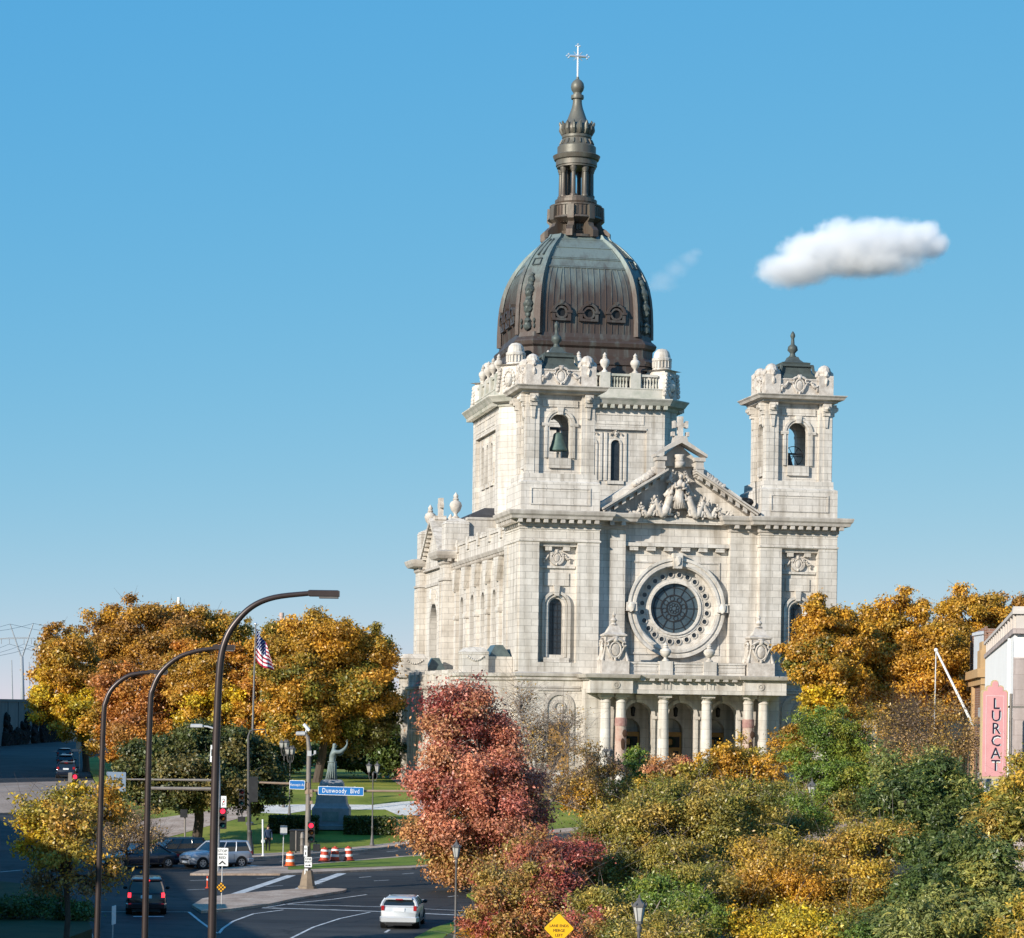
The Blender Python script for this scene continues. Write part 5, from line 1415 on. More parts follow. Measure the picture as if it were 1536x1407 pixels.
def tree(name, label, cat, base, blobs, leaf, n_leaves, pal, trunk_r=.22, group=None, clump=None, shell=.55, bare=0.0, barkm=None, seed=1, fill=1.0, twigs=3, part='crown', aspect=.55, top_pal=None, split=None, limb_n=None, droop=.0, soft=1.0, spread=.47, mixp=2.6):
    """blobs: [(centre Vector, (rx, ry, rz), [palette])] in world space; leaves sit in many small clumps through their volume"""
    rng = np.random.default_rng(seed); rnd = random.Random(seed)
    base = Vector(base)
    t = thing(name, base, label, cat, group)
    vols = [4.19 * b[1][0] * b[1][1] * b[1][2] for b in blobs]; sv = sum(v ** .8 for v in vols)
    tips = []; C_, R_, COLS, OUT = [], [], [], []
    for b, vol in zip(blobs, vols):
        c, r = b[0], b[1]; pl = b[2] if len(b) > 2 else pal
        mean = (r[0] * r[1] * r[2]) ** (1 / 3)
        cr = (clump or max(.35, .22 * mean)) * 1.25
        frac = (vol ** .8) / sv
        nc = max(14, int(fill * 3.6 * (mean / cr) ** 2.1))
        for i in range(nc):
            dv = unit(rng.normal(size=3)); k = rng.uniform((shell * .8) ** 2, 1.0) ** .5
            p = np.array(c) + dv * np.array(r) * k * .95
            p = np.array(c) + (p - np.array(c)) * (1 + .30 * mnoise.noise(Vector(dv) * 2.3 + Vector((seed * 1.9, c[0], c[2]))))
            p += rng.normal(size=3) * cr * .25
            if p[2] < base.z + .3: p[2] = base.z + .3 + rng.random() * .4
            C_.append(p); R_.append(cr * rng.uniform(.7, 1.35)); OUT.append(dv)
            hues = PAL[pl]; nz = .5 + .9 * mnoise.noise(Vector(p) * (.9 / mean) + Vector((seed * 3.7, 0, 0))) + rng.normal() * .16
            h1 = np.array(hues[int(min(.999, max(0, nz)) * len(hues))]) * rng.uniform(.72, 1.3); h2 = np.array(hues[rng.integers(len(hues))])
            COLS.append((h1, h2, frac / nc)); tips.append((Vector(p), c))
    w = np.array([c[2] for c in COLS]); w /= w.sum()
    R_ = np.array(R_); C_ = np.array(C_); OUT = np.array(OUT)
    ww = w * (R_ / R_.mean()) ** 2; ww /= ww.sum()
    idx = rng.choice(len(C_), size=int(n_leaves * 1.35), p=ww)
    n = len(idx)
    g_ = rng.normal(size=(n, 3)) * spread + OUT[idx] * .20; rad = np.linalg.norm(g_, axis=1); dv = g_ / (rad[:, None] + 1e-9)
    stretch = np.stack([rng.uniform(.8, 1.25, len(C_)), rng.uniform(.8, 1.25, len(C_)), rng.uniform(.55, .85, len(C_))], 1)
    pos = C_[idx] + dv * (rad * R_[idx])[:, None] * stretch[idx]
    h1 = np.array([c[0] for c in COLS]); h2 = np.array([c[1] for c in COLS])
    mix = rng.random(n)[:, None] ** mixp
    cols = h1[idx] * (1 - mix) + h2[idx] * mix
    cols *= rng.uniform(.9, 1.9, (n, 1))
    nor = unit(dv * .7 + rng.normal(size=(n, 3)) * .75 + np.array([0, 0, .45]))
    ax = unit(np.cross(nor, rng.normal(size=(n, 3))) + np.array([0, 0, -droop]))
    ln = leaf * soft * rng.uniform(.45, 1.4, n)
    leaf_mesh(pos - np.array(base), nor, ax, ln, ln * aspect, cols, part, t)
    # trunk, limbs and twigs
    m = MB()
    ctr = sum((b[0] * v for b, v in zip(blobs, vols)), Vector((0, 0, 0))) / sum(vols)
    low = min(b[0].z - b[1][2] for b in blobs)
    fork = Vector((base.x * .6 + ctr.x * .4, base.y * .6 + ctr.y * .4, max(base.z + .8, min(ctr.z, low + (ctr.z - low) * .35))))
    def loc(p): return tuple(Vector(p) - base)
    top = Vector((ctr.x, ctr.y, ctr.z + (ctr.z - low) * .5))
    m.tube([loc(base - Vector((0, 0, .2))), loc(base + Vector((0, 0, .35))), loc(base.lerp(fork, .5) + Vector((.1, 0, 0))), loc(fork), loc(fork.lerp(top, .5)), loc(top)],
           [trunk_r * 1.45, trunk_r * 1.05, trunk_r * .92, trunk_r * .85, trunk_r * .5, trunk_r * .15], 9)
    hubs = []
    for b in blobs:
        h = Vector(b[0]); h.z -= b[1][2] * .3
        mid = fork.lerp(h, .5) + Vector((0, 0, -.04 * (h - fork).length))
        m.tube([loc(fork + Vector((0, 0, -.2))), loc(mid), loc(h)], [trunk_r * .6, trunk_r * .4, trunk_r * .25], 6); hubs.append((h, b))
    lim = limb_n or 70
    order = list(range(len(tips))); rnd.shuffle(order)
    for i in order[:lim]:
        p, c = tips[i]
        h = min((x[0] for x in hubs), key=lambda q: (q - p).length)
        s_ = h.lerp(p, .05); mid = s_.lerp(p, .5) + Vector((rnd.uniform(-.3, .3), rnd.uniform(-.3, .3), rnd.uniform(-.1, .35)))
        r = trunk_r * .2
        m.tube([loc(s_), loc(mid), loc(p)], [r, r * .6, r * .2], 5)
        for j in range(twigs):
            e = p + Vector((rnd.gauss(0, 1), rnd.gauss(0, 1), rnd.gauss(.6, .7))) * R_[i] * 1.1
            q = mid.lerp(p, rnd.uniform(.2, .9))
            m.tube([loc(q), loc(q.lerp(e, .6) + Vector((0, 0, .06))), loc(e)], [r * .35, r * .22, r * .08], 4)
    m.build('trunk', barkm or BARK, t)
    return t

def B(px, py, wpx, hpx, Y, deep=None, pal=None):
    """crown lump measured as width x height in the photo, standing at distance Y"""
    c = at(px, py, Y); rx = wpx * .5 * Y / F; rz = hpx * .5 * Y / F
    r = (rx, deep if deep else (rx + rz) * .5, rz)
    return (c, r, pal) if pal else (c, r)
def gbase(px, Y, dz=.12):
    a, b = unroll(px, 1250); return Vector((a * Y, Y, ground_z(Y) + dz))

# ---- far row behind the lawn, left of the church
FAR = 'tall trees along the left of the lawn'
tree('shade_tree', 'bright yellow tree at the far left end of the row, beside the ramp', 'tree', gbase(128, 262),
     [B(100, 1010, 95, 110, 262, pal='gold'), B(85, 1050, 75, 90, 262, pal='yellow'), B(120, 1075, 90, 80, 260, pal='yellow'), B(145, 1040, 90, 90, 264, pal='gold'), B(95, 965, 70, 60, 264, pal='brown')], .31, 70000, 'yellow', .35, FAR, seed=3)
tree('shade_tree', 'russet brown tree with the highest crown of the left row', 'tree', gbase(215, 285),
     [B(205, 950, 130, 90, 285, pal='brown'), B(150, 965, 90, 75, 283, pal='brown'), B(260, 940, 110, 70, 287, pal='brown'), B(235, 985, 140, 90, 282, pal='brown'), B(300, 950, 100, 75, 288, pal='goldgreen'), B(345, 955, 80, 70, 288, pal='goldgreen')], .32, 100000, 'brown', .4, FAR, seed=5)
tree('shade_tree', 'rusty red tree behind the middle tall street lamp', 'tree', gbase(205, 245),
     [B(200, 1040, 110, 90, 245, pal='rust'), B(215, 1090, 120, 80, 243, pal='rust'), B(170, 1085, 80, 90, 246, pal='orange'), B(245, 1060, 80, 90, 246, pal='rust')], .29, 65000, 'rust', .3, FAR, seed=7)
tree('shade_tree', 'orange and gold tree behind the nearest street lamp and the flag', 'tree', gbase(330, 240),
     [B(305, 1035, 95, 100, 240, pal='gold'), B(345, 1010, 80, 90, 242, pal='orange'), B(330, 1075, 110, 80, 238, pal='yellow'), B(385, 1040, 90, 90, 240, pal='orange'), B(390, 1085, 90, 70, 238, pal='orange'), B(410, 985, 90, 90, 244, pal='goldgreen'), B(290, 990, 70, 70, 244, pal='orange'), B(425, 955, 70, 60, 246, pal='gold')], .29, 105000, 'orange', .32, FAR, seed=9)
tree('shade_tree', 'broad golden tree with a thick grey trunk behind the bronze statue', 'tree', gbase(475, 232),
     [B(480, 965, 130, 80, 232, pal='gold'), B(535, 985, 110, 100, 234, pal='goldgreen'), B(450, 1020, 120, 90, 230, pal='goldgreen'), B(520, 1040, 130, 100, 232, pal='goldgreen'), B(455, 1075, 110, 80, 230, pal='goldgreen'), B(560, 1060, 70, 110, 236, pal='darkgreen'), B(540, 1095, 90, 60, 234, pal='darkgreen'), B(500, 1085, 90, 70, 233, pal='brown'), B(575, 990, 45, 70, 236, pal='gold')], .29, 140000, 'goldgreen', .40, FAR, seed=12)
# dark evergreen and shrubs in the shade beside the church
tree('yew_tree', 'dark evergreen thicket in the shade between statue and church', 'tree', gbase(560, 248),
     [B(540, 1125, 110, 60, 248), B(585, 1120, 60, 80, 246), B(500, 1130, 90, 40, 252), B(430, 1130, 110, 50, 262)], .34, 22000, 'deepgreen', .25, seed=14)
# ---- dark green oak on the lawn
tree('oak_tree', 'dark green oak standing on the lawn behind the parked cars', 'tree', gbase(295, 177),
     [B(300, 1125, 150, 80, 177), B(230, 1150, 110, 80, 175), B(370, 1150, 110, 90, 178), B(300, 1165, 180, 80, 175), B(240, 1190, 120, 50, 174), B(380, 1185, 90, 60, 178), B(410, 1175, 50, 60, 180), B(195, 1160, 60, 60, 176)], .22, 100000, 'darkgreen', .36, seed=17, aspect=.65)
# ---- small yellow tree, left foreground
tree('small_tree', 'thin yellow street tree half in shadow at the lower left', 'tree', gbase(100, 98, 0),
     [B(75, 1215, 80, 70, 98, pal='olivegold'), B(45, 1260, 70, 60, 98, pal='yellow'), B(120, 1235, 90, 70, 97, pal='tan'), B(95, 1285, 110, 50, 97, pal='olivegold'), B(165, 1205, 70, 60, 99, pal='gold'), B(75, 1318, 70, 40, 98, pal='drytwig'), B(125, 1322, 60, 36, 97, pal='drytwig'), B(45, 1225, 50, 50, 98, pal='yellow'), B(170, 1310, 40, 30, 97, pal='gold'), B(110, 1195, 60, 40, 99, pal='yellow')], .15, 11500, 'olivegold', .12, seed=19, shell=.2, twigs=5, limb_n=90)
tree('bare_bush', 'leafless grey brown bush behind the two dark parked cars', 'shrub', gbase(190, 150, 0),
     [B(200, 1235, 90, 70, 150), B(165, 1265, 70, 50, 149), B(225, 1262, 60, 50, 150), B(140, 1225, 60, 50, 151)], .12, 5000, 'drytwig', .10, seed=21, shell=.1, twigs=10, limb_n=150, clump=.5)
for k, (px, Y, w, h) in enumerate([(20, 112, 90, 36), (62, 116, 60, 34), (112, 112, 50, 30)]):
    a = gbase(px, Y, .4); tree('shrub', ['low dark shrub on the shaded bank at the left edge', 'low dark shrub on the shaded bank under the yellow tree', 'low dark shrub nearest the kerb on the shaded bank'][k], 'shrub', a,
         [(a + Vector((0, 0, h * .4 * Y / F)), (w * .5 * Y / F, w * .5 * Y / F, h * .5 * Y / F))], .14, 3500, 'deepgreen', .04, 'shrubs on the shaded bank', seed=30 + k, limb_n=20)

# ---- the big red maple and its leafless neighbour
tree('maple_tree', 'tall red and copper maple in front of the church corner', 'tree', gbase(725, 140),
     [B(697, 1060, 54, 80, 140), B(718, 1045, 32, 50, 141), B(666, 1062, 36, 50, 140, pal='crimson'), B(677, 1110, 72, 90, 140), B(740, 1105, 59, 80, 141), B(707, 1150, 126, 90, 139), B(656, 1190, 68, 80, 139), B(766, 1185, 77, 100, 141), B(713, 1225, 153, 90, 138), B(661, 1262, 72, 76, 138, pal='maplelow'), B(742, 1268, 117, 80, 139, pal='maplelow'), B(694, 1302, 99, 46, 139, pal='maplelow'), B(794, 1225, 50, 70, 141), B(643, 1255, 39, 60, 138, pal='maplelow')], .18, 98000, 'maple', .26, seed=41, clump=.62, twigs=4, limb_n=110, barkm=BARKL, shell=.3, spread=.48)
tree('bare_tree', 'nearly leafless grey tree between the maple and the portico', 'tree', gbase(803, 158),
     [B(800, 1090, 80, 90, 158), B(840, 1120, 70, 90, 158), B(780, 1060, 50, 60, 159), B(815, 1150, 90, 90, 157), B(850, 1090, 50, 60, 158), B(830, 1190, 90, 70, 157)], .14, 5200, 'drytwig', .17, seed=43, shell=.15, twigs=11, limb_n=150, barkm=BARKL, clump=.75)
tree('small_tree', 'small gold tree on the lawn below the left end of the portico', 'tree', gbase(878, 172),
     [B(865, 1190, 70, 50, 172, pal='gold'), B(895, 1205, 60, 50, 172, pal='olivegold'), B(850, 1170, 40, 40, 173, pal='gold'), B(885, 1165, 60, 40, 172, pal='drytwig')], .2, 8000, 'gold', .1, seed=45, shell=.2, twigs=6)

# ---- shrubs in front of the portico
FR_ = 'autumn shrubs planted before the portico'
tree('shrub', 'green and yellow shrub before the first portico doorway', 'shrub', gbase(955, 168), [B(955, 1145, 34, 50, 168), B(962, 1175, 50, 50, 167), B(945, 1195, 60, 40, 166, pal='goldgreen')], .2, 9000, 'green', .1, FR_, seed=51)
tree('shrub', 'dusky pink brown shrub before the middle portico doorway', 'shrub', gbase(1000, 160), [B(1000, 1160, 60, 50, 160, pal='maplelow'), B(985, 1185, 60, 50, 159, pal='tan'), B(1025, 1155, 40, 40, 160, pal='redmix')], .17, 9000, 'tan', .1, FR_, seed=52, shell=.3)
tree('shrub', 'sparse gold shrub in front of the right hand columns', 'shrub', gbase(1090, 158), [B(1085, 1150, 70, 80, 158, pal='gold'), B(1050, 1170, 70, 60, 157, pal='olivegold'), B(1120, 1150, 60, 70, 159, pal='olivegold'), B(1145, 1160, 60, 60, 158, pal='gold')], .18, 14000, 'gold', .1, FR_, seed=53, shell=.25, twigs=6)
tree('shrub', 'thin twiggy shrub left of the portico steps', 'shrub', gbase(905, 165), [B(905, 1160, 70, 60, 165), B(925, 1185, 60, 50, 164, pal='olive'), B(885, 1140, 40, 60, 166)], .16, 3500, 'drytwig', .09, FR_, seed=54, shell=.15, twigs=9, limb_n=90)

# ---- golden trees right of the church
GR = 'golden trees right of the church'
tree('shade_tree', 'golden tree hiding the foot of the right bell tower', 'tree', gbase(1250, 192),
     [B(1235, 940, 80, 70, 192), B(1215, 985, 75, 90, 191, pal='goldgreen'), B(1270, 960, 70, 80, 193, pal='gold'), B(1255, 1010, 90, 90, 191), B(1235, 1050, 80, 60, 190, pal='yellow'), B(1225, 915, 40, 40, 192), B(1275, 1055, 60, 60, 192, pal='goldgreen')], .24, 95000, 'gold', .3, GR, seed=61)
tree('shade_tree', 'widest golden tree right of the church with the fullest crown', 'tree', gbase(1360, 198),
     [B(1350, 930, 110, 80, 198), B(1320, 975, 100, 100, 197), B(1390, 985, 110, 100, 197), B(1350, 1035, 130, 90, 196), B(1410, 1045, 90, 80, 196, pal='brown'), B(1310, 1050, 70, 70, 196, pal='goldgreen'), B(1335, 1010, 120, 80, 196)], .24, 125000, 'gold', .32, GR, seed=63)
tree('shade_tree', 'orange gold tree rising behind the white stucco building', 'tree', gbase(1460, 212),
     [B(1460, 930, 110, 80, 212), B(1505, 935, 90, 80, 214, pal='brown'), B(1430, 975, 90, 90, 211), B(1490, 985, 110, 90, 213), B(1540, 960, 80, 110, 215, pal='brown'), B(1450, 1030, 110, 90, 211, pal='goldgreen'), B(1440, 905, 50, 30, 214, pal='goldgreen')], .25, 110000, 'gold', .32, GR, seed=65)
tree('small_tree', 'feathery green locust tree below the golden tree', 'tree', gbase(1245, 150),
     [B(1240, 1095, 110, 70, 150, pal='green'), B(1215, 1130, 90, 70, 149, pal='green'), B(1275, 1130, 90, 80, 150, pal='green'), B(1300, 1085, 70, 50, 151, pal='goldgreen'), B(1240, 1165, 120, 60, 148, pal='green'), B(1195, 1110, 50, 60, 151, pal='gold'), B(1170, 1120, 40, 60, 152, pal='gold'), B(1280, 1175, 100, 70, 148, pal='green'), B(1200, 1195, 100, 50, 147, pal='olive'), B(1310, 1150, 60, 60, 149, pal='green'), B(1285, 1205, 90, 50, 146, pal='darkgreen'), B(1240, 1215, 90, 50, 146, pal='olive'), B(1320, 1180, 70, 60, 148, pal='olive')], .17, 48000, 'green', .16, seed=67, aspect=.4, twigs=4)
tree('bare_bush', 'wide bare brown thicket with a few gold leaves below the pole', 'shrub', gbase(1390, 142),
     [B(1370, 1100, 110, 70, 142), B(1420, 1090, 90, 80, 142), B(1340, 1125, 80, 60, 141), B(1440, 1120, 70, 70, 142), B(1395, 1135, 120, 60, 140), B(1370, 1065, 60, 50, 143)], .13, 9000, 'drytwig', .12, seed=69, shell=.1, twigs=12, limb_n=220, clump=.7)

# ---- foreground thicket, lower right
FG = 'autumn thicket along the bottom right'
tree('shrub', 'crimson and orange bush above the yellow lane sign', 'shrub', gbase(800, 103),
     [B(825, 1300, 110, 80, 103, pal='crimson'), B(770, 1320, 110, 80, 98, pal='redmix'), B(860, 1290, 80, 60, 104, pal='redmix'), B(740, 1365, 110, 80, 97, pal='redmix'), B(850, 1335, 90, 60, 98, pal='crimson'), B(800, 1370, 120, 70, 97, pal='redmix'), B(790, 1270, 70, 50, 104, pal='redmix'), B(720, 1395, 60, 50, 100, pal='orange')], .14, 62000, 'redmix', .1, FG, seed=71, clump=.42, spread=.45, aspect=.42, limb_n=150, twigs=4, barkm=BARKL, mixp=1.4, shell=.3)
tree('shrub', 'olive and straw coloured bush behind the near lantern', 'shrub', gbase(970, 108),
     [B(960, 1230, 130, 90, 108), B(1030, 1210, 140, 90, 109), B(920, 1275, 100, 80, 107), B(1000, 1270, 140, 90, 107), B(1080, 1230, 110, 90, 108), B(1130, 1210, 90, 70, 110), B(940, 1330, 110, 90, 106), B(890, 1330, 80, 90, 105)], .14, 88000, 'olive', .13, FG, seed=73, clump=.5, spread=.45, aspect=.42, limb_n=150, twigs=4, barkm=BARKL, mixp=1.4, shell=.3)
tree('shrub', 'low green and rust bush at the foot of the near lantern', 'shrub', gbase(950, 92),
     [B(920, 1370, 120, 70, 92, pal='olive'), B(1000, 1350, 120, 90, 93, pal='green'), B(1010, 1395, 140, 50, 91, pal='olive'), B(880, 1395, 90, 50, 91, pal='redmix'), B(950, 1400, 120, 50, 90, pal='olive'), B(1060, 1330, 100, 70, 94, pal='olive'), B(990, 1405, 160, 50, 88, pal='olive'), B(1050, 1385, 110, 70, 90, pal='green')], .125, 50000, 'olive', .09, FG, seed=75, clump=.4, spread=.45, aspect=.42, limb_n=150, twigs=4, barkm=BARKL, mixp=1.4, shell=.3)
tree('shrub', 'copper brown bush with yellow lower leaves, bottom centre right', 'shrub', gbase(1200, 96),
     [B(1160, 1290, 110, 80, 97, pal='tan'), B(1240, 1280, 120, 70, 98, pal='tan'), B(1320, 1265, 110, 80, 98, pal='tan'), B(1200, 1330, 140, 80, 96, pal='gold'), B(1130, 1345, 90, 80, 96, pal='gold'), B(1290, 1330, 130, 80, 96, pal='tan'), B(1180, 1385, 130, 60, 94, pal='yellow'), B(1100, 1390, 90, 60, 94, pal='yellow'), B(1270, 1385, 110, 60, 94, pal='goldgreen')], .13, 92000, 'tan', .11, FG, seed=77, clump=.42, spread=.45, aspect=.42, limb_n=150, twigs=4, barkm=BARKL, mixp=1.4, shell=.3)
tree('shrub', 'twiggy olive bush between the straw bush and the copper bush', 'shrub', gbase(1130, 112),
     [B(1110, 1290, 90, 90, 113, pal='olive'), B(1180, 1240, 90, 70, 114, pal='olive'), B(1060, 1310, 80, 80, 112, pal='green'), B(1210, 1210, 70, 60, 115, pal='green')], .13, 34000, 'olive', .12, FG, seed=78, clump=.45, spread=.45, aspect=.42, limb_n=150, twigs=4, barkm=BARKL, mixp=1.4, shell=.3)
tree('shrub', 'small bright yellow bush at the bottom beside the copper bush', 'shrub', gbase(1215, 84),
     [B(1215, 1395, 90, 50, 84, pal='yellow'), B(1160, 1405, 80, 40, 84, pal='yellow'), B(1260, 1405, 70, 40, 84, pal='green')], .11, 14000, 'yellow', .06, FG, seed=80, clump=.35)

def sumac(label, base, blobs, n_leaves, n_fronds, pal, seed, flen=.5, leafl=.15):
    """leafy body with feather-shaped fronds over it, leaflets paired along a drooping rib"""
    t = tree('sumac_shrub', label, 'shrub', base, blobs, .165, int(n_leaves * .95), pal, .07, FG, seed=seed, clump=.45, spread=.44, aspect=.36, shell=.35, limb_n=60, twigs=2)
    rng = np.random.default_rng(seed); base = Vector(base)
    vols = np.array([b[1][0] * b[1][1] * b[1][2] for b in blobs]) ** .8; vols /= vols.sum()
    cs, ns, as_, cl, ls = [], [], [], [], []
    for i in range(n_fronds):
        b = blobs[rng.choice(len(blobs), p=vols)]
        dv = unit(rng.normal(size=3) + np.array([-.35, -.6, .3])); k = rng.uniform(.92, 1.12)
        p = np.array(b[0]) + dv * np.array(b[1]) * k
        if p[2] < base.z + .2: continue
        hd = unit(np.array([dv[0] + rng.normal() * .6, dv[1] + rng.normal() * .5, 0.30 + rng.normal() * .3]))
        pl = PAL[b[2] if len(b) > 2 and rng.random() < .7 else 'palegreen']; c0 = np.array(pl[rng.integers(len(pl))]) * rng.uniform(1.0, 1.6)
        L_ = flen * rng.uniform(.7, 1.4); side = unit(np.cross(hd, [0, 0, 1]))
        for j in range(1, 9):
            s = j / 8
            q = p + hd * L_ * s + np.array([0, 0, -.55 * L_ * s * s])
            for sg in (-1, 1):
                ax = unit(side * sg + hd * .35 + np.array([0, 0, -.45]))
                ll = leafl * (1.0 - .45 * abs(s - .5)) * rng.uniform(.85, 1.15)
                cs.append(q + ax * ll * .5); as_.append(ax); ns.append(unit(np.array([-.3, -.5, .8]) + rng.normal(size=3) * .3 + hd * .2)); cl.append(c0 * rng.uniform(.85, 1.15)); ls.append(ll)
    leaf_mesh(np.array(cs) - np.array(base), np.array(ns), np.array(as_), np.array(ls), np.array(ls) * .40, np.array(cl), 'frond', t)
    return t
sumac('tall dark green sumac rising below the pink sign', gbase(1410, 104), [B(1400, 1180, 110, 80, 105, pal='deepgreen'), B(1350, 1210, 90, 90, 104, pal='deepgreen'), B(1450, 1225, 120, 84, 104, pal='deepgreen'), B(1400, 1255, 120, 90, 103, pal='deepgreen'), B(1340, 1160, 40, 50, 106, pal='palegreen'), B(1395, 1150, 30, 40, 106, pal='palegreen'), B(1440, 1175, 50, 30, 105, pal='palegreen')], 52000, 260, 'deepgreen', 81)
sumac('green sumac with pale yellowing fronds in the bottom right corner', gbase(1450, 84), [B(1440, 1290, 130, 90, 88, pal='deepgreen'), B(1500, 1320, 110, 110, 86, pal='palegreen'), B(1400, 1340, 110, 90, 86, pal='deepgreen'), B(1470, 1375, 150, 80, 84, pal='palegreen'), B(1380, 1390, 120, 60, 83, pal='palegreen'), B(1330, 1385, 70, 60, 85, pal='deepgreen'), B(1530, 1390, 70, 70, 83, pal='olivegold')], 60000, 700, 'deepgreen', 83, .46, .13)
sumac('yellow green sumac against the right edge below the building', gbase(1515, 98), [B(1516, 1200, 60, 70, 99, pal='olivegold'), B(1525, 1240, 60, 100, 98, pal='olive'), B(1490, 1235, 60, 70, 98, pal='olive'), B(1538, 1160, 34, 50, 100, pal='olivegold')], 22000, 120, 'olive', 85)

# hedge flanking the statue
for k, (x0, x1) in enumerate([(404, 478), (516, 594)]):
    Y = 184.5; a, b = at(x0, 1240, Y), at(x1, 1240, Y); c = (a + b) / 2; c.z = ground_z(Y) + .15
    t = thing('hedge', c, ['clipped dark hedge left of the statue pedestal', 'clipped dark hedge right of the statue pedestal'][k], 'hedge', 'hedges beside the statue')
    rng = np.random.default_rng(90 + k); n = 9000; L_ = (b - a).length
    p = np.stack([rng.uniform(-L_ / 2, L_ / 2, n), rng.uniform(-.7, .7, n), rng.uniform(0, 1.15, n)], 1)
    q = rng.integers(0, 3, n); p[q == 0, 2] = 1.15 + rng.normal(size=(q == 0).sum()) * .05; p[q == 1, 1] = -.7 + rng.normal(size=(q == 1).sum()) * .05
    cols = np.array(PAL['deepgreen'])[rng.integers(0, 4, n)] * rng.uniform(.7, 1.2, (n, 1))
    leaf_mesh(p, unit(rng.normal(size=(n, 3))), unit(rng.normal(size=(n, 3))), np.full(n, .16), np.full(n, .11), cols, 'foliage', t)
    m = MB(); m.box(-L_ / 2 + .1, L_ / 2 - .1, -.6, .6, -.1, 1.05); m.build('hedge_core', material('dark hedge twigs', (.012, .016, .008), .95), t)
# ================================================================ street furniture, statue, signs, buildings at the edges
BROWN = material('dark brown painted steel', (0.040, 0.026, 0.022), .35, metal=.3, col2=(0.06, 0.042, 0.036), scale=2, spec=.5)
GREYM = material('weathered grey steel', (0.17, 0.145, 0.125), .6, metal=.2, col2=(0.25, 0.22, 0.19), scale=2)
BLACKM = material('black painted steel', (0.014, 0.014, 0.015), .45, col2=(0.03, 0.03, 0.03), scale=3)
GALV = material('galvanised steel', (0.42, 0.42, 0.42), .5, metal=.4, col2=(0.55, 0.55, 0.54), scale=3)
WHITEP = material('white sign sheet', (0.74, 0.74, 0.72), .5, var=.05, scale=2)
BLACKI = material('black sign ink', (0.012, 0.012, 0.012), .6, var=0)
BLUES = material('blue street sign sheet', (0.012, 0.14, 0.40), .5, var=.06, scale=1)
YELS = material('yellow sign sheet', (0.80, 0.42, 0.010), .5, var=.04, scale=2)
LAMPG = material('frosted lantern glass', (0.38, 0.37, 0.34), .35, col2=(0.50, 0.49, 0.45), scale=5)
LANTM = material('grey lantern metal', (0.09, 0.085, 0.08), .5, col2=(0.13, 0.12, 0.115), scale=4)
REDON = material('lit red signal lens', (0.6, 0.01, 0.02), .3, var=0, emit=(1.0, 0.03, 0.07, 1.6))
LENSR = material('unlit red signal lens', (0.10, 0.01, 0.01), .3, var=0)
LENSA = material('unlit amber signal lens', (0.14, 0.055, 0.012), .3, var=0)
LENSG = material('unlit green signal lens', (0.012, 0.07, 0.075), .3, var=0)

def tall_lamp(label, Y, shaft, head, r0):
    """shaft: measured points from the ground up; head: the box lamp at the arm's end"""
    p = [at(x, y, Y) for x, y in shaft]
    d = (p[1] - p[0]); g = p[0] + d * ((-.02 - p[0].z) / d.z)
    t = thing('street_lamp', g, label, 'street lamp', 'tall brown street lamps along the left kerb')
    pts = smooth_path([g] + p)
    n = len(pts); rad = [r0 * (1 - .42 * i / (n - 1)) for i in range(n)]
    m = MB(); m.tube([q - g for q in pts], rad, 14); m.build('pole', BROWN, t, smooth=True, auto=60)
    m = MB(); m.lathe(0, 0, [(r0 * 2.6, 0), (r0 * 2.6, .05), (r0 * 1.5, .09), (r0 * 1.35, .5), (r0 * 1.05, .55)], 14); m.build('base_plate', BROWN, t, smooth=True, auto=40)
    a, b = at(head[0], head[2], Y) - g, at(head[1], head[3], Y) - g
    m = MB(); h = (a.z - b.z) * .5
    c = (a + b) / 2; w = .17
    m.sweep(rect(a.x, b.x, c.y - w, c.y + w), [(-.03, c.z - h * .55), (0, c.z - h * .45), (0, c.z + h * .85), (-.04, c.z + h)])
    m.build('lamp_head', BROWN, t)
    m = MB(); m.box(a.x + (b.x - a.x) * .35, b.x - .03, c.y - w + .03, c.y + w - .03, c.z - h, c.z - h * .56); m.build('lens', LANTM, t)
    return t
tall_lamp('tall brown street lamp nearest the camera with its arm against the sky', 68, [(317.5, 1420), (322, 1200), (325.6, 1080), (330, 1000), (337.5, 963), (352, 936), (378, 910), (412, 896), (464, 890)], (463, 509, 885, 898), .118)
tall_lamp('tall brown street lamp behind the nearest one, its arm crossing the russet tree', 88, [(217, 1420), (221.5, 1200), (225.5, 1060), (230, 1032), (243, 1007), (268, 986), (298, 976), (322, 973)], (320, 352, 967, 977), .118)
tall_lamp('tall brown street lamp furthest left, rising out of the small yellow tree', 93, [(145, 1420), (150, 1250), (155, 1085), (159, 1052), (170, 1031), (190, 1015), (210, 1010), (224, 1009)], (222, 251, 1005, 1012), .115)

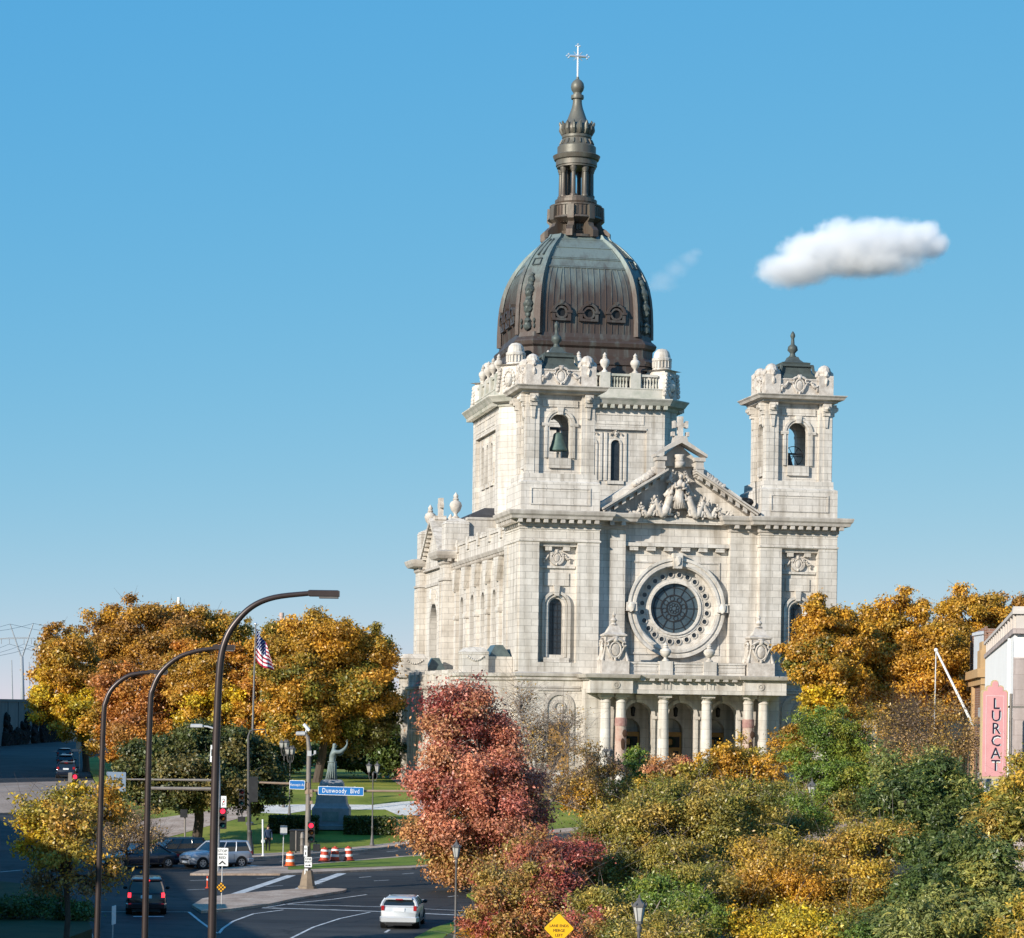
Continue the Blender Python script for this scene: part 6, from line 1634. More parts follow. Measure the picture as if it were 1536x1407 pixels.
def lantern_lamp(label, base, h, heads=1, group=None, s=1.0):
    t = thing('lantern_lamp', base, label, 'lamp post', group)
    m = MB()
    m.lathe(0, 0, [(.24 * s, 0), (.24 * s, .12), (.17 * s, .2), (.15 * s, .55), (.11 * s, .7), (.085 * s, .78), (.085 * s, 1.2), (.11 * s, 1.23), (.11 * s, 1.3), (.07 * s, 1.36), (.062 * s, h - .25), (.10 * s, h - .2), (.10 * s, h - .12), (.06 * s, h - .06), (.09 * s, h)], 12)
    pos = [(0, 0)] if heads == 1 else [(.42 * s * math.cos(2 * PI * i / heads + .3), .42 * s * math.sin(2 * PI * i / heads + .3)) for i in range(heads)]
    if heads > 1:
        for x, y in pos: m.tube([(0, 0, h - .55), (x * .6, y * .6, h - .6), (x, y, h - .35), (x, y, h)], .03 * s, 6)
    m.build('post', LANTM, t, smooth=True, auto=40)
    for x, y in pos:
        k = s
        m = MB(); m.lathe(x, y, [(.11 * k, h), (.13 * k, h + .05), (.235 * k, h + .62 * k), (.25 * k, h + .64 * k)], 6); L_ = m.build('lantern', LAMPG, t)
        m = MB()
        for i in range(6):
            a = PI / 3 * i; m.tube([(x + .13 * k * math.cos(a), y + .13 * k * math.sin(a), h + .04), (x + .245 * k * math.cos(a), y + .245 * k * math.sin(a), h + .64 * k)], .016 * k, 4)
            m.tube([(x + .245 * k * math.cos(a), y + .245 * k * math.sin(a), h + .62 * k), (x + .29 * k * math.cos(a), y + .29 * k * math.sin(a), h + .74 * k), (x + .27 * k * math.cos(a), y + .27 * k * math.sin(a), h + .80 * k)], [.018, .02, .006], 4)
        m.lathe(x, y, [(.14 * k, h - .03), (.14 * k, h + .04), (.1 * k, h + .05)], 6)
        m.lathe(x, y, [(.285 * k, h + .62 * k), (.285 * k, h + .67 * k), (.19 * k, h + .78 * k), (.09 * k, h + .88 * k), (.09 * k, h + .93 * k), (.03 * k, h + .97 * k), (.045 * k, h + 1.03 * k), (.01 * k, h + 1.12 * k)], 6)
        m.build('lantern_frame', LANTM, L_)
    return t
LG = 'old style lantern lamps'
lantern_lamp('single lantern lamp with the largest lantern, bottom centre before the bushes', gbase(960.5, 64, .14), at(960, 1384, 64).z - .14, 1, LG, .64)
lantern_lamp('single lantern lamp in front of the red maple', gbase(685, 103, .14), at(685, 1287, 103).z - .14, 1, LG, .68)
b = gp(558, 1272); b.z += .17
lantern_lamp('tall lamp with a pair of lanterns on the kerb right of the statue', b, 5.1, 2, LG, .70)
b = at(425, 1222, 197); b.z = ground_z(197) + .15
lantern_lamp('lantern cluster lamp left of its neighbour, beyond the path by the oak', b, 4.6, 5, LG, .62)
b = at(434, 1226, 193); b.z = ground_z(193) + .15
lantern_lamp('lantern cluster lamp right of its neighbour, beyond the path by the oak', b, 4.6, 5, LG, .62)
b = at(911, 1160, 186); b.z = ground_z(186) + .15
lantern_lamp('lantern cluster lamp by the left end of the portico', b, at(911, 1135, 186).z - b.z, 4, LG, .62)
lantern_lamp('small lantern lamp half hidden under the green locust tree', gbase(1217, 118, .14), at(1217, 1196, 118).z - .14, 1, LG, .8)

# ---------------------------------------------------------------- statue on its pedestal
SB = at(497, 1244, 187); SB.z = ground_z(187) + .1
GRAN = material('grey granite', (0.20, 0.205, 0.215), .6, col2=(0.27, 0.27, 0.28), scale=3)
VERD = material('verdigris bronze', (0.13, 0.165, 0.155), .6, metal=.15, col2=(0.22, 0.26, 0.25), scale=1.6, bump=.3)
t = thing('statue_monument', SB, 'green bronze robed figure with a raised arm on a tall granite pedestal', 'statue')
m = MB(); m.sweep(rect(-1.35, 1.35, -1.2, 1.2), [(.25, 0), (.25, .3), (0, .35), (0, 1.55), (-.1, 1.65), (-.22, 1.9), (-.30, 2.5), (-.24, 2.6), (-.24, 2.7), (-.42, 2.85), (-.50, 3.35), (-.62, 3.55), (-.7, 3.6)])
m.build('pedestal', GRAN, t)
m = MB(); Fr(m, (0, -1.2), (1, 0), (0, 1)).box(-.6, .6, -.03, .02, .6, 1.3); m.build('plaque', VERD, t)

def skinned(name, nodes, edges, mat, parent, sub=2, loc=(0, 0, 0)):
    """one continuous figure grown over a jointed skeleton: nodes [(x, y, z, rx, ry)]"""
    me = bpy.data.meshes.new(name)
    me.from_pydata([n[:3] for n in nodes], edges, [])
    o = bpy.data.objects.new(name, me); COL.objects.link(o)
    sk = o.modifiers.new('skin', 'SKIN'); sk.use_smooth_shade = True
    for i, n in enumerate(nodes):
        sv = me.skin_vertices[0].data[i]; sv.radius = (n[3], n[4]); sv.use_root = (i == 0)
    ss = o.modifiers.new('smooth', 'SUBSURF'); ss.levels = sub; ss.render_levels = sub
    dg = bpy.context.evaluated_depsgraph_get()
    nm = bpy.data.meshes.new_from_object(o.evaluated_get(dg))
    o.modifiers.clear(); o.data = nm
    nm.materials.clear(); nm.materials.append(mat)
    o.parent = parent; o.location = loc
    ALL.append(o)
    return o
# robed friar, facing right with the right arm lifted
nodes = [(0, 0, 1.2, .30, .26), (0, 0, .55, .32, .30), (-.06, 0, .05, .42, .38), (.02, 0, 1.75, .31, .27), (.05, 0, 2.12, .30, .26), (.10, 0, 2.34, .10, .10), (.14, 0, 2.55, .155, .17), (.17, 0, 2.70, .11, .12),
         (.22, -.28, 2.05, .15, .15), (.62, -.22, 2.05, .15, .17), (.95, -.18, 2.35, .10, .11), (1.08, -.16, 2.62, .055, .06), (1.09, -.16, 2.84, .05, .05),
         (.2, .28, 2.05, .15, .15), (.55, .2, 1.85, .14, .16), (.78, .05, 2.02, .08, .09)]
edges = [(0, 1), (1, 2), (0, 3), (3, 4), (4, 5), (5, 6), (6, 7), (4, 8), (8, 9), (9, 10), (10, 11), (11, 12), (4, 13), (13, 14), (14, 15)]
fig = skinned('figure', nodes, edges, VERD, t, 2, (0, 0, 3.58))
m = MB()
for i in range(15):
    a = 2 * PI * i / 15; c, s_ = math.cos(a), math.sin(a)
    m.tube([(.28 * c + .01, .24 * s_, 1.25), (.30 * c - .01, .28 * s_, .7), (.40 * c - .06, .37 * s_, .02)], [.03, .05, .06], 5)
m.tube([(.32 * math.cos(a_), .27 * math.sin(a_), 1.32) for a_ in np.linspace(0, 2 * PI, 17)], .035, 5)
m.tube([(.2, -.26, 1.3), (.22, -.28, .75)], .03, 5)
m.build('robe_folds', VERD, fig, smooth=True)
m = MB()
for s_ in (-1, 1): m.blob((.18, s_ * .17, 2.52), (.03, .03, .05), 2, .1, 1)
m.blob((.31, 0, 2.53), (.05, .03, .045), 2, .1, 1); m.blob((.25, 0, 2.41), (.08, .09, .1), 3, .2, 1)
m.build('face', VERD, fig, smooth=True)
m = MB()
for i in range(4): m.tube([(1.08 + .02 * i - .03, -.19 + .02 * i, 2.82), (1.09 + .02 * i - .03, -.19 + .022 * i, 2.98 - .02 * abs(i - 1))], [.02, .012], 5)
m.tube([(1.04, -.15, 2.76), (.98, -.15, 2.88)], [.022, .014], 5)
m.build('hand', VERD, fig, smooth=True)

# ---------------------------------------------------------------- flag and pole
FY = 188
pt, pb = at(383.5, 938, FY), at(378.5, 1110, FY)
d_ = pb - pt; g = pt + d_ * ((ground_z(FY) - pt.z) / d_.z)
t = thing('flagpole', g, 'slim grey flagpole standing behind the dark green oak', 'flagpole')
m = MB(); m.tube([(0, 0, 0), (pt - g) * .5, pt - g], [.11, .085, .05], 10); m.lathe(0, 0, [(.3, 0), (.3, .3), (.14, .4)], 12); m.build('pole', material('dull silver pole', (.20, .19, .18), .4, metal=.5), t, smooth=True, auto=50)
m = MB(); m.blob(pt - g + Vector((0, 0, .1)), (.12, .12, .12), 1, 0); m.build('finial', GOLD, t, smooth=True)
RED_ = material('flag red', (0.36, 0.018, 0.045), .8, var=.05); WHT_ = material('flag white', (0.78, 0.77, 0.76), .8, var=.03); BLU_ = material('flag blue', (0.018, 0.030, 0.13), .8, var=.05)
fa, fb = at(385, 943, FY), at(383.6, 991, FY)
t = thing('flag', fb, 'drooping american flag hanging from the flagpole', 'flag')
hoist = fa - fb
NU, NV = 44, 52
def fp(a, b):       # a: along the fly, b: up the hoist
    x = (.90 * b + 1.25 * (1 - b)) * a + .10 * math.sin(a * 8 + b * 2) * a
    z = -(1.45 * b + .85 * (1 - b)) * a - .12 * math.sin(a * 5) * (1 - b)
    y = .25 * math.sin(a * 8 + b * 3) * a + .10 * math.sin(a * 15)
    return hoist * b + Vector((x, y, z))
vs = [fp(i / NU, j / NV) for j in range(NV + 1) for i in range(NU + 1)]
fs, mi = [], []
m = MB()
for j in range(NV):
    for i in range(NU):
        k = j * (NU + 1) + i
        stripe = j * 13 // NV
        col = 0 if stripe % 2 == 0 else 1
        if j * 13 // NV >= 6 and i < NU * .66: 
            col = 2
        m.f.append((k, k + 1, k + NU + 2, k + NU + 1)); m.m.append(col)
m.v = [tuple(v) for v in vs]
fo = m.build('cloth', [RED_, WHT_, BLU_], t, smooth=True)
so = fo.modifiers.new('thick', 'SOLIDIFY'); so.thickness = .012
m = MB()
for r_ in range(9):
    for c_ in range(6 if r_ % 2 == 0 else 5):
        a = .66 * ((c_ + (.5 if r_ % 2 == 0 else 1)) / 6); b_ = 1 - (7 / 13) * ((r_ + .5) / 9)
        p = fp(a, b_) + Vector((0, -.03, 0)); s5 = []
        for q in range(10):
            rr = .05 if q % 2 == 0 else .02; an = PI / 2 + q * PI / 5; s5.append((p.x + rr * math.cos(an), p.y, p.z + rr * math.sin(an)))
        m.add(s5 + [(x, y + .01, z) for x, y, z in s5], [tuple(range(10)), tuple(range(19, 9, -1))] + [(i, (i + 1) % 10, 10 + (i + 1) % 10, 10 + i) for i in range(10)])
m.build('star', WHT_, fo)['kind'] = 'stuff'

# ---------------------------------------------------------------- traffic signals and signs
def signal_head(parent, x, y, z, lit=None, name='signal_head', s=1.0, back=False):
    m = MB(); f = 1 if back else -1
    m.box(x - .18 * s, x + .18 * s, y - .13, y + .13, z - .55 * s, z + .55 * s)
    for k in (-1, 0, 1):
        m.tube([(x, y + f * .12, z + k * .36 * s), (x, y + f * .14, z + k * .36 * s)], .155 * s, 14)
        # visor
        vs = []; r = .16 * s
        for q in range(11):
            a = -.3 + (PI + .6) * q / 10
            vs += [(x + r * math.cos(a), y + f * .13, z + k * .36 * s + r * math.sin(a)), (x + r * math.cos(a), y + f * .38, z + k * .36 * s + r * math.sin(a) * .96)]
        m.add(vs, [(2 * q, 2 * q + 1, 2 * q + 3, 2 * q + 2) for q in range(10)])
    h = m.build(name, BLACKM, parent)
    for k, mm in ((1, LENSR), (0, LENSA), (-1, LENSG)):
        l = MB(); l.blob((x, y + f * .15, z + k * .36 * s), (.135 * s, .05, .135 * s), 1, 0, 2)
        l.build('lens', REDON if (k == 1 and lit == 'red') else mm, h, smooth=True)
    return h

def panel_sign(parent, name, c, w, h, mat, border=None, r=.03):
    """flat sheet facing the camera side (-Y)"""
    m = MB(); x, y, z = c
    def rr(w_, h_, rd): 
        p = []
        for cx, cz, a0 in ((w_ / 2 - rd, h_ / 2 - rd, 0), (-w_ / 2 + rd, h_ / 2 - rd, PI / 2), (-w_ / 2 + rd, -h_ / 2 + rd, PI), (w_ / 2 - rd, -h_ / 2 + rd, 3 * PI / 2)):
            for q in range(5): p.append((x + cx + rd * math.cos(a0 + PI / 2 * q / 4), z + cz + rd * math.sin(a0 + PI / 2 * q / 4)))
        return p
    Fr(m, (0, y), (1, 0), (0, 1)).prism(rr(w, h, r), 0, .02)
    o = m.build(name, border or mat, parent)
    if border:
        m = MB(); Fr(m, (0, y - .004), (1, 0), (0, 1)).prism(rr(w - .05, h - .05, r), 0, .003); m.build('sign_face', mat, o)
    return o

# grey signal pole on the island
PY = 141.5
base = gp(461, 1337); base.z = .16; PY = base.y; k_ = PY / F
def rel(px, py, Y=None):
    return at(px, py, Y or PY) - base
t = thing('signal_pole', base, 'grey steel signal pole with a flared base on the traffic island', 'traffic signal')
top = rel(463.5, 1122)
m = MB(); m.tube([(0, 0, 0), rel(462, 1230), top, rel(461.5, 1106), rel(457, 1099), rel(452, 1098)], [.17, .15, .12, .10, .08, .07], 12); m.build('pole', GREYM, t, smooth=True, auto=60)
m = MB(); m.lathe(0, 0, [(.52, 0), (.50, .12), (.42, .16), (.34, .6), (.27, .95), (.2, 1.0)], 8); m.build('flared_base', material('stained tan base', (.26, .20, .14), .8, col2=(.16, .12, .085), scale=2), t)
m = MB(); a = rel(444, 1101); b_ = rel(458, 1098); m.sweep(rect(a.x, b_.x, -.13, .13), [(-.03, a.z - .07), (0, a.z - .02), (0, a.z + .10), (-.06, a.z + .14)]); m.build('lamp_head', GALV, t)
m = MB(); c0, c1 = rel(455.5, 1086), rel(464, 1096); m.tube([c0, c1], .09, 8); m.tube([rel(458.5, 1100), (c0 + c1) / 2], .035, 6); m.build('camera', WHITEP, t)
m = MB(); m.tube([rel(463, 1133), rel(471, 1132), rel(473, 1126)], .04, 6); m.box(rel(464, 1130).x - .1, rel(464, 1130).x + .12, -.15, .1, rel(464, 1134).z, rel(464, 1126).z); m.box(rel(471, 1130).x, rel(474, 1130).x, -.2, .2, rel(474, 1131).z, rel(474, 1126).z); m.build('bracket_sensor', GALV, t)
m = MB(); m.tube([rel(462, 1186), rel(560, 1186.5), rel(634, 1187)], [.075, .065, .055], 8); m.tube([rel(462, 1176), rel(420, 1175), rel(384, 1173.5)], [.075, .065, .055], 8)
for y in (1178, 1187): m.lathe(rel(462, y).x, 0, [(.17, rel(462, y).z - .14), (.17, rel(462, y).z + .14)], 8)
for y in (1203, 1192, 1186): m.box(rel(465, y).x, rel(469, y).x, -.14, .1, rel(465, y + 3).z, rel(465, y - 2).z)
m.build('mast_arm', material('tan brown mast arm', (.24, .165, .11), .6, col2=(.30, .22, .16), scale=2), t)
c = rel(467.2, 1248); signal_head(t, c.x, -.18, c.z, 'red')
c = rel(380.5, 1184); signal_head(t, c.x, 0, c.z, None, s=1.22, back=True)
m = MB(); a = rel(470, 1266), rel(480, 1277); m.box(a[0].x, a[1].x, -.25, .15, a[1].z, a[0].z); m.tube([rel(463, 1262), rel(475, 1262), rel(475, 1266)], .03, 5); m.build('pedestrian_signal', BLACKM, t)
# name signs hang from the arms
def name_sign(label, words, x0, x1, y0, y1, Y, sz, sx=1.0):
    c = (at(x0, y0, Y) + at(x1, y1, Y)) / 2; w = (x1 - x0) * Y / F; h = (y1 - y0) * Y / F
    t = thing('street_name_sign', c, label, 'street sign', 'blue street name signs', rz=0)
    t.rotation_euler = (0, ROLL, 0)
    o = panel_sign(t, 'sign_panel', (0, 0, 0), w, h, BLUES, WHITEP, .05)
    lettering(words, sz, (0, -.008, 0), WHITEP, o, scale=(sx, 1, 1), spacing=1.12)
    m = MB(); 
    for q in (-.3, .3): m.box(q * w - .03, q * w + .03, .02, .14, -h * .5, h * .55)
    m.build('bracket', GALV, t)
    return t
name_sign('long blue street name sign reading Dunwoody Blvd on the signal arm', 'Dunwoody  Blvd', 477, 545.5, 1180, 1193, PY - .22, .36, .74)
name_sign('short blue street name sign reading Hennepin Av left of the signal pole', 'Hennepin Av', 434, 457.5, 1170.5, 1184, PY - .22, .22, .60)
# one way sign and its companions on the pole
def plate_at(label, name, cat, px0, px1, py0, py1, Y, mat=None, group=None):
    c = (at(px0, py0, Y) + at(px1, py1, Y)) / 2
    t = thing(name, c, label, cat, group)
    o = panel_sign(t, 'sign_panel', (0, 0, 0), (px1 - px0) * Y / F, (py1 - py0) * Y / F, mat or WHITEP, BLACKI if (px1 - px0) > 8 and mat is None else None)
    return t, o, (px1 - px0) * Y / F, (py1 - py0) * Y / F
def arrow(m, x, z, L_, h, y=-.01, dirn=1):
    f = Fr(m, (0, y), (1, 0), (0, 1)); f.prism([(x - L_ / 2 * dirn, z - h * .18), (x - L_ / 2 * dirn, z + h * .18), (x + L_ * .15 * dirn, z + h * .18), (x + L_ * .15 * dirn, z + h * .5), (x + L_ / 2 * dirn, z), (x + L_ * .15 * dirn, z - h * .5), (x + L_ * .15 * dirn, z - h * .18)], 0, .004)
t, o, w, h = plate_at('white one way sign with a right arrow on the signal pole', 'one_way_sign', 'road sign', 456, 468.5, 1285, 1301.5, PY - .24)
lettering('ONE', .17, (0, -.012, h * .28), BLACKI, o); lettering('WAY', .17, (0, -.012, h * .02), BLACKI, o)
m = MB(); arrow(m, 0, -h * .28, w * .7, .12); m.build('arrow', BLACKI, o)
t, o, w, h = plate_at('narrow white and black plate above the one way sign', 'regulation_sign', 'road sign', 456, 461, 1268.5, 1285, PY - .25)
m = MB(); f = Fr(m, (0, -.006), (1, 0), (0, 1)); f.box(.10, .24, 0, .02, -.28, .26); f.ring(-.01, .12, .035, .06, 0, .004, 14); f.box(-.03, .02, 0, .004, -.2, -.05); m.build('sign_mark', BLACKI, o)
t, o, w, h = plate_at('small white plate below the one way sign', 'regulation_sign', 'road sign', 456.5, 461.5, 1303, 1312, PY - .25)
m = MB(); Fr(m, (0, -.006), (1, 0), (0, 1)).box(-.02, .02, 0, .004, -.1, .1); m.build('sign_mark', BLACKI, o)

# signal mast hidden behind the nearest street lamp, with two long arms to the left
MY = 149.0
base = gp(326, 1311); base.z = .16; MY = base.y
t = thing('signal_pole', base, 'slender signal mast behind the nearest street lamp with twin arms to the left', 'traffic signal')
m = MB(); m.tube([(0, 0, 0), rel(328, 1180, MY), rel(327, 1105, MY), rel(322, 1093, MY), rel(312, 1090, MY), rel(303, 1089, MY)], [.13, .11, .09, .07, .06, .05], 10); m.build('pole', GALV, t, smooth=True, auto=60)
m = MB(); m.tube([rel(327, 1170.5, MY), rel(190, 1169, MY)], [.08, .05], 8); m.tube([rel(327, 1183.5, MY), rel(226, 1182.5, MY)], [.11, .10], 8); m.build('mast_arm', GREYM, t)
m = MB(); a, b_ = rel(286, 1087, MY), rel(304, 1091, MY); m.sweep(rect(a.x, b_.x, -.14, .14), [(0, b_.z), (0, a.z), (-.05, a.z + .05)]); m.build('lamp_head', GALV, t)
m = MB(); c = rel(318, 1125, MY); m.tube([rel(327, 1118, MY), rel(317, 1118, MY), rel(316, 1135, MY)], .04, 6); m.lathe(rel(317.5, 1140, MY).x, 0, [(.10, rel(317, 1143, MY).z), (.1, rel(317, 1136, MY).z), (.02, rel(317, 1134, MY).z)], 10); m.box(c.x - .05, c.x + .1, -.1, .1, rel(318, 1124, MY).z, rel(318, 1119, MY).z); m.build('camera', WHITEP, t)
c = rel(335, 1227, MY); signal_head(t, c.x, -.2, c.z, 'red', s=1.15)
t, o, w, h = plate_at('small white no turns sign above the red signal behind the lamp', 'regulation_sign', 'road sign', 331.5, 339.5, 1194, 1212, MY - .25)
m = MB(); f = Fr(m, (0, -.008), (1, 0), (0, 1)); f.ring(0, .12, .05, .075, 0, .004, 18, -PI / 2, PI); f.ring(0, -.08, .05, .075, 0, .004, 18, PI / 2, 2 * PI); f.box(-.075, -.05, .0, .0045, -.22, -.08); m.build('sign_mark', BLACKI, o)
m = MB(); f = Fr(m, (0, -.012), (1, 0), (0, 1)); f.disc(0, .02, .045, 0, .004, 14); m.build('red_dot', REDON if False else material('sign red', (.45, .03, .03), .6, var=0), o)
c = (at(160, 1158, MY) + at(188, 1187, MY)) / 2
t = thing('guide_sign', c, 'grey blue guide sign behind the yellow tree at the arm end', 'road sign'); t.rotation_euler = (0, ROLL, 0)
o = panel_sign(t, 'sign_panel', (0, 0, 0), 1.15, 1.15, material('faded blue grey sheet', (.15, .20, .28), .6, col2=(.20, .26, .33), scale=2), None, .05)
lettering('LAKES', .24, (.05, -.01, .05), material('faded sign ink', (.05, .07, .10), .7), o)
# signal at the left, seen from its side
b = gp(112, 1304); b.z = .02; SY = b.y
t = thing('signal_pole', b, 'grey signal with one red light at the far left above the yellow tree', 'traffic signal')
base = b; c = rel(110, 1174, SY)
m = MB(); m.tube([(0, 0, 0), (c.x - .1, 0, c.z + .6)], .07, 8); m.build('pole', GALV, t, smooth=True)
hh = signal_head(t, c.x + .14, -.1, c.z, 'red', s=1.0)
m = MB(); m.box(c.x - .28, c.x - .05, -.2, .3, c.z - .6, c.z + .6); m.build('signal_housing', GREYM, t)

# small signs on posts
def post_sign(label, name, cat, foot, pts_, w, h, mat, words=(), group=None, Y=None, border=None, r=.03, back=False, pole=GALV):
    """pts_: list of (px, py) sign centre"""
    t = thing(name, foot, label, cat, group)
    c = at(pts_[0], pts_[1], foot.y - .06) - foot
    m = MB(); m.tube([(0, 0, -.05), (c.x, .04, c.z + h * .5)], .03, 6); m.build('post', pole, t)
    o = panel_sign(t, 'sign_panel', (c.x, -.03, c.z), w, h, mat, border, r)
    return t, o, c
ft = gp(332, 1365); ft.z = .16
t, o, c = post_sign('white stop here on red sign on the traffic island', 'stop_line_sign', 'road sign', ft, (333.5, 1285.5), .56, .88, WHITEP, border=None)
for wd, sz, dz in (('STOP', .185, .29), ('HERE ON', .10, .13), ('RED', .185, -.04)): lettering(wd, sz, (c.x, -.036, c.z + dz), BLACKI, o)
m = MB(); f = Fr(m, (0, -.036), (1, 0), (0, 1)); f.prism([(c.x - .20, c.z - .36), (c.x - .05, c.z - .22), (c.x - .02, c.z - .20), (c.x, c.z - .17), (c.x + .02, c.z - .20), (c.x + .05, c.z - .22), (c.x + .20, c.z - .36), (c.x + .11, c.z - .36), (c.x, c.z - .26), (c.x - .11, c.z - .36)], 0, .004); m.build('arrow', BLACKI, o)
m = MB(); q = at(331.5, 1331, ft.y - .06) - ft; f = Fr(m, (q.x, -.04), (1, 0), (0, 1)); f.prism([(0, q.z - .27), (.27, q.z), (0, q.z + .27), (-.27, q.z)], 0, .02); mk = m.build('object_marker', BLACKI, t)
m = MB(); f = Fr(m, (q.x, -.045), (1, 0), (0, 1))
for i in (-1, 0, 1):
    for j in (-1, 0, 1): f.disc((i + j) * .088, q.z + (i - j) * .088, .048, -.006, .004, 12)
m.build('reflector', material('amber reflector', (.75, .36, .02), .35, var=.05, spec=.6), mk)
ft = gp(424, 1303); ft.z = .16
post_sign('white sign turned away on a post beside the single orange barrel', 'road_sign', 'road sign', ft, (425.5, 1245), .42, .56, GALV)
ft = gp(394.5, 1288); ft.z = .18
t = thing('marker_post', ft, 'plain white post at the kerb in front of the person', 'post'); m = MB(); m.tube([(0, 0, 0), at(394, 1229, ft.y) - ft], .055, 8); m.lathe(0, 0, [(.1, 0), (.1, .05), (.06, .08)], 8); m.build('post', WHITEP, t, smooth=True, auto=40)
# dark lamp pole left of the person
ft = gp(374, 1286); ft.z = .18; base = ft
t = thing('signal_pole', ft, 'black pole with unlit signals left of the person', 'traffic signal')
m = MB(); m.tube([(0, 0, 0), rel(373, 1200, ft.y), rel(372.5, 1105, ft.y), rel(375, 1097, ft.y), rel(381, 1094.5, ft.y), rel(398, 1094, ft.y), rel(399.5, 1104, ft.y)], [.13, .11, .08, .06, .05, .045, .04], 10); m.lathe(0, 0, [(.3, 0), (.28, .6), (.2, .7), (.14, 1.4), (.17, 1.45), (.13, 1.6)], 10); m.build('pole', material('dark grey pole', (.06, .055, .05), .5, col2=(.09, .085, .08), scale=3), t, smooth=True, auto=50)
c = rel(363, 1196, ft.y); signal_head(t, c.x, -.1, c.z, None); 
m = MB(); a = rel(357, 1225, ft.y), rel(367.5, 1232.5, ft.y); m.box(a[0].x, a[1].x, -.15, .15, a[1].z, a[0].z); m.tube([rel(372, 1216, ft.y), rel(363, 1215, ft.y), rel(363, 1226, ft.y)], .035, 5); m.build('pedestrian_signal', BLACKM, t)
ft = at(277.5, 1273, 171); ft.z = ground_z(171) + .15; base = ft
t = thing('pedestrian_signal_post', ft, 'grey post with a black walk signal left of the oak trunk', 'traffic signal')
m = MB(); m.tube([(0, 0, 0), rel(277.5, 1222, 171)], .06, 8); m.build('post', GREYM, t); a = rel(271, 1214, 171), rel(281, 1226, 171)
m = MB(); m.box(a[0].x, a[1].x, -.2, .12, a[1].z, a[0].z); m.build('signal_box', BLACKM, t); a = rel(275.5, 1258, 171), rel(280, 1268, 171)
m = MB(); m.box(a[0].x, a[1].x, -.09, -.07, a[1].z, a[0].z); m.build('push_button_plate', WHITEP, t)
ft = gbase(171, 103, .05); base = ft
t = thing('road_sign', ft, 'narrow sign seen edge on at the bottom of the shaded lane', 'road sign'); t.rotation_euler = (0, 0, math.radians(84))
m = MB(); m.tube([(0, 0, 0), (0, 0, 1.7)], .03, 6); m.build('post', GALV, t); panel_sign(t, 'sign_panel', (0, -.05, 1.4), .6, .75, WHITEP)
# utility cabinets and grey posts on the lawn
b = at(449, 1262, 173); b.z = ground_z(173) + .15
t = thing('utility_cabinet', b, 'black utility cabinet on the lawn left of the red signal', 'cabinet'); m = MB(); m.sweep(rect(-.62, .42, -.4, .4), [(0, 0), (0, 1.35), (.06, 1.37), (.06, 1.42), (-.05, 1.46)]); m.build('cabinet_body', BLACKM, t); m = MB(); Fr(m, (0, -.4), (1, 0), (0, 1)).box(-.55, -.12, -.015, .0, .1, 1.25); Fr(m, (0, -.4), (1, 0), (0, 1)).box(-.08, .35, -.015, .0, .1, 1.25); m.build('door', material('dark green black paint', (.018, .02, .02), .5), t)
b = at(453.5, 1262, 170); b.z = ground_z(170) + .15
t = thing('bollard', b, 'grey ridged bollard right of the utility cabinet', 'bollard'); m = MB(); m.lathe(0, 0, [(.14, 0), (.14, .5), (.17, .55), (.14, .6), (.14, 1.0), (.17, 1.05), (.14, 1.1), (.14, 1.3), (.08, 1.42), (.02, 1.45)], 12); m.build('bollard_body', GREYM, t, smooth=True, auto=40)
b = at(444, 1262, 170.5); b.z = ground_z(170.5) + .15
t = thing('marker_post', b, 'thin grey post left of the utility cabinet', 'post'); m = MB(); m.tube([(0, 0, 0), (0, 0, 1.5)], .05, 8); m.build('post', GREYM, t)
# delineators
for px, py, lab in ((311, 1333, 'orange flexible lane post left of the stop here on red sign'), (120, 1378, 'orange flexible lane post in the shade under the yellow tree')):
    b = gp(px, py); b.z = .03
    t = thing('lane_post', b, lab, 'lane post', 'flexible lane posts'); m = MB(); m.lathe(0, 0, [(.12, 0), (.12, .04), (.045, .06), (.045, .62), (.04, .66)], 10); m.build('post', material('orange red plastic', (.55, .06, .02), .5, var=.05), t, smooth=True, auto=40)
    m = MB(); m.lathe(0, 0, [(.047, .42), (.047, .52)], 10); m.build('reflective_band', WHITEP, t)
# construction barrels
ORNG = material('orange barrel plastic', (0.70, 0.10, 0.015), .5, col2=(.62, .13, .03), scale=3); REDB = material('faded red orange barrel plastic', (0.46, 0.045, 0.02), .5, col2=(.40, .06, .03), scale=3)
def barrel(label, px, py, mat, tilt=0):
    b = gp(px, py); b.z += .15
    t = thing('traffic_barrel', b, label, 'barrel', 'orange and white traffic barrels')
    t.rotation_euler = (0, tilt, 0); t.scale = (.9, .9, .9)
    m = MB(); m.lathe(0, 0, [(.40, 0), (.40, .10), (.31, .12), (.30, .30), (.285, .32), (.285, .52), (.275, .54), (.27, .74), (.255, .76), (.25, .92), (.22, .97), (.1, 1.0), (.09, 1.06), (.02, 1.06)], 20); o = m.build('barrel_body', mat, t, smooth=True, auto=30)
    m = MB()
    for r0, r1, z0, z1 in ((.292, .287, .33, .5), (.266, .261, .75, .88)): m.lathe(0, 0, [(r0, z0), (r1, z1)], 20)
    m.build('white_band', WHITEP, o)
    m = MB(); m.lathe(0, 0, [(.42, 0), (.42, .07), (.38, .085)], 20); m.build('rubber_base', BLACKM, o)
barrel('bright orange barrel standing alone beside the sign post', 435, 1303.5, ORNG)
barrel('leftmost of three red and white barrels behind the grass median', 486, 1296.5, REDB, .05)
barrel('middle of three red and white barrels behind the grass median', 502, 1295.5, REDB, .03)
barrel('rightmost of three red and white barrels behind the grass median', 523, 1295, REDB, -.03)
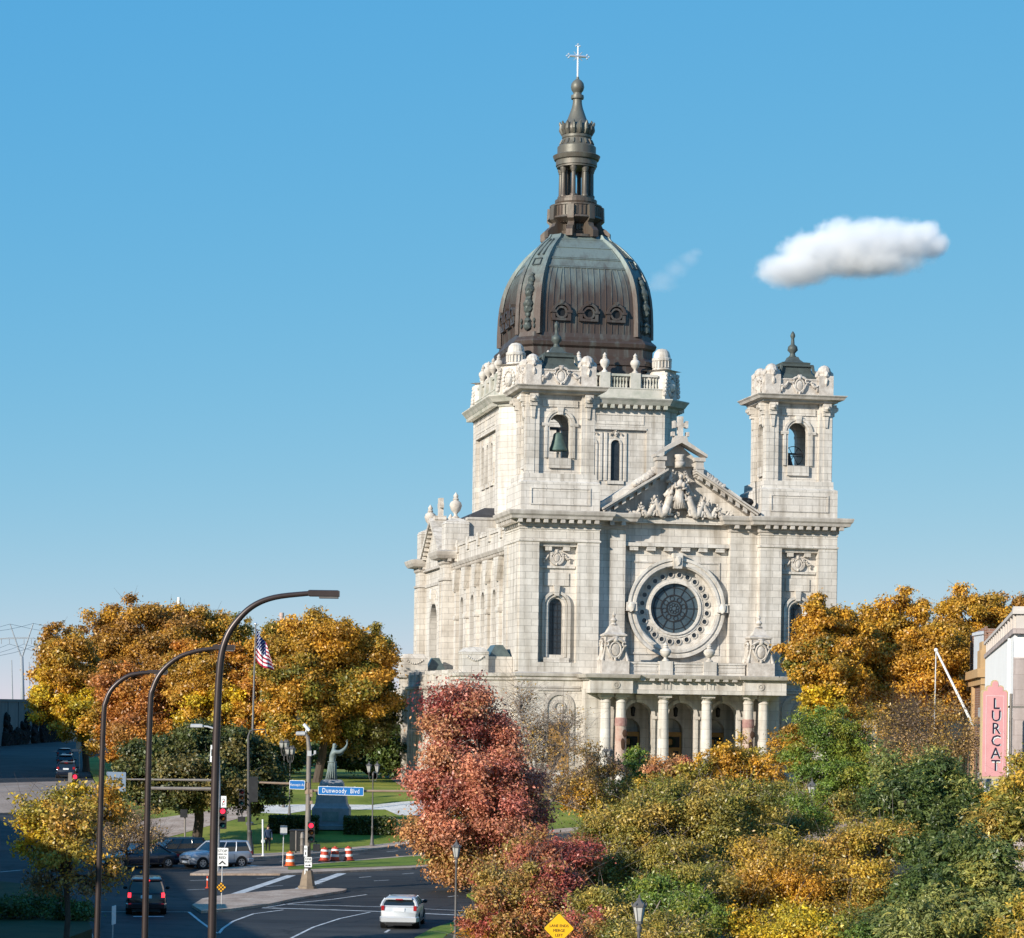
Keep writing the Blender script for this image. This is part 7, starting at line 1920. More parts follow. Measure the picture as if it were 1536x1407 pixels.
# yellow diamond sign
b = gbase(839.5, 89, .14)
t = thing('warning_sign', b, 'yellow diamond sign reading lane ends merge left', 'road sign')
c = at(838.5, 1393, 88.9) - b; R_ = .55
m = MB(); m.tube([(0, .03, 0), (0, .03, c.z + .5)], .035, 6); m.build('post', GALV, t)
def dia(r, k=5):
    p = []
    for i in range(4):
        a = PI / 2 * i; d0 = Vector((math.cos(a), math.sin(a))); rd = .06
        for q in range(-2, 3):
            a2 = a + q * PI / 4 / 2; p.append((c.x + d0.x * (r - rd * 1.4) + rd * math.cos(a2), c.z + d0.y * (r - rd * 1.4) + rd * math.sin(a2)))
    return p
m = MB(); Fr(m, (0, -.02), (1, 0), (0, 1)).prism(dia(R_), 0, .02); o = m.build('sign_panel', BLACKI, t)
m = MB(); Fr(m, (0, -.024), (1, 0), (0, 1)).prism(dia(R_ - .02), 0, .003); o2 = m.build('sign_face', YELS, o)
for wd, dz in (('LANE ENDS', .09), ('MERGE', -.075), ('LEFT', -.24)): lettering(wd, .135 if dz > 0 else .14, (c.x, -.03, c.z + dz), BLACKI, o2, scale=(.95, 1, 1))
# far signs by the ramp
b = gbase(127, 262, .1); 
t = thing('road_sign', b, 'white plate over a yellow one on a post beside the ramp', 'road sign'); base = b
m = MB(); m.tube([(0, 0, 0), rel(126, 1118, 262)], .04, 6); m.build('post', GALV, t)
for (x0, x1, y0, y1, mm) in ((124, 130, 1118, 1126, WHITEP), (123.5, 129.5, 1127, 1136, YELS)):
    a, e_ = rel(x0, y0, 262), rel(x1, y1, 262); m = MB(); m.box(a.x, e_.x, -.08, -.05, e_.z, a.z); m.build('sign_panel', mm, t)
b = gbase(118, 268, .1); base = b
t = thing('road_sign', b, 'white sign on a post left of the yellow plate by the ramp', 'road sign')
m = MB(); m.tube([(0, 0, 0), rel(117.5, 1108, 268)], .04, 6); m.build('post', GALV, t)
a, e_ = rel(114.5, 1108, 268), rel(121, 1124, 268); m = MB(); m.box(a.x, e_.x, -.08, -.05, e_.z, a.z); m.build('sign_panel', WHITEP, t)

# ---------------------------------------------------------------- person on the lawn
b = at(402, 1262, 172.5); b.z = ground_z(172.5) + .15
t = thing('person', b, 'person in dark blue jacket and dark trousers standing on the lawn with a bag', 'person')
t.rotation_euler = (0, 0, .35)
SKIN = material('skin', (.42, .25, .18), .6, var=.05); JKT = material('dark blue jacket', (.02, .035, .07), .8, col2=(.03, .05, .10), scale=6); TRS = material('dark trousers', (.012, .014, .022), .85)
nodes = [(0, 0, .95, .15, .11), (0, 0, 1.15, .15, .105), (0, 0, 1.36, .17, .11), (0, .01, 1.48, .065, .065), (0, .0, 1.60, .085, .10), (0, 0, 1.70, .07, .085),
         (-.19, 0, 1.40, .07, .07), (-.25, -.03, 1.14, .05, .05), (-.22, -.16, .95, .036, .036), (-.20, -.22, .89, .04, .022),
         (.19, 0, 1.40, .07, .07), (.26, .0, 1.14, .05, .05), (.25, -.08, .92, .036, .036), (.24, -.11, .85, .04, .022),
         (-.09, 0, .85, .095, .10), (-.11, -.02, .48, .065, .07), (-.12, .02, .09, .045, .05), (-.12, -.10, .05, .045, .035),
         (.09, 0, .85, .095, .10), (.10, -.01, .48, .065, .07), (.11, .03, .09, .045, .05), (.12, -.10, .05, .045, .035)]
edges = [(0, 1), (1, 2), (2, 3), (3, 4), (4, 5), (2, 6), (6, 7), (7, 8), (8, 9), (2, 10), (10, 11), (11, 12), (12, 13), (0, 14), (14, 15), (15, 16), (16, 17), (0, 18), (18, 19), (19, 20), (20, 21)]
body = skinned('body', nodes, edges, SKIN, t, 2)
body.data.materials.append(JKT); body.data.materials.append(TRS)
for p in body.data.polygons:
    z, x, y = p.center.z, p.center.x, p.center.y
    if z < .93 and abs(x) < .2: p.material_index = 2
    elif z < 1.47 and not (z < .90): p.material_index = 1
m = MB()
for s_ in (-1, 1):
    for i in range(4): m.tube([(s_ * (.20 + .018 * i) + .02 * s_, -.23 + (.11 if s_ > 0 else 0), .88 - .03 * (s_ > 0)), (s_ * (.20 + .018 * i) + .02 * s_, -.25 + (.11 if s_ > 0 else 0), .82 - .03 * (s_ > 0) + .006 * abs(i - 1.5)), (s_ * (.20 + .016 * i), -.23 + (.11 if s_ > 0 else 0), .79 - .03 * (s_ > 0))], [.011, .010, .008], 5)
    m.tube([(s_ * .19, -.24 + (.11 if s_ > 0 else 0), .88), (s_ * .175, -.27 + (.11 if s_ > 0 else 0), .83)], [.012, .008], 5)
m.blob((0, -.105, 1.60), (.018, .025, .025), 1, 0, 1)
for s_ in (-1, 1): m.blob((s_ * .088, 0, 1.60), (.014, .022, .034), 1, 0, 1)
m.build('fingers_and_features', SKIN, body, smooth=True)
m = MB(); m.blob((0, .02, 1.67), (.098, .115, .10), 2, .12, 2); m.build('hair', material('dark brown hair', (.02, .013, .01), .7), body, smooth=True)
m = MB(); m.blob((0, 0, 0), (.14, .07, .16), 3, .15, 2); m.tube([(-.08, 0, .12), (-.05, 0, .24), (.05, 0, .24), (.08, 0, .12)], .012, 5)
bag = m.build('bag', WHITEP, None, smooth=True); bag.location = b + Vector((-.30, -.24, .66)); tag(bag, 'small white bag held at the hip of the person on the lawn', 'bag')

# ---------------------------------------------------------------- buildings at the right edge
STUC = material('white stucco', (0.74, 0.72, 0.69), .85, col2=(0.80, 0.785, 0.76), scale=.7, bump=.15)
PINKST = stone_material('pinkish cast stone', (0.44, 0.37, 0.345), (0.34, 0.28, 0.26), bw=1.4, bh=.7, stain=.35)
TANST = material('ochre sandstone', (0.40, 0.245, 0.115), .85, col2=(0.47, 0.31, 0.16), scale=.8, bump=.2)
REDBR = stone_material('worn red brick', (0.26, 0.135, 0.095), (0.33, 0.27, 0.23), bw=.5, bh=.17, stain=.4)
c0 = at(1521, 1060, 118); c1 = at(1477, 1060, 171)
e = (c1.xy - c0.xy); Lw = e.length; e.normalize(); inn = Vector((e.y, -e.x))
t = thing('stucco_building', (c0.x, c0.y, 0), 'white stucco corner building with pinkish stone front at the right edge', 'building')
m = MB(); f = Fr(m, (0, 0), (e.x, e.y), (inn.x, inn.y))
f.box(.3, Lw, 0, 24, 0, 13.8); f.box(.5, Lw, -.08, 0, 9.9, 10.2)
wl = m.build('wall', STUC, t)
m = MB(); f.mb = m; f.box(-.02, .3, -.05, 24.05, 0, 12.7); f.box(-.06, Lw, -.1, 24.1, 13.8, 14.05); m.build('stone_front', PINKST, t)
m = MB(); f.mb = m; f.box(.0, Lw, .05, .5, 14.05, 14.7); f.box(-.15, Lw + .1, -.12, .7, 14.7, 14.88); f.box(-.1, 1.6, -.1, 3.0, 14.88, 15.05)
for i in range(14): f.box(i * 3.7 + .4, i * 3.7 + 1.1, -.08, .05, 14.06, 14.69)
m.build('parapet', GREYM if False else material('grey cast stone', (.46, .41, .37), .85, col2=(.54, .49, .45), scale=.8), t)
for i in range(10):
    m = MB(); f.mb = m; f.box(5 + i * 4.6, 7.6 + i * 4.6, -.14, -.02, 6.6, 9.9); m.build('window', GLASSD, t)
m = MB(); f.mb = m
for i in range(11): f.box(2.75 + i * 4.6, 4.9 + i * 4.6, -.35, -.001, 6.2, 9.88)
f.box(2.5, Lw - .5, -.45, -.002, 9.89, 10.5); f.box(2.5, Lw - .5, -.4, -.003, 5.8, 6.19)
m.build('pilaster', material('grey window stone', (.34, .325, .31), .85, col2=(.43, .41, .39), scale=.8), t)
m = MB(); f.mb = m; f.box(-.10, -.03, 5, 5.9, 7.0, 9.5); m.build('window', GLASSD, t); m = MB(); f.mb = m; f.box(-.1, -.03, 12, 13, 7, 9.5); m.build('window', GLASSD, t)
m = MB(); m.tube([f.P(1.2, -.2, 0.2), f.P(1.2, -.2, 13.6)], .09, 8); m.build('downpipe', WHITEP, t)
# ochre and brick building further back
c0 = at(1476, 1060, 178); c1 = at(1447, 1060, 206)
e = (c1.xy - c0.xy); Lw = e.length; e.normalize(); inn = Vector((e.y, -e.x))
t = thing('brick_building', (c0.x, c0.y, 1), 'ochre sandstone and red brick building behind the pink sign', 'building')
def zz(px, py, Y): return at(px, py, Y).z - 1
m = MB(); f = Fr(m, (0, 0), (e.x, e.y), (inn.x, inn.y)); f.box(0, Lw, 0, 16, -1, zz(1475, 1012, 178)); m.build('wall', REDBR, t)
m = MB(); f.mb = m
zt = zz(1475, 1003, 178)
f.box(-.3, Lw + .3, -.5, 16.3, zt - .6, zt); f.box(-.15, Lw + .15, -.25, 16.1, zt - 1.1, zt - .602); f.box(-.2, 4, -.3, 3, zt + .002, zt + 1.3); f.box(-.1, 3.4, -.2, 2.6, zt + 1.3, zt + 1.9)
f.box(Lw - 3, Lw + .2, -.6, 2, zt - 6.0, zt - 5.5)
for a0 in (0, Lw * .45, Lw - 1.6): f.box(a0 - .02, a0 + 1.6, -.2, .3, -1, zt - 1.102)
m.build('cornice', TANST, t)
for i in range(5):
    for z in (1.0, 4.2): m = MB(); f.mb = m; f.box(2.5 + i * 5.2, 4.2 + i * 5.2, -.03, .02, z, z + 2.0); m.build('window', GLASSD, t)
m = MB(); f.mb = m; f.box(3.0, Lw - 1, .4, .9, zt + .003, zt + 2.6); f.box(3.0, Lw - 1, .3, 1.0, zt + 2.6, zt + 2.9)
for i in range(6): f.box(4 + i * 4, 5.2 + i * 4, .2, .4, zt + .004, zt + 3.1)
m.build('parapet', REDBR, t)
m = MB(); a, b_ = at(1472, 953, 186), at(1495, 985, 186); m.sweep(rect(a.x - c0.x, b_.x - c0.x, 6.5, 11), [(0, zt - .2), (0, a.z - 1), (.12, a.z - .95), (.12, a.z - .75), (-.2, a.z - .65)]); m.build('roof_hut', material('pale blue grey render', (.42, .45, .50), .8, col2=(.52, .55, .58), scale=.8), t)
# pink vertical sign with dark letters
SYD = 115.0
c = at(1492, 1090, SYD)
t = thing('blade_sign', (c.x, c.y, 5.0), 'tall pink vertical sign with shaped top and letters reading LURCAT', 'sign')
w = 40 * SYD / F / 2; z0 = at(1492, 1168, SYD).z - 5; z1 = at(1492, 1040, SYD).z - 5
def top_outline(w, z1, k=1.0):
    p = [(w, z1)]
    for cx, cz, r, a0, a1 in ((w * .78, z1 + .02, w * .22, 0, 2.2), (w * .42, z1 + .22, w * .24, -.2, 2.3), (0, z1 + .45, w * .26, -.1, PI + .1), (-w * .42, z1 + .22, w * .24, PI - 2.3, PI + .2), (-w * .78, z1 + .02, w * .22, PI - 2.2, PI)):
        for q in range(6): a = a0 + (a1 - a0) * q / 5; p.append((cx + r * math.cos(a), cz + r * math.sin(a)))
    p.append((-w, z1)); return p
PINK = material('faded pink paint', (0.60, 0.27, 0.27), .6, col2=(0.66, 0.33, 0.32), scale=1.2)
m = MB(); f = Fr(m, (0, 0), (1, 0), (0, 1)); f.prism([(-w, z0), (w, z0)] + top_outline(w, z1), 0, .30); o = m.build('sign_cabinet', material('cream sign edge', (.55, .43, .22), .6, col2=(.48, .33, .2), scale=3), t)
w2 = w - .06
m = MB(); f = Fr(m, (0, -.012), (1, 0), (0, 1)); f.prism([(-w2, z0 + .1), (w2, z0 + .1)] + top_outline(w2, z1 - .03), 0, .010); fc = m.build('sign_face', PINK, o)
m = MB(); f = Fr(m, (0, -.02), (1, 0), (0, 1))
for s_ in (-1, 1): a0, a1 = sorted((s_ * (w2 - .16), s_ * (w2 - .13))); f.box(a0, a1, 0, .007, z0 + .3, z1 - .1)
f.box(-w2 + .16, w2 - .16, 0, .007, z1 - .13, z1 - .1); m.build('border_line', material('pale pink line', (.72, .46, .45), .6), fc)
INKB = material('purple black letter paint', (.02, .016, .035), .6)
for i, ch in enumerate('LURCAT'):
    z = at(1492, 1056 + i * 18.6, SYD).z - 5
    lettering(ch, .78, (.05, -.03, z), INKB, fc, extrude=.012, scale=(.82, 1, .9) if False else (.85, .92, 1)); lettering(ch, .78, (.095, -.022, z - .035), WHITEP, fc, extrude=.004, scale=(.85, .80, 1))
m = MB()
for z in (z1 - .6, z0 + .8): m.box(w - .02, w + 2.5, .1, .2, z - .05, z + .05)
m.tube([(w + .15, .15, z0 - 6), (w + .15, .15, z1)], .07, 8); m.build('bracket', GREYM, t)
# slanting white pole with its line
a, b_ = at(1404, 975, 150), at(1459, 1087, 150)
t = thing('slanted_flagpole', b_, 'white slanting bare flagpole in front of the golden trees', 'flagpole')
m = MB(); m.tube([(0, 0, 0), a - b_], [.085, .06], 10); m.blob(a - b_, (.12, .12, .12), 1, 0, 2); m.build('pole', WHITEP, t, smooth=True, auto=60)
m = MB(); q = at(1401.5, 1095, 150) - b_; m.tube([a - b_, q], .035, 5); m.tube([(0, 0, 0), (2.2, 3.0, -.2)], .08, 6); m.build('halyard', GALV, t)

# ---------------------------------------------------------------- far things
PYL = 620
b = gbase(33, PYL, 0); base = b
t = thing('power_pylon', b, 'slender grey power pylon with a v shaped head at the far left', 'pylon')
PALE = material('pale grey steel', (.30, .32, .34), .7, var=.08)
m = MB(); m.tube([(0, 0, 0), rel(32.5, 985, PYL)], [.55, .42], 8); m.build('pole', PALE, t, smooth=True)
m = MB(); m.tube([rel(32.5, 988, PYL), rel(15, 936, PYL)], [.22, .12], 5); m.tube([rel(32.5, 988, PYL), rel(50, 935, PYL)], [.22, .12], 5)
m.tube([rel(-25, 959, PYL), rel(12, 958, PYL), rel(50, 957, PYL), rel(62, 961, PYL)], .10, 5); m.tube([rel(-20, 959, PYL), rel(22, 956, PYL), rel(44, 956, PYL)], .07, 5); m.build('cross_arm', PALE, t)
for px in (2, 14, 24, 36, 47, 58): m = MB(); m.tube([rel(px, 958.5, PYL), rel(px, 966, PYL)], .09, 5); m.build('insulator', PALE, t)
m = MB()
for x, y, sag in ((15, 936, 4), (50, 935, 4), (14, 966, 6), (36, 966, 6), (58, 966, 6)):
    p0 = rel(x, y, PYL); p1 = rel(x - 200, y + 6, PYL - 190); p2 = rel(x + 190, y + 18, PYL + 260)
    for e_ in (p1, p2): m.tube([p0.lerp(e_, q / 8) + Vector((0, 0, -sag * 4 * (q / 8) * (1 - q / 8) * .4)) for q in range(9)], .045, 3)
m.build('power_line', PALE, t)
for px, yy, Y in ((17.5, 990, 700), (43.5, 993, 720)):
    b = gbase(px, Y, 0); base = b
    t = thing('mast', b, 'thin pale mast left of the far pylon' if px < 20 else 'thin pale mast right of the far pylon', 'mast'); m = MB(); m.tube([(0, 0, 0), rel(px, yy, Y)], [.25, .12], 6); m.lathe(0, 0, [(.5, 0), (.5, .4), (.25, .5)], 6); m.build('pole', PALE, t)
for px, y0, w_, Y, mm, lab in ((263.5, 896, 4.5, 640, WHITEP, 'white chimney top showing above the russet tree'), (418, 919, 6, 560, material('pinkish brick chimney', (.50, .36, .31), .8), 'pink chimney top showing above the golden trees')):
    b = gbase(px, Y, 0); base = b; r_ = w_ * Y / F / 2; h = rel(px, y0, Y).z
    t = thing('chimney', b, lab, 'chimney'); m = MB(); m.lathe(0, 0, [(r_ * 1.7, 0), (r_ * 1.05, h * .8), (r_, h - 1.0), (r_ * 1.15, h - .8), (r_ * 1.15, h), (r_ * .7, h)], 14); m.build('stack', mm, t)
# clouds
def cloud(label, px, py, wpx, hpx, Y, dens, lobes, seed):
    c = at(px, py, Y); k = Y / F; W, H = wpx * k / 2, hpx * k / 2; D = W * .55
    t = thing('cloud', c, label, 'cloud')
    m = MB()
    m.box(-W * 1.12, W * 1.12, -D, D, -H * 1.2, H * 1.2)
    mt = bpy.data.materials.new('cloud vapour'); mt.use_nodes = True
    nt = mt.node_tree; nt.nodes.clear(); L = nt.links.new
    o = nt.nodes.new('ShaderNodeOutputMaterial'); v = nt.nodes.new('ShaderNodeVolumePrincipled')
    v.inputs['Color'].default_value = (.995, .99, .985, 1); v.inputs['Anisotropy'].default_value = -.1
    tc = nt.nodes.new('ShaderNodeTexCoord')
    nz = nt.nodes.new('ShaderNodeTexNoise'); nz.inputs['Scale'].default_value = 2.6 / H; nz.inputs['Detail'].default_value = 9; nz.inputs['Roughness'].default_value = .66
    off = nt.nodes.new('ShaderNodeVectorMath'); off.inputs[1].default_value = (seed * 91.0, 0, 0); L(tc.outputs['Object'], off.inputs[0]); L(off.outputs[0], nz.inputs['Vector'])
    prev = None
    for lx, lz, rx, rz in lobes:     # lumps: ellipsoid fields, the strongest one counts
        sb = nt.nodes.new('ShaderNodeVectorMath'); sb.operation = 'SUBTRACT'; sb.inputs[1].default_value = (lx * W, 0, lz * H); L(tc.outputs['Object'], sb.inputs[0])
        dv = nt.nodes.new('ShaderNodeVectorMath'); dv.operation = 'DIVIDE'; dv.inputs[1].default_value = (rx * W, D * .85, rz * H); L(sb.outputs[0], dv.inputs[0])
        ln = nt.nodes.new('ShaderNodeVectorMath'); ln.operation = 'LENGTH'; L(dv.outputs[0], ln.inputs[0])
        s1 = nt.nodes.new('ShaderNodeMath'); s1.operation = 'SUBTRACT'; s1.inputs[0].default_value = 1.0; L(ln.outputs['Value'], s1.inputs[1])
        if prev is None: prev = s1
        else:
            mx = nt.nodes.new('ShaderNodeMath'); mx.operation = 'SMOOTH_MAX'; mx.inputs[2].default_value = .15; L(prev.outputs[0], mx.inputs[0]); L(s1.outputs[0], mx.inputs[1]); prev = mx
    ad = nt.nodes.new('ShaderNodeMath'); ad.operation = 'MULTIPLY_ADD'; ad.inputs[1].default_value = 1.25; L(nz.outputs['Fac'], ad.inputs[0])
    s2 = nt.nodes.new('ShaderNodeMath'); s2.operation = 'SUBTRACT'; s2.inputs[1].default_value = .60; L(prev.outputs[0], s2.inputs[0]); L(s2.outputs[0], ad.inputs[2])
    mr = nt.nodes.new('ShaderNodeMapRange'); mr.inputs['From Min'].default_value = 0; mr.inputs['From Max'].default_value = .85; mr.inputs['To Max'].default_value = dens; L(ad.outputs[0], mr.inputs['Value'])
    L(mr.outputs[0], v.inputs['Density']); L(v.outputs[0], o.inputs['Volume'])
    return m.build('vapour', mt, t)
cloud('bright white cumulus cloud in the sky right of the dome', 1276, 378, 280, 112, 3000, .10, [(-.60, -.50, .42, .48), (-.35, -.1, .44, .66), (-.02, .12, .50, .80), (.32, .22, .44, .72), (.60, .28, .36, .56), (.80, .42, .16, .42), (.90, .18, .14, .32), (.1, -.25, .7, .46), (-.55, -.45, .40, .40)], 1)
cloud('small faint wisp of cloud between the dome and the white cloud', 1014, 404, 96, 72, 3000, .010, [(-.4, -.45, .5, .45), (.0, .0, .45, .45), (.4, .45, .4, .35), (.6, .7, .25, .2), (-.5, -.7, .6, .3)], 2)
# ================================================================ vehicles
def paint(name, c, metal=.3): return material(name, c, .3, metal=metal, var=.03, coat=.6, spec=.5)
CGLASS = material('dark car glass', (.012, .016, .018), .06, var=0, spec=.8)
TYRE = material('tyre rubber', (.015, .015, .016), .85); RIM = material('alloy rim', (.45, .46, .48), .35, metal=.7)
TRIMB = material('black car trim', (.015, .015, .016), .55); PLATE = material('white number plate', (.68, .70, .72), .5); TAIL = material('red tail lamp', (.32, .012, .015), .2, var=0, spec=.6)
TAILON = material('lit tail lamp', (.6, .02, .03), .2, var=0, emit=(1, .03, .05, 2.2)); HEADL = material('clear head lamp', (.55, .57, .58), .12, var=0, metal=.4)

def car(label, loc, heading, L_=4.3, W=1.76, H=1.6, kind='suv', body=None, tail_on=False, group=None):
    """x runs forward, y to the left"""
    t = thing('car', loc, label, 'car', group, rz=heading)
    hw = W / 2; hl = L_ / 2
    wr = .335 if kind != 'sedan' else .315
    gc = .2 if kind != 'sedan' else .17
    belt = 1.0 if kind == 'suv' else .90
    hood = belt - .02 if kind == 'suv' else belt - .07
    # lower body: lofted cross sections
    if kind == 'sedan': st = [(-hl, .62, .80), (-hl + .06, .80, .92), (-hl + .35, belt, .98), (-hl + .9, belt + .03, 1.0), (0, belt + .0, 1.0), (hl - 1.35, hood + .04, 1.0), (hl - .8, hood - .03, .985), (hl - .3, hood - .14, .93), (hl - .06, hood - .27, .84), (hl, .52, .74)]
    else: st = [(-hl, .78, .88), (-hl + .05, belt - .02, .94), (-hl + .3, belt + .03, .985), (-hl + .9, belt + .03, 1.0), (0, belt, 1.0), (hl - 1.2, hood + .06, 1.0), (hl - .75, hood + .02, .985), (hl - .3, hood - .06, .94), (hl - .05, hood - .2, .86), (hl, .55, .78)]
    m = MB(); vs = []; n = 0
    for x, zb, k in st:
        w = hw * k; e = (abs(x) / hl) ** 6; z0 = gc + .07 * e
        ring = [(w * .80, z0), (w * .94, z0 + .06), (w * .985, z0 + .2), (w, min(z0 + .42, zb - .1)), (w * .985, zb - .08), (w * .94, zb - .015), (w * .82, zb + .02), (w * .4, zb + .045), (0, zb + .05)]
        full = ring + [(-y, z) for y, z in ring[-2::-1]]
        n = len(full); vs += [(x, y, z) for y, z in full]
    fs = []
    for k in range(len(st) - 1):
        for i in range(n): fs.append((k * n + i, k * n + (i + 1) % n, (k + 1) * n + (i + 1) % n, (k + 1) * n + i))
    fs += [tuple(range(n)), tuple((len(st) - 1) * n + i for i in range(n - 1, -1, -1))]
    m.add(vs, fs)
    bd = m.build('body', body, t, smooth=True, auto=38)
    # glasshouse
    if kind == 'sedan': q = (-hl + .55, -hl + 1.35, hl - 2.15, hl - 1.2)
    elif kind == 'wagon': q = (-hl + .10, -hl + .55, hl - 2.0, hl - 1.15)
    else: q = (-hl + .09, -hl + .28, hl - 1.85, hl - 1.2)
    zt = H - .05; wb, wt = hw * .925, hw * .74
    def gl(s_, f_):   # f_ 0 at belt, 1 at roof
        x = [q[0] + (q[1] - q[0]) * f_, q[3] + (q[2] - q[3]) * f_][s_]
        return x, wb + (wt - wb) * f_
    m = MB(); vs = []
    for f_ in (0, .5, 1.0):
        for s_ in (0, 1):
            x, y = gl(s_, f_); bul = .03 * math.sin(PI * f_)
            z = belt + .0 + (zt - belt) * f_
            vs += [(x, y + bul, z), (x, -y - bul, z)]
    fs = []
    for k in range(2):
        o = k * 4
        for a, b_ in ((0, 2), (2, 3), (3, 1), (1, 0)): fs.append((o + a, o + b_, o + 4 + b_, o + 4 + a))
    fs.append((8, 10, 11, 9)); m.add(vs, fs)
    m.build('glass', CGLASS, t)
    m = MB()   # roof and pillars
    x0, x1 = q[1] - .03, q[2] + .02
    pts = [(x0, -wt), (x1, -wt * .94), (x1, wt * .94), (x0, wt)]
    m.sweep(pts, [(.02, zt - .05), (.035, zt - .01), (.0, zt + .03), (-.12, zt + .065), (-.4, zt + .08)])
    def pil(s_, f0, f1, r, xo=0):
        for sy in (-1, 1):
            p = []
            for f_ in (f0, (f0 + f1) / 2, f1):
                x, y = gl(s_, f_); p.append((x + xo, sy * (y + .03 * math.sin(PI * f_) + .004), belt + (zt - belt) * f_))
            m.tube(p, r, 6)
    pil(0, 0, 1, .075 if kind != 'sedan' else .06, .02); pil(1, 0, 1, .045, -.01)
    for fx in ((.36, .68) if kind != 'sedan' else (.45,)):
        for sy in (-1, 1):
            xa = q[0] + (q[3] - q[0]) * fx; xb = q[1] + (q[2] - q[1]) * fx
            m.tube([(xa, sy * (wb + .004), belt), ((xa + xb) / 2, sy * ((wb + wt) / 2 + .034), (belt + zt) / 2), (xb, sy * (wt + .004), zt)], .038, 6)
    if kind != 'sedan':
        for f_ in (.02,):
            x, y = gl(0, f_); m.tube([(x - .01, -y, belt + .02), (x - .03, 0, belt + .02), (x - .01, y, belt + .02)], .05, 6)
        x, y = gl(0, 1); m.box(x - .16, x + .1, -y * .9, y * .9, zt - .02, zt + .045)
    m.build('roof', body, t, smooth=True, auto=45)
    # wheels
    for sx in (-1, 1):
        for sy in (-1, 1):
            cx = sx * (hl - .82) + (.05 if sx > 0 else -.02); y1 = sy * hw
            a = MB(); f = Fr(a, (cx, y1 + sy * .004), (1, 0), (0, -sy)); f.disc(0, wr + .01, wr + .055, 0, .25, 24); a.build('wheel_arch', TRIMB, t)
            a = MB(); f = Fr(a, (cx, y1 + sy * .03), (1, 0), (0, -sy)); f.ring(0, wr, wr * .66, wr, 0, .22, 24); f.ring(0, wr, wr * .6, wr * .70, .012, .2, 24)
            wl = a.build('wheel', TYRE, t, smooth=True, auto=35)
            a = MB(); f = Fr(a, (cx, y1 + sy * .02), (1, 0), (0, -sy)); f.ring(0, wr, wr * .55, wr * .66, .0, .1, 20); f.disc(0, wr, wr * .17, -.005, .1, 12)
            for k in range(5):
                an = 2 * PI * k / 5 + .3; c, s_ = math.cos(an), math.sin(an); nx, nz = -s_ * .035, c * .035
                f.prism([(c * .04 + nx, wr + s_ * .04 + nz), (c * wr * .6 + nx, wr + s_ * wr * .6 + nz), (c * wr * .6 - nx, wr + s_ * wr * .6 - nz), (c * .04 - nx, wr + s_ * .04 - nz)], .004, .06)
            a.build('rim', RIM, wl)
            a = MB(); f = Fr(a, (cx, y1 - sy * .06), (1, 0), (0, -sy)); f.disc(0, wr, wr * .6, 0, .03, 20); a.build('brake_disc', TRIMB, wl)
    # lamps, plates, mirrors, bumpers, door lines
    for sy in (-1, 1):
        y0, y1 = sorted((sy * hw * .93, sy * hw * (.77 if kind == 'suv' else .70)))
        m = MB()
        if kind == 'sedan': m.box(-hl - .015, -hl + .3, y0, y1, .66, .82)
        else: m.box(-hl - .012, -hl + .22, min(y0, y1) if sy > 0 else y0, y1, .84, 1.06)
        m.build('tail_lamp', TAILON if tail_on else TAIL, t)
        m = MB(); y0, y1 = sorted((sy * hw * .86, sy * hw * .48)); m.add([(hl - .02, y0, .62), (hl - .02, y1, .62), (hl - .30, y0 + (sy * .03), .63), (hl - .06, y0, .78), (hl - .06, y1, .76), (hl - .36, y0 + sy * .03, .79)], [(0, 1, 4, 3), (0, 3, 5, 2), (1, 2, 5, 4), (3, 4, 5), (0, 2, 1)]); m.blob((hl - .08, (y0 + y1) / 2, .70), (.07, abs(y1 - y0) / 2, .085), 1, 0, 2); m.build('headlamp', HEADL, t)
        m = MB(); m.blob((hl - 1.42, sy * (hw + .10), belt + .09), (.07, .11, .085), 1, .05, 2); m.tube([(hl - 1.42, sy * (hw - .06), belt + .02), (hl - 1.42, sy * (hw + .06), belt + .06)], .03, 5); m.build('mirror', TRIMB if kind == 'suv' else body, t, smooth=True)
    m = MB(); m.box(-hl - .03, -hl + .02, -.26, .26, .56 if kind == 'sedan' else .80, .70 if kind == 'sedan' else .95); m.build('number_plate', PLATE, t)
    m = MB(); m.box(hl - .04, hl + .02, -.26, .26, .34, .46); m.build('number_plate', PLATE, t)
    m = MB(); m.sweep([(-hl + .35, -hw * .97), (-hl - .03, -hw * .86), (-hl - .03, hw * .86), (-hl + .35, hw * .97)][::-1], [(.0, gc + .10), (.06, gc + .14), (.07, gc + .33), (.0, gc + .38)], closed=False); m.build('bumper', body, t)
    m = MB(); m.box(-hl - .02, -hl + .3, -hw * .7, hw * .7, gc - .02, gc + .1)
    m.box(hl - .12, hl + .01, -hw * .5, hw * .5, .50, .60); m.box(hl - .12, hl + .012, -hw * .62, hw * .62, .24, .33)
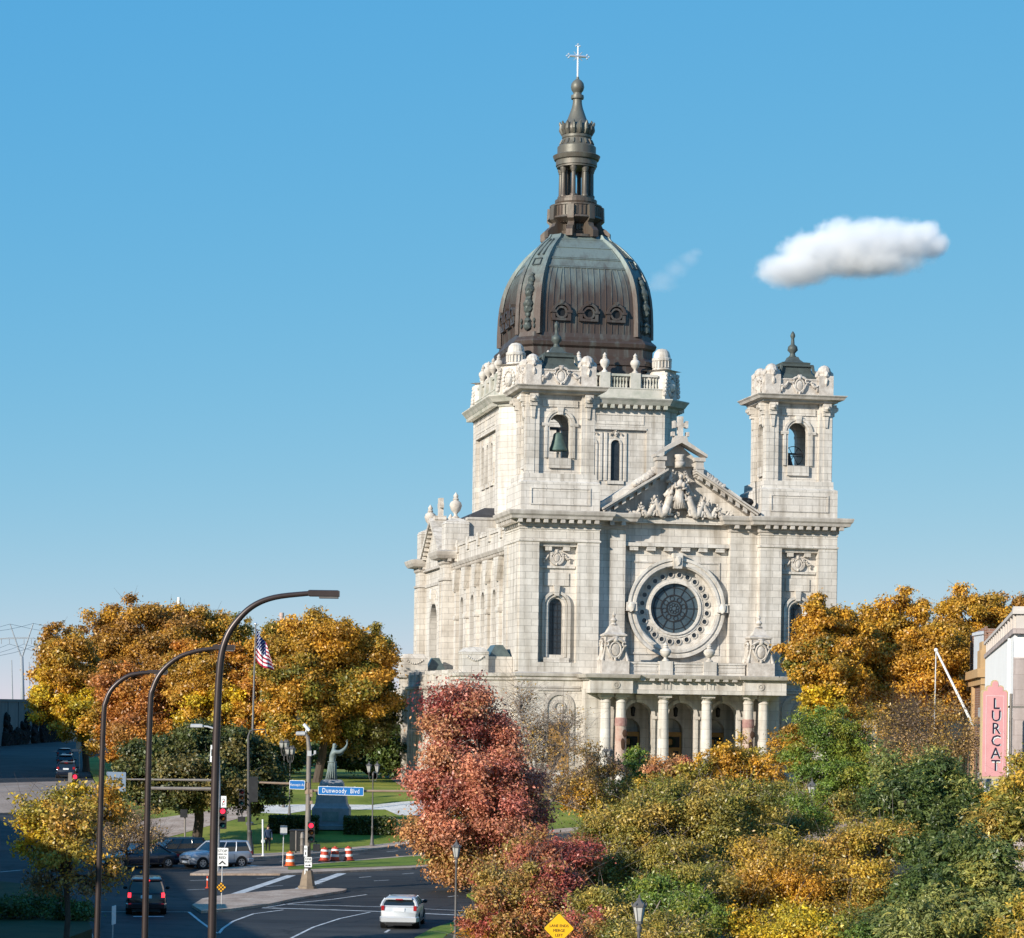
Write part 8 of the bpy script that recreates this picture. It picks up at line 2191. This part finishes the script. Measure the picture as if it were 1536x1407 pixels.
    for sy in (-1, 1):
        for x in (-hl * .38, .08, hl * .46): m.tube([(x, sy * (hw + .001), gc + .16), (x, sy * (hw + .001), belt - .14)], .008, 4)
        m.tube([(-hl * .6, sy * (hw * 1.0), gc + .10), (hl * .5, sy * (hw * 1.0), gc + .10)], .045, 5)
    m.build('trim', TRIMB, t)
    m = MB(); x, y = gl(0, .97); m.box(x - (.18 if kind != 'sedan' else .02), x - (.14 if kind != 'sedan' else -.04), -.16, .16, zt - .035, zt + .01); m.build('brake_lamp', TAILON if tail_on else TAIL, t)
    return t
WHITEC = paint('white car paint', (.56, .57, .58), .25); SILV = paint('silver blue car paint', (.40, .42, .46), .35); DARK = paint('black car paint', (.010, .011, .014), .1); NAVY = paint('dark navy car paint', (.012, .017, .032), .2); MAROON = paint('very dark maroon car paint', (.016, .008, .010), .1)
def on_road(px, py): p = gp(px, py); p.z = ground_z(p.y) + .03; return p
def ahead(p, h, d): return p + Vector((math.cos(h), math.sin(h), 0)) * d
h = math.radians(87); p = on_road(598, 1395)
car('white hatchback driving away on the near road, seen from behind', ahead(p, h, 2.0), h, 4.1, 1.70, 1.40, 'suv', WHITEC)
h = math.radians(98); p = on_road(219, 1374)
car('black sport utility vehicle with lit brake lamps in the shaded lane', ahead(p, h, 2.3), h, 4.6, 1.84, 1.70, 'suv', MAROON, True)
h = math.radians(180 + 36)
car('silver boxy car facing left behind the nearest street lamp', on_road(323, 1302), h, 4.25, 1.76, 1.64, 'suv', SILV)
car('dark navy sedan facing left, lower of the two dark cars', on_road(207, 1302), h, 4.75, 1.80, 1.45, 'sedan', NAVY)
car('dark station wagon facing left, behind the navy sedan', on_road(258, 1294), h, 4.7, 1.80, 1.55, 'wagon', DARK)
h = math.radians(97.5)
for px, Y, lab in ((99, 240, 'nearest of three dark cars driving up the shaded ramp'), (97.5, 272, 'middle of three dark cars driving up the shaded ramp'), (95.5, 310, 'farthest of three dark cars driving up the shaded ramp')):
    p = gbase(px, Y, .03); car(lab, p, h, 4.5, 1.78, 1.5, 'wagon', NAVY, False, 'dark cars on the ramp')
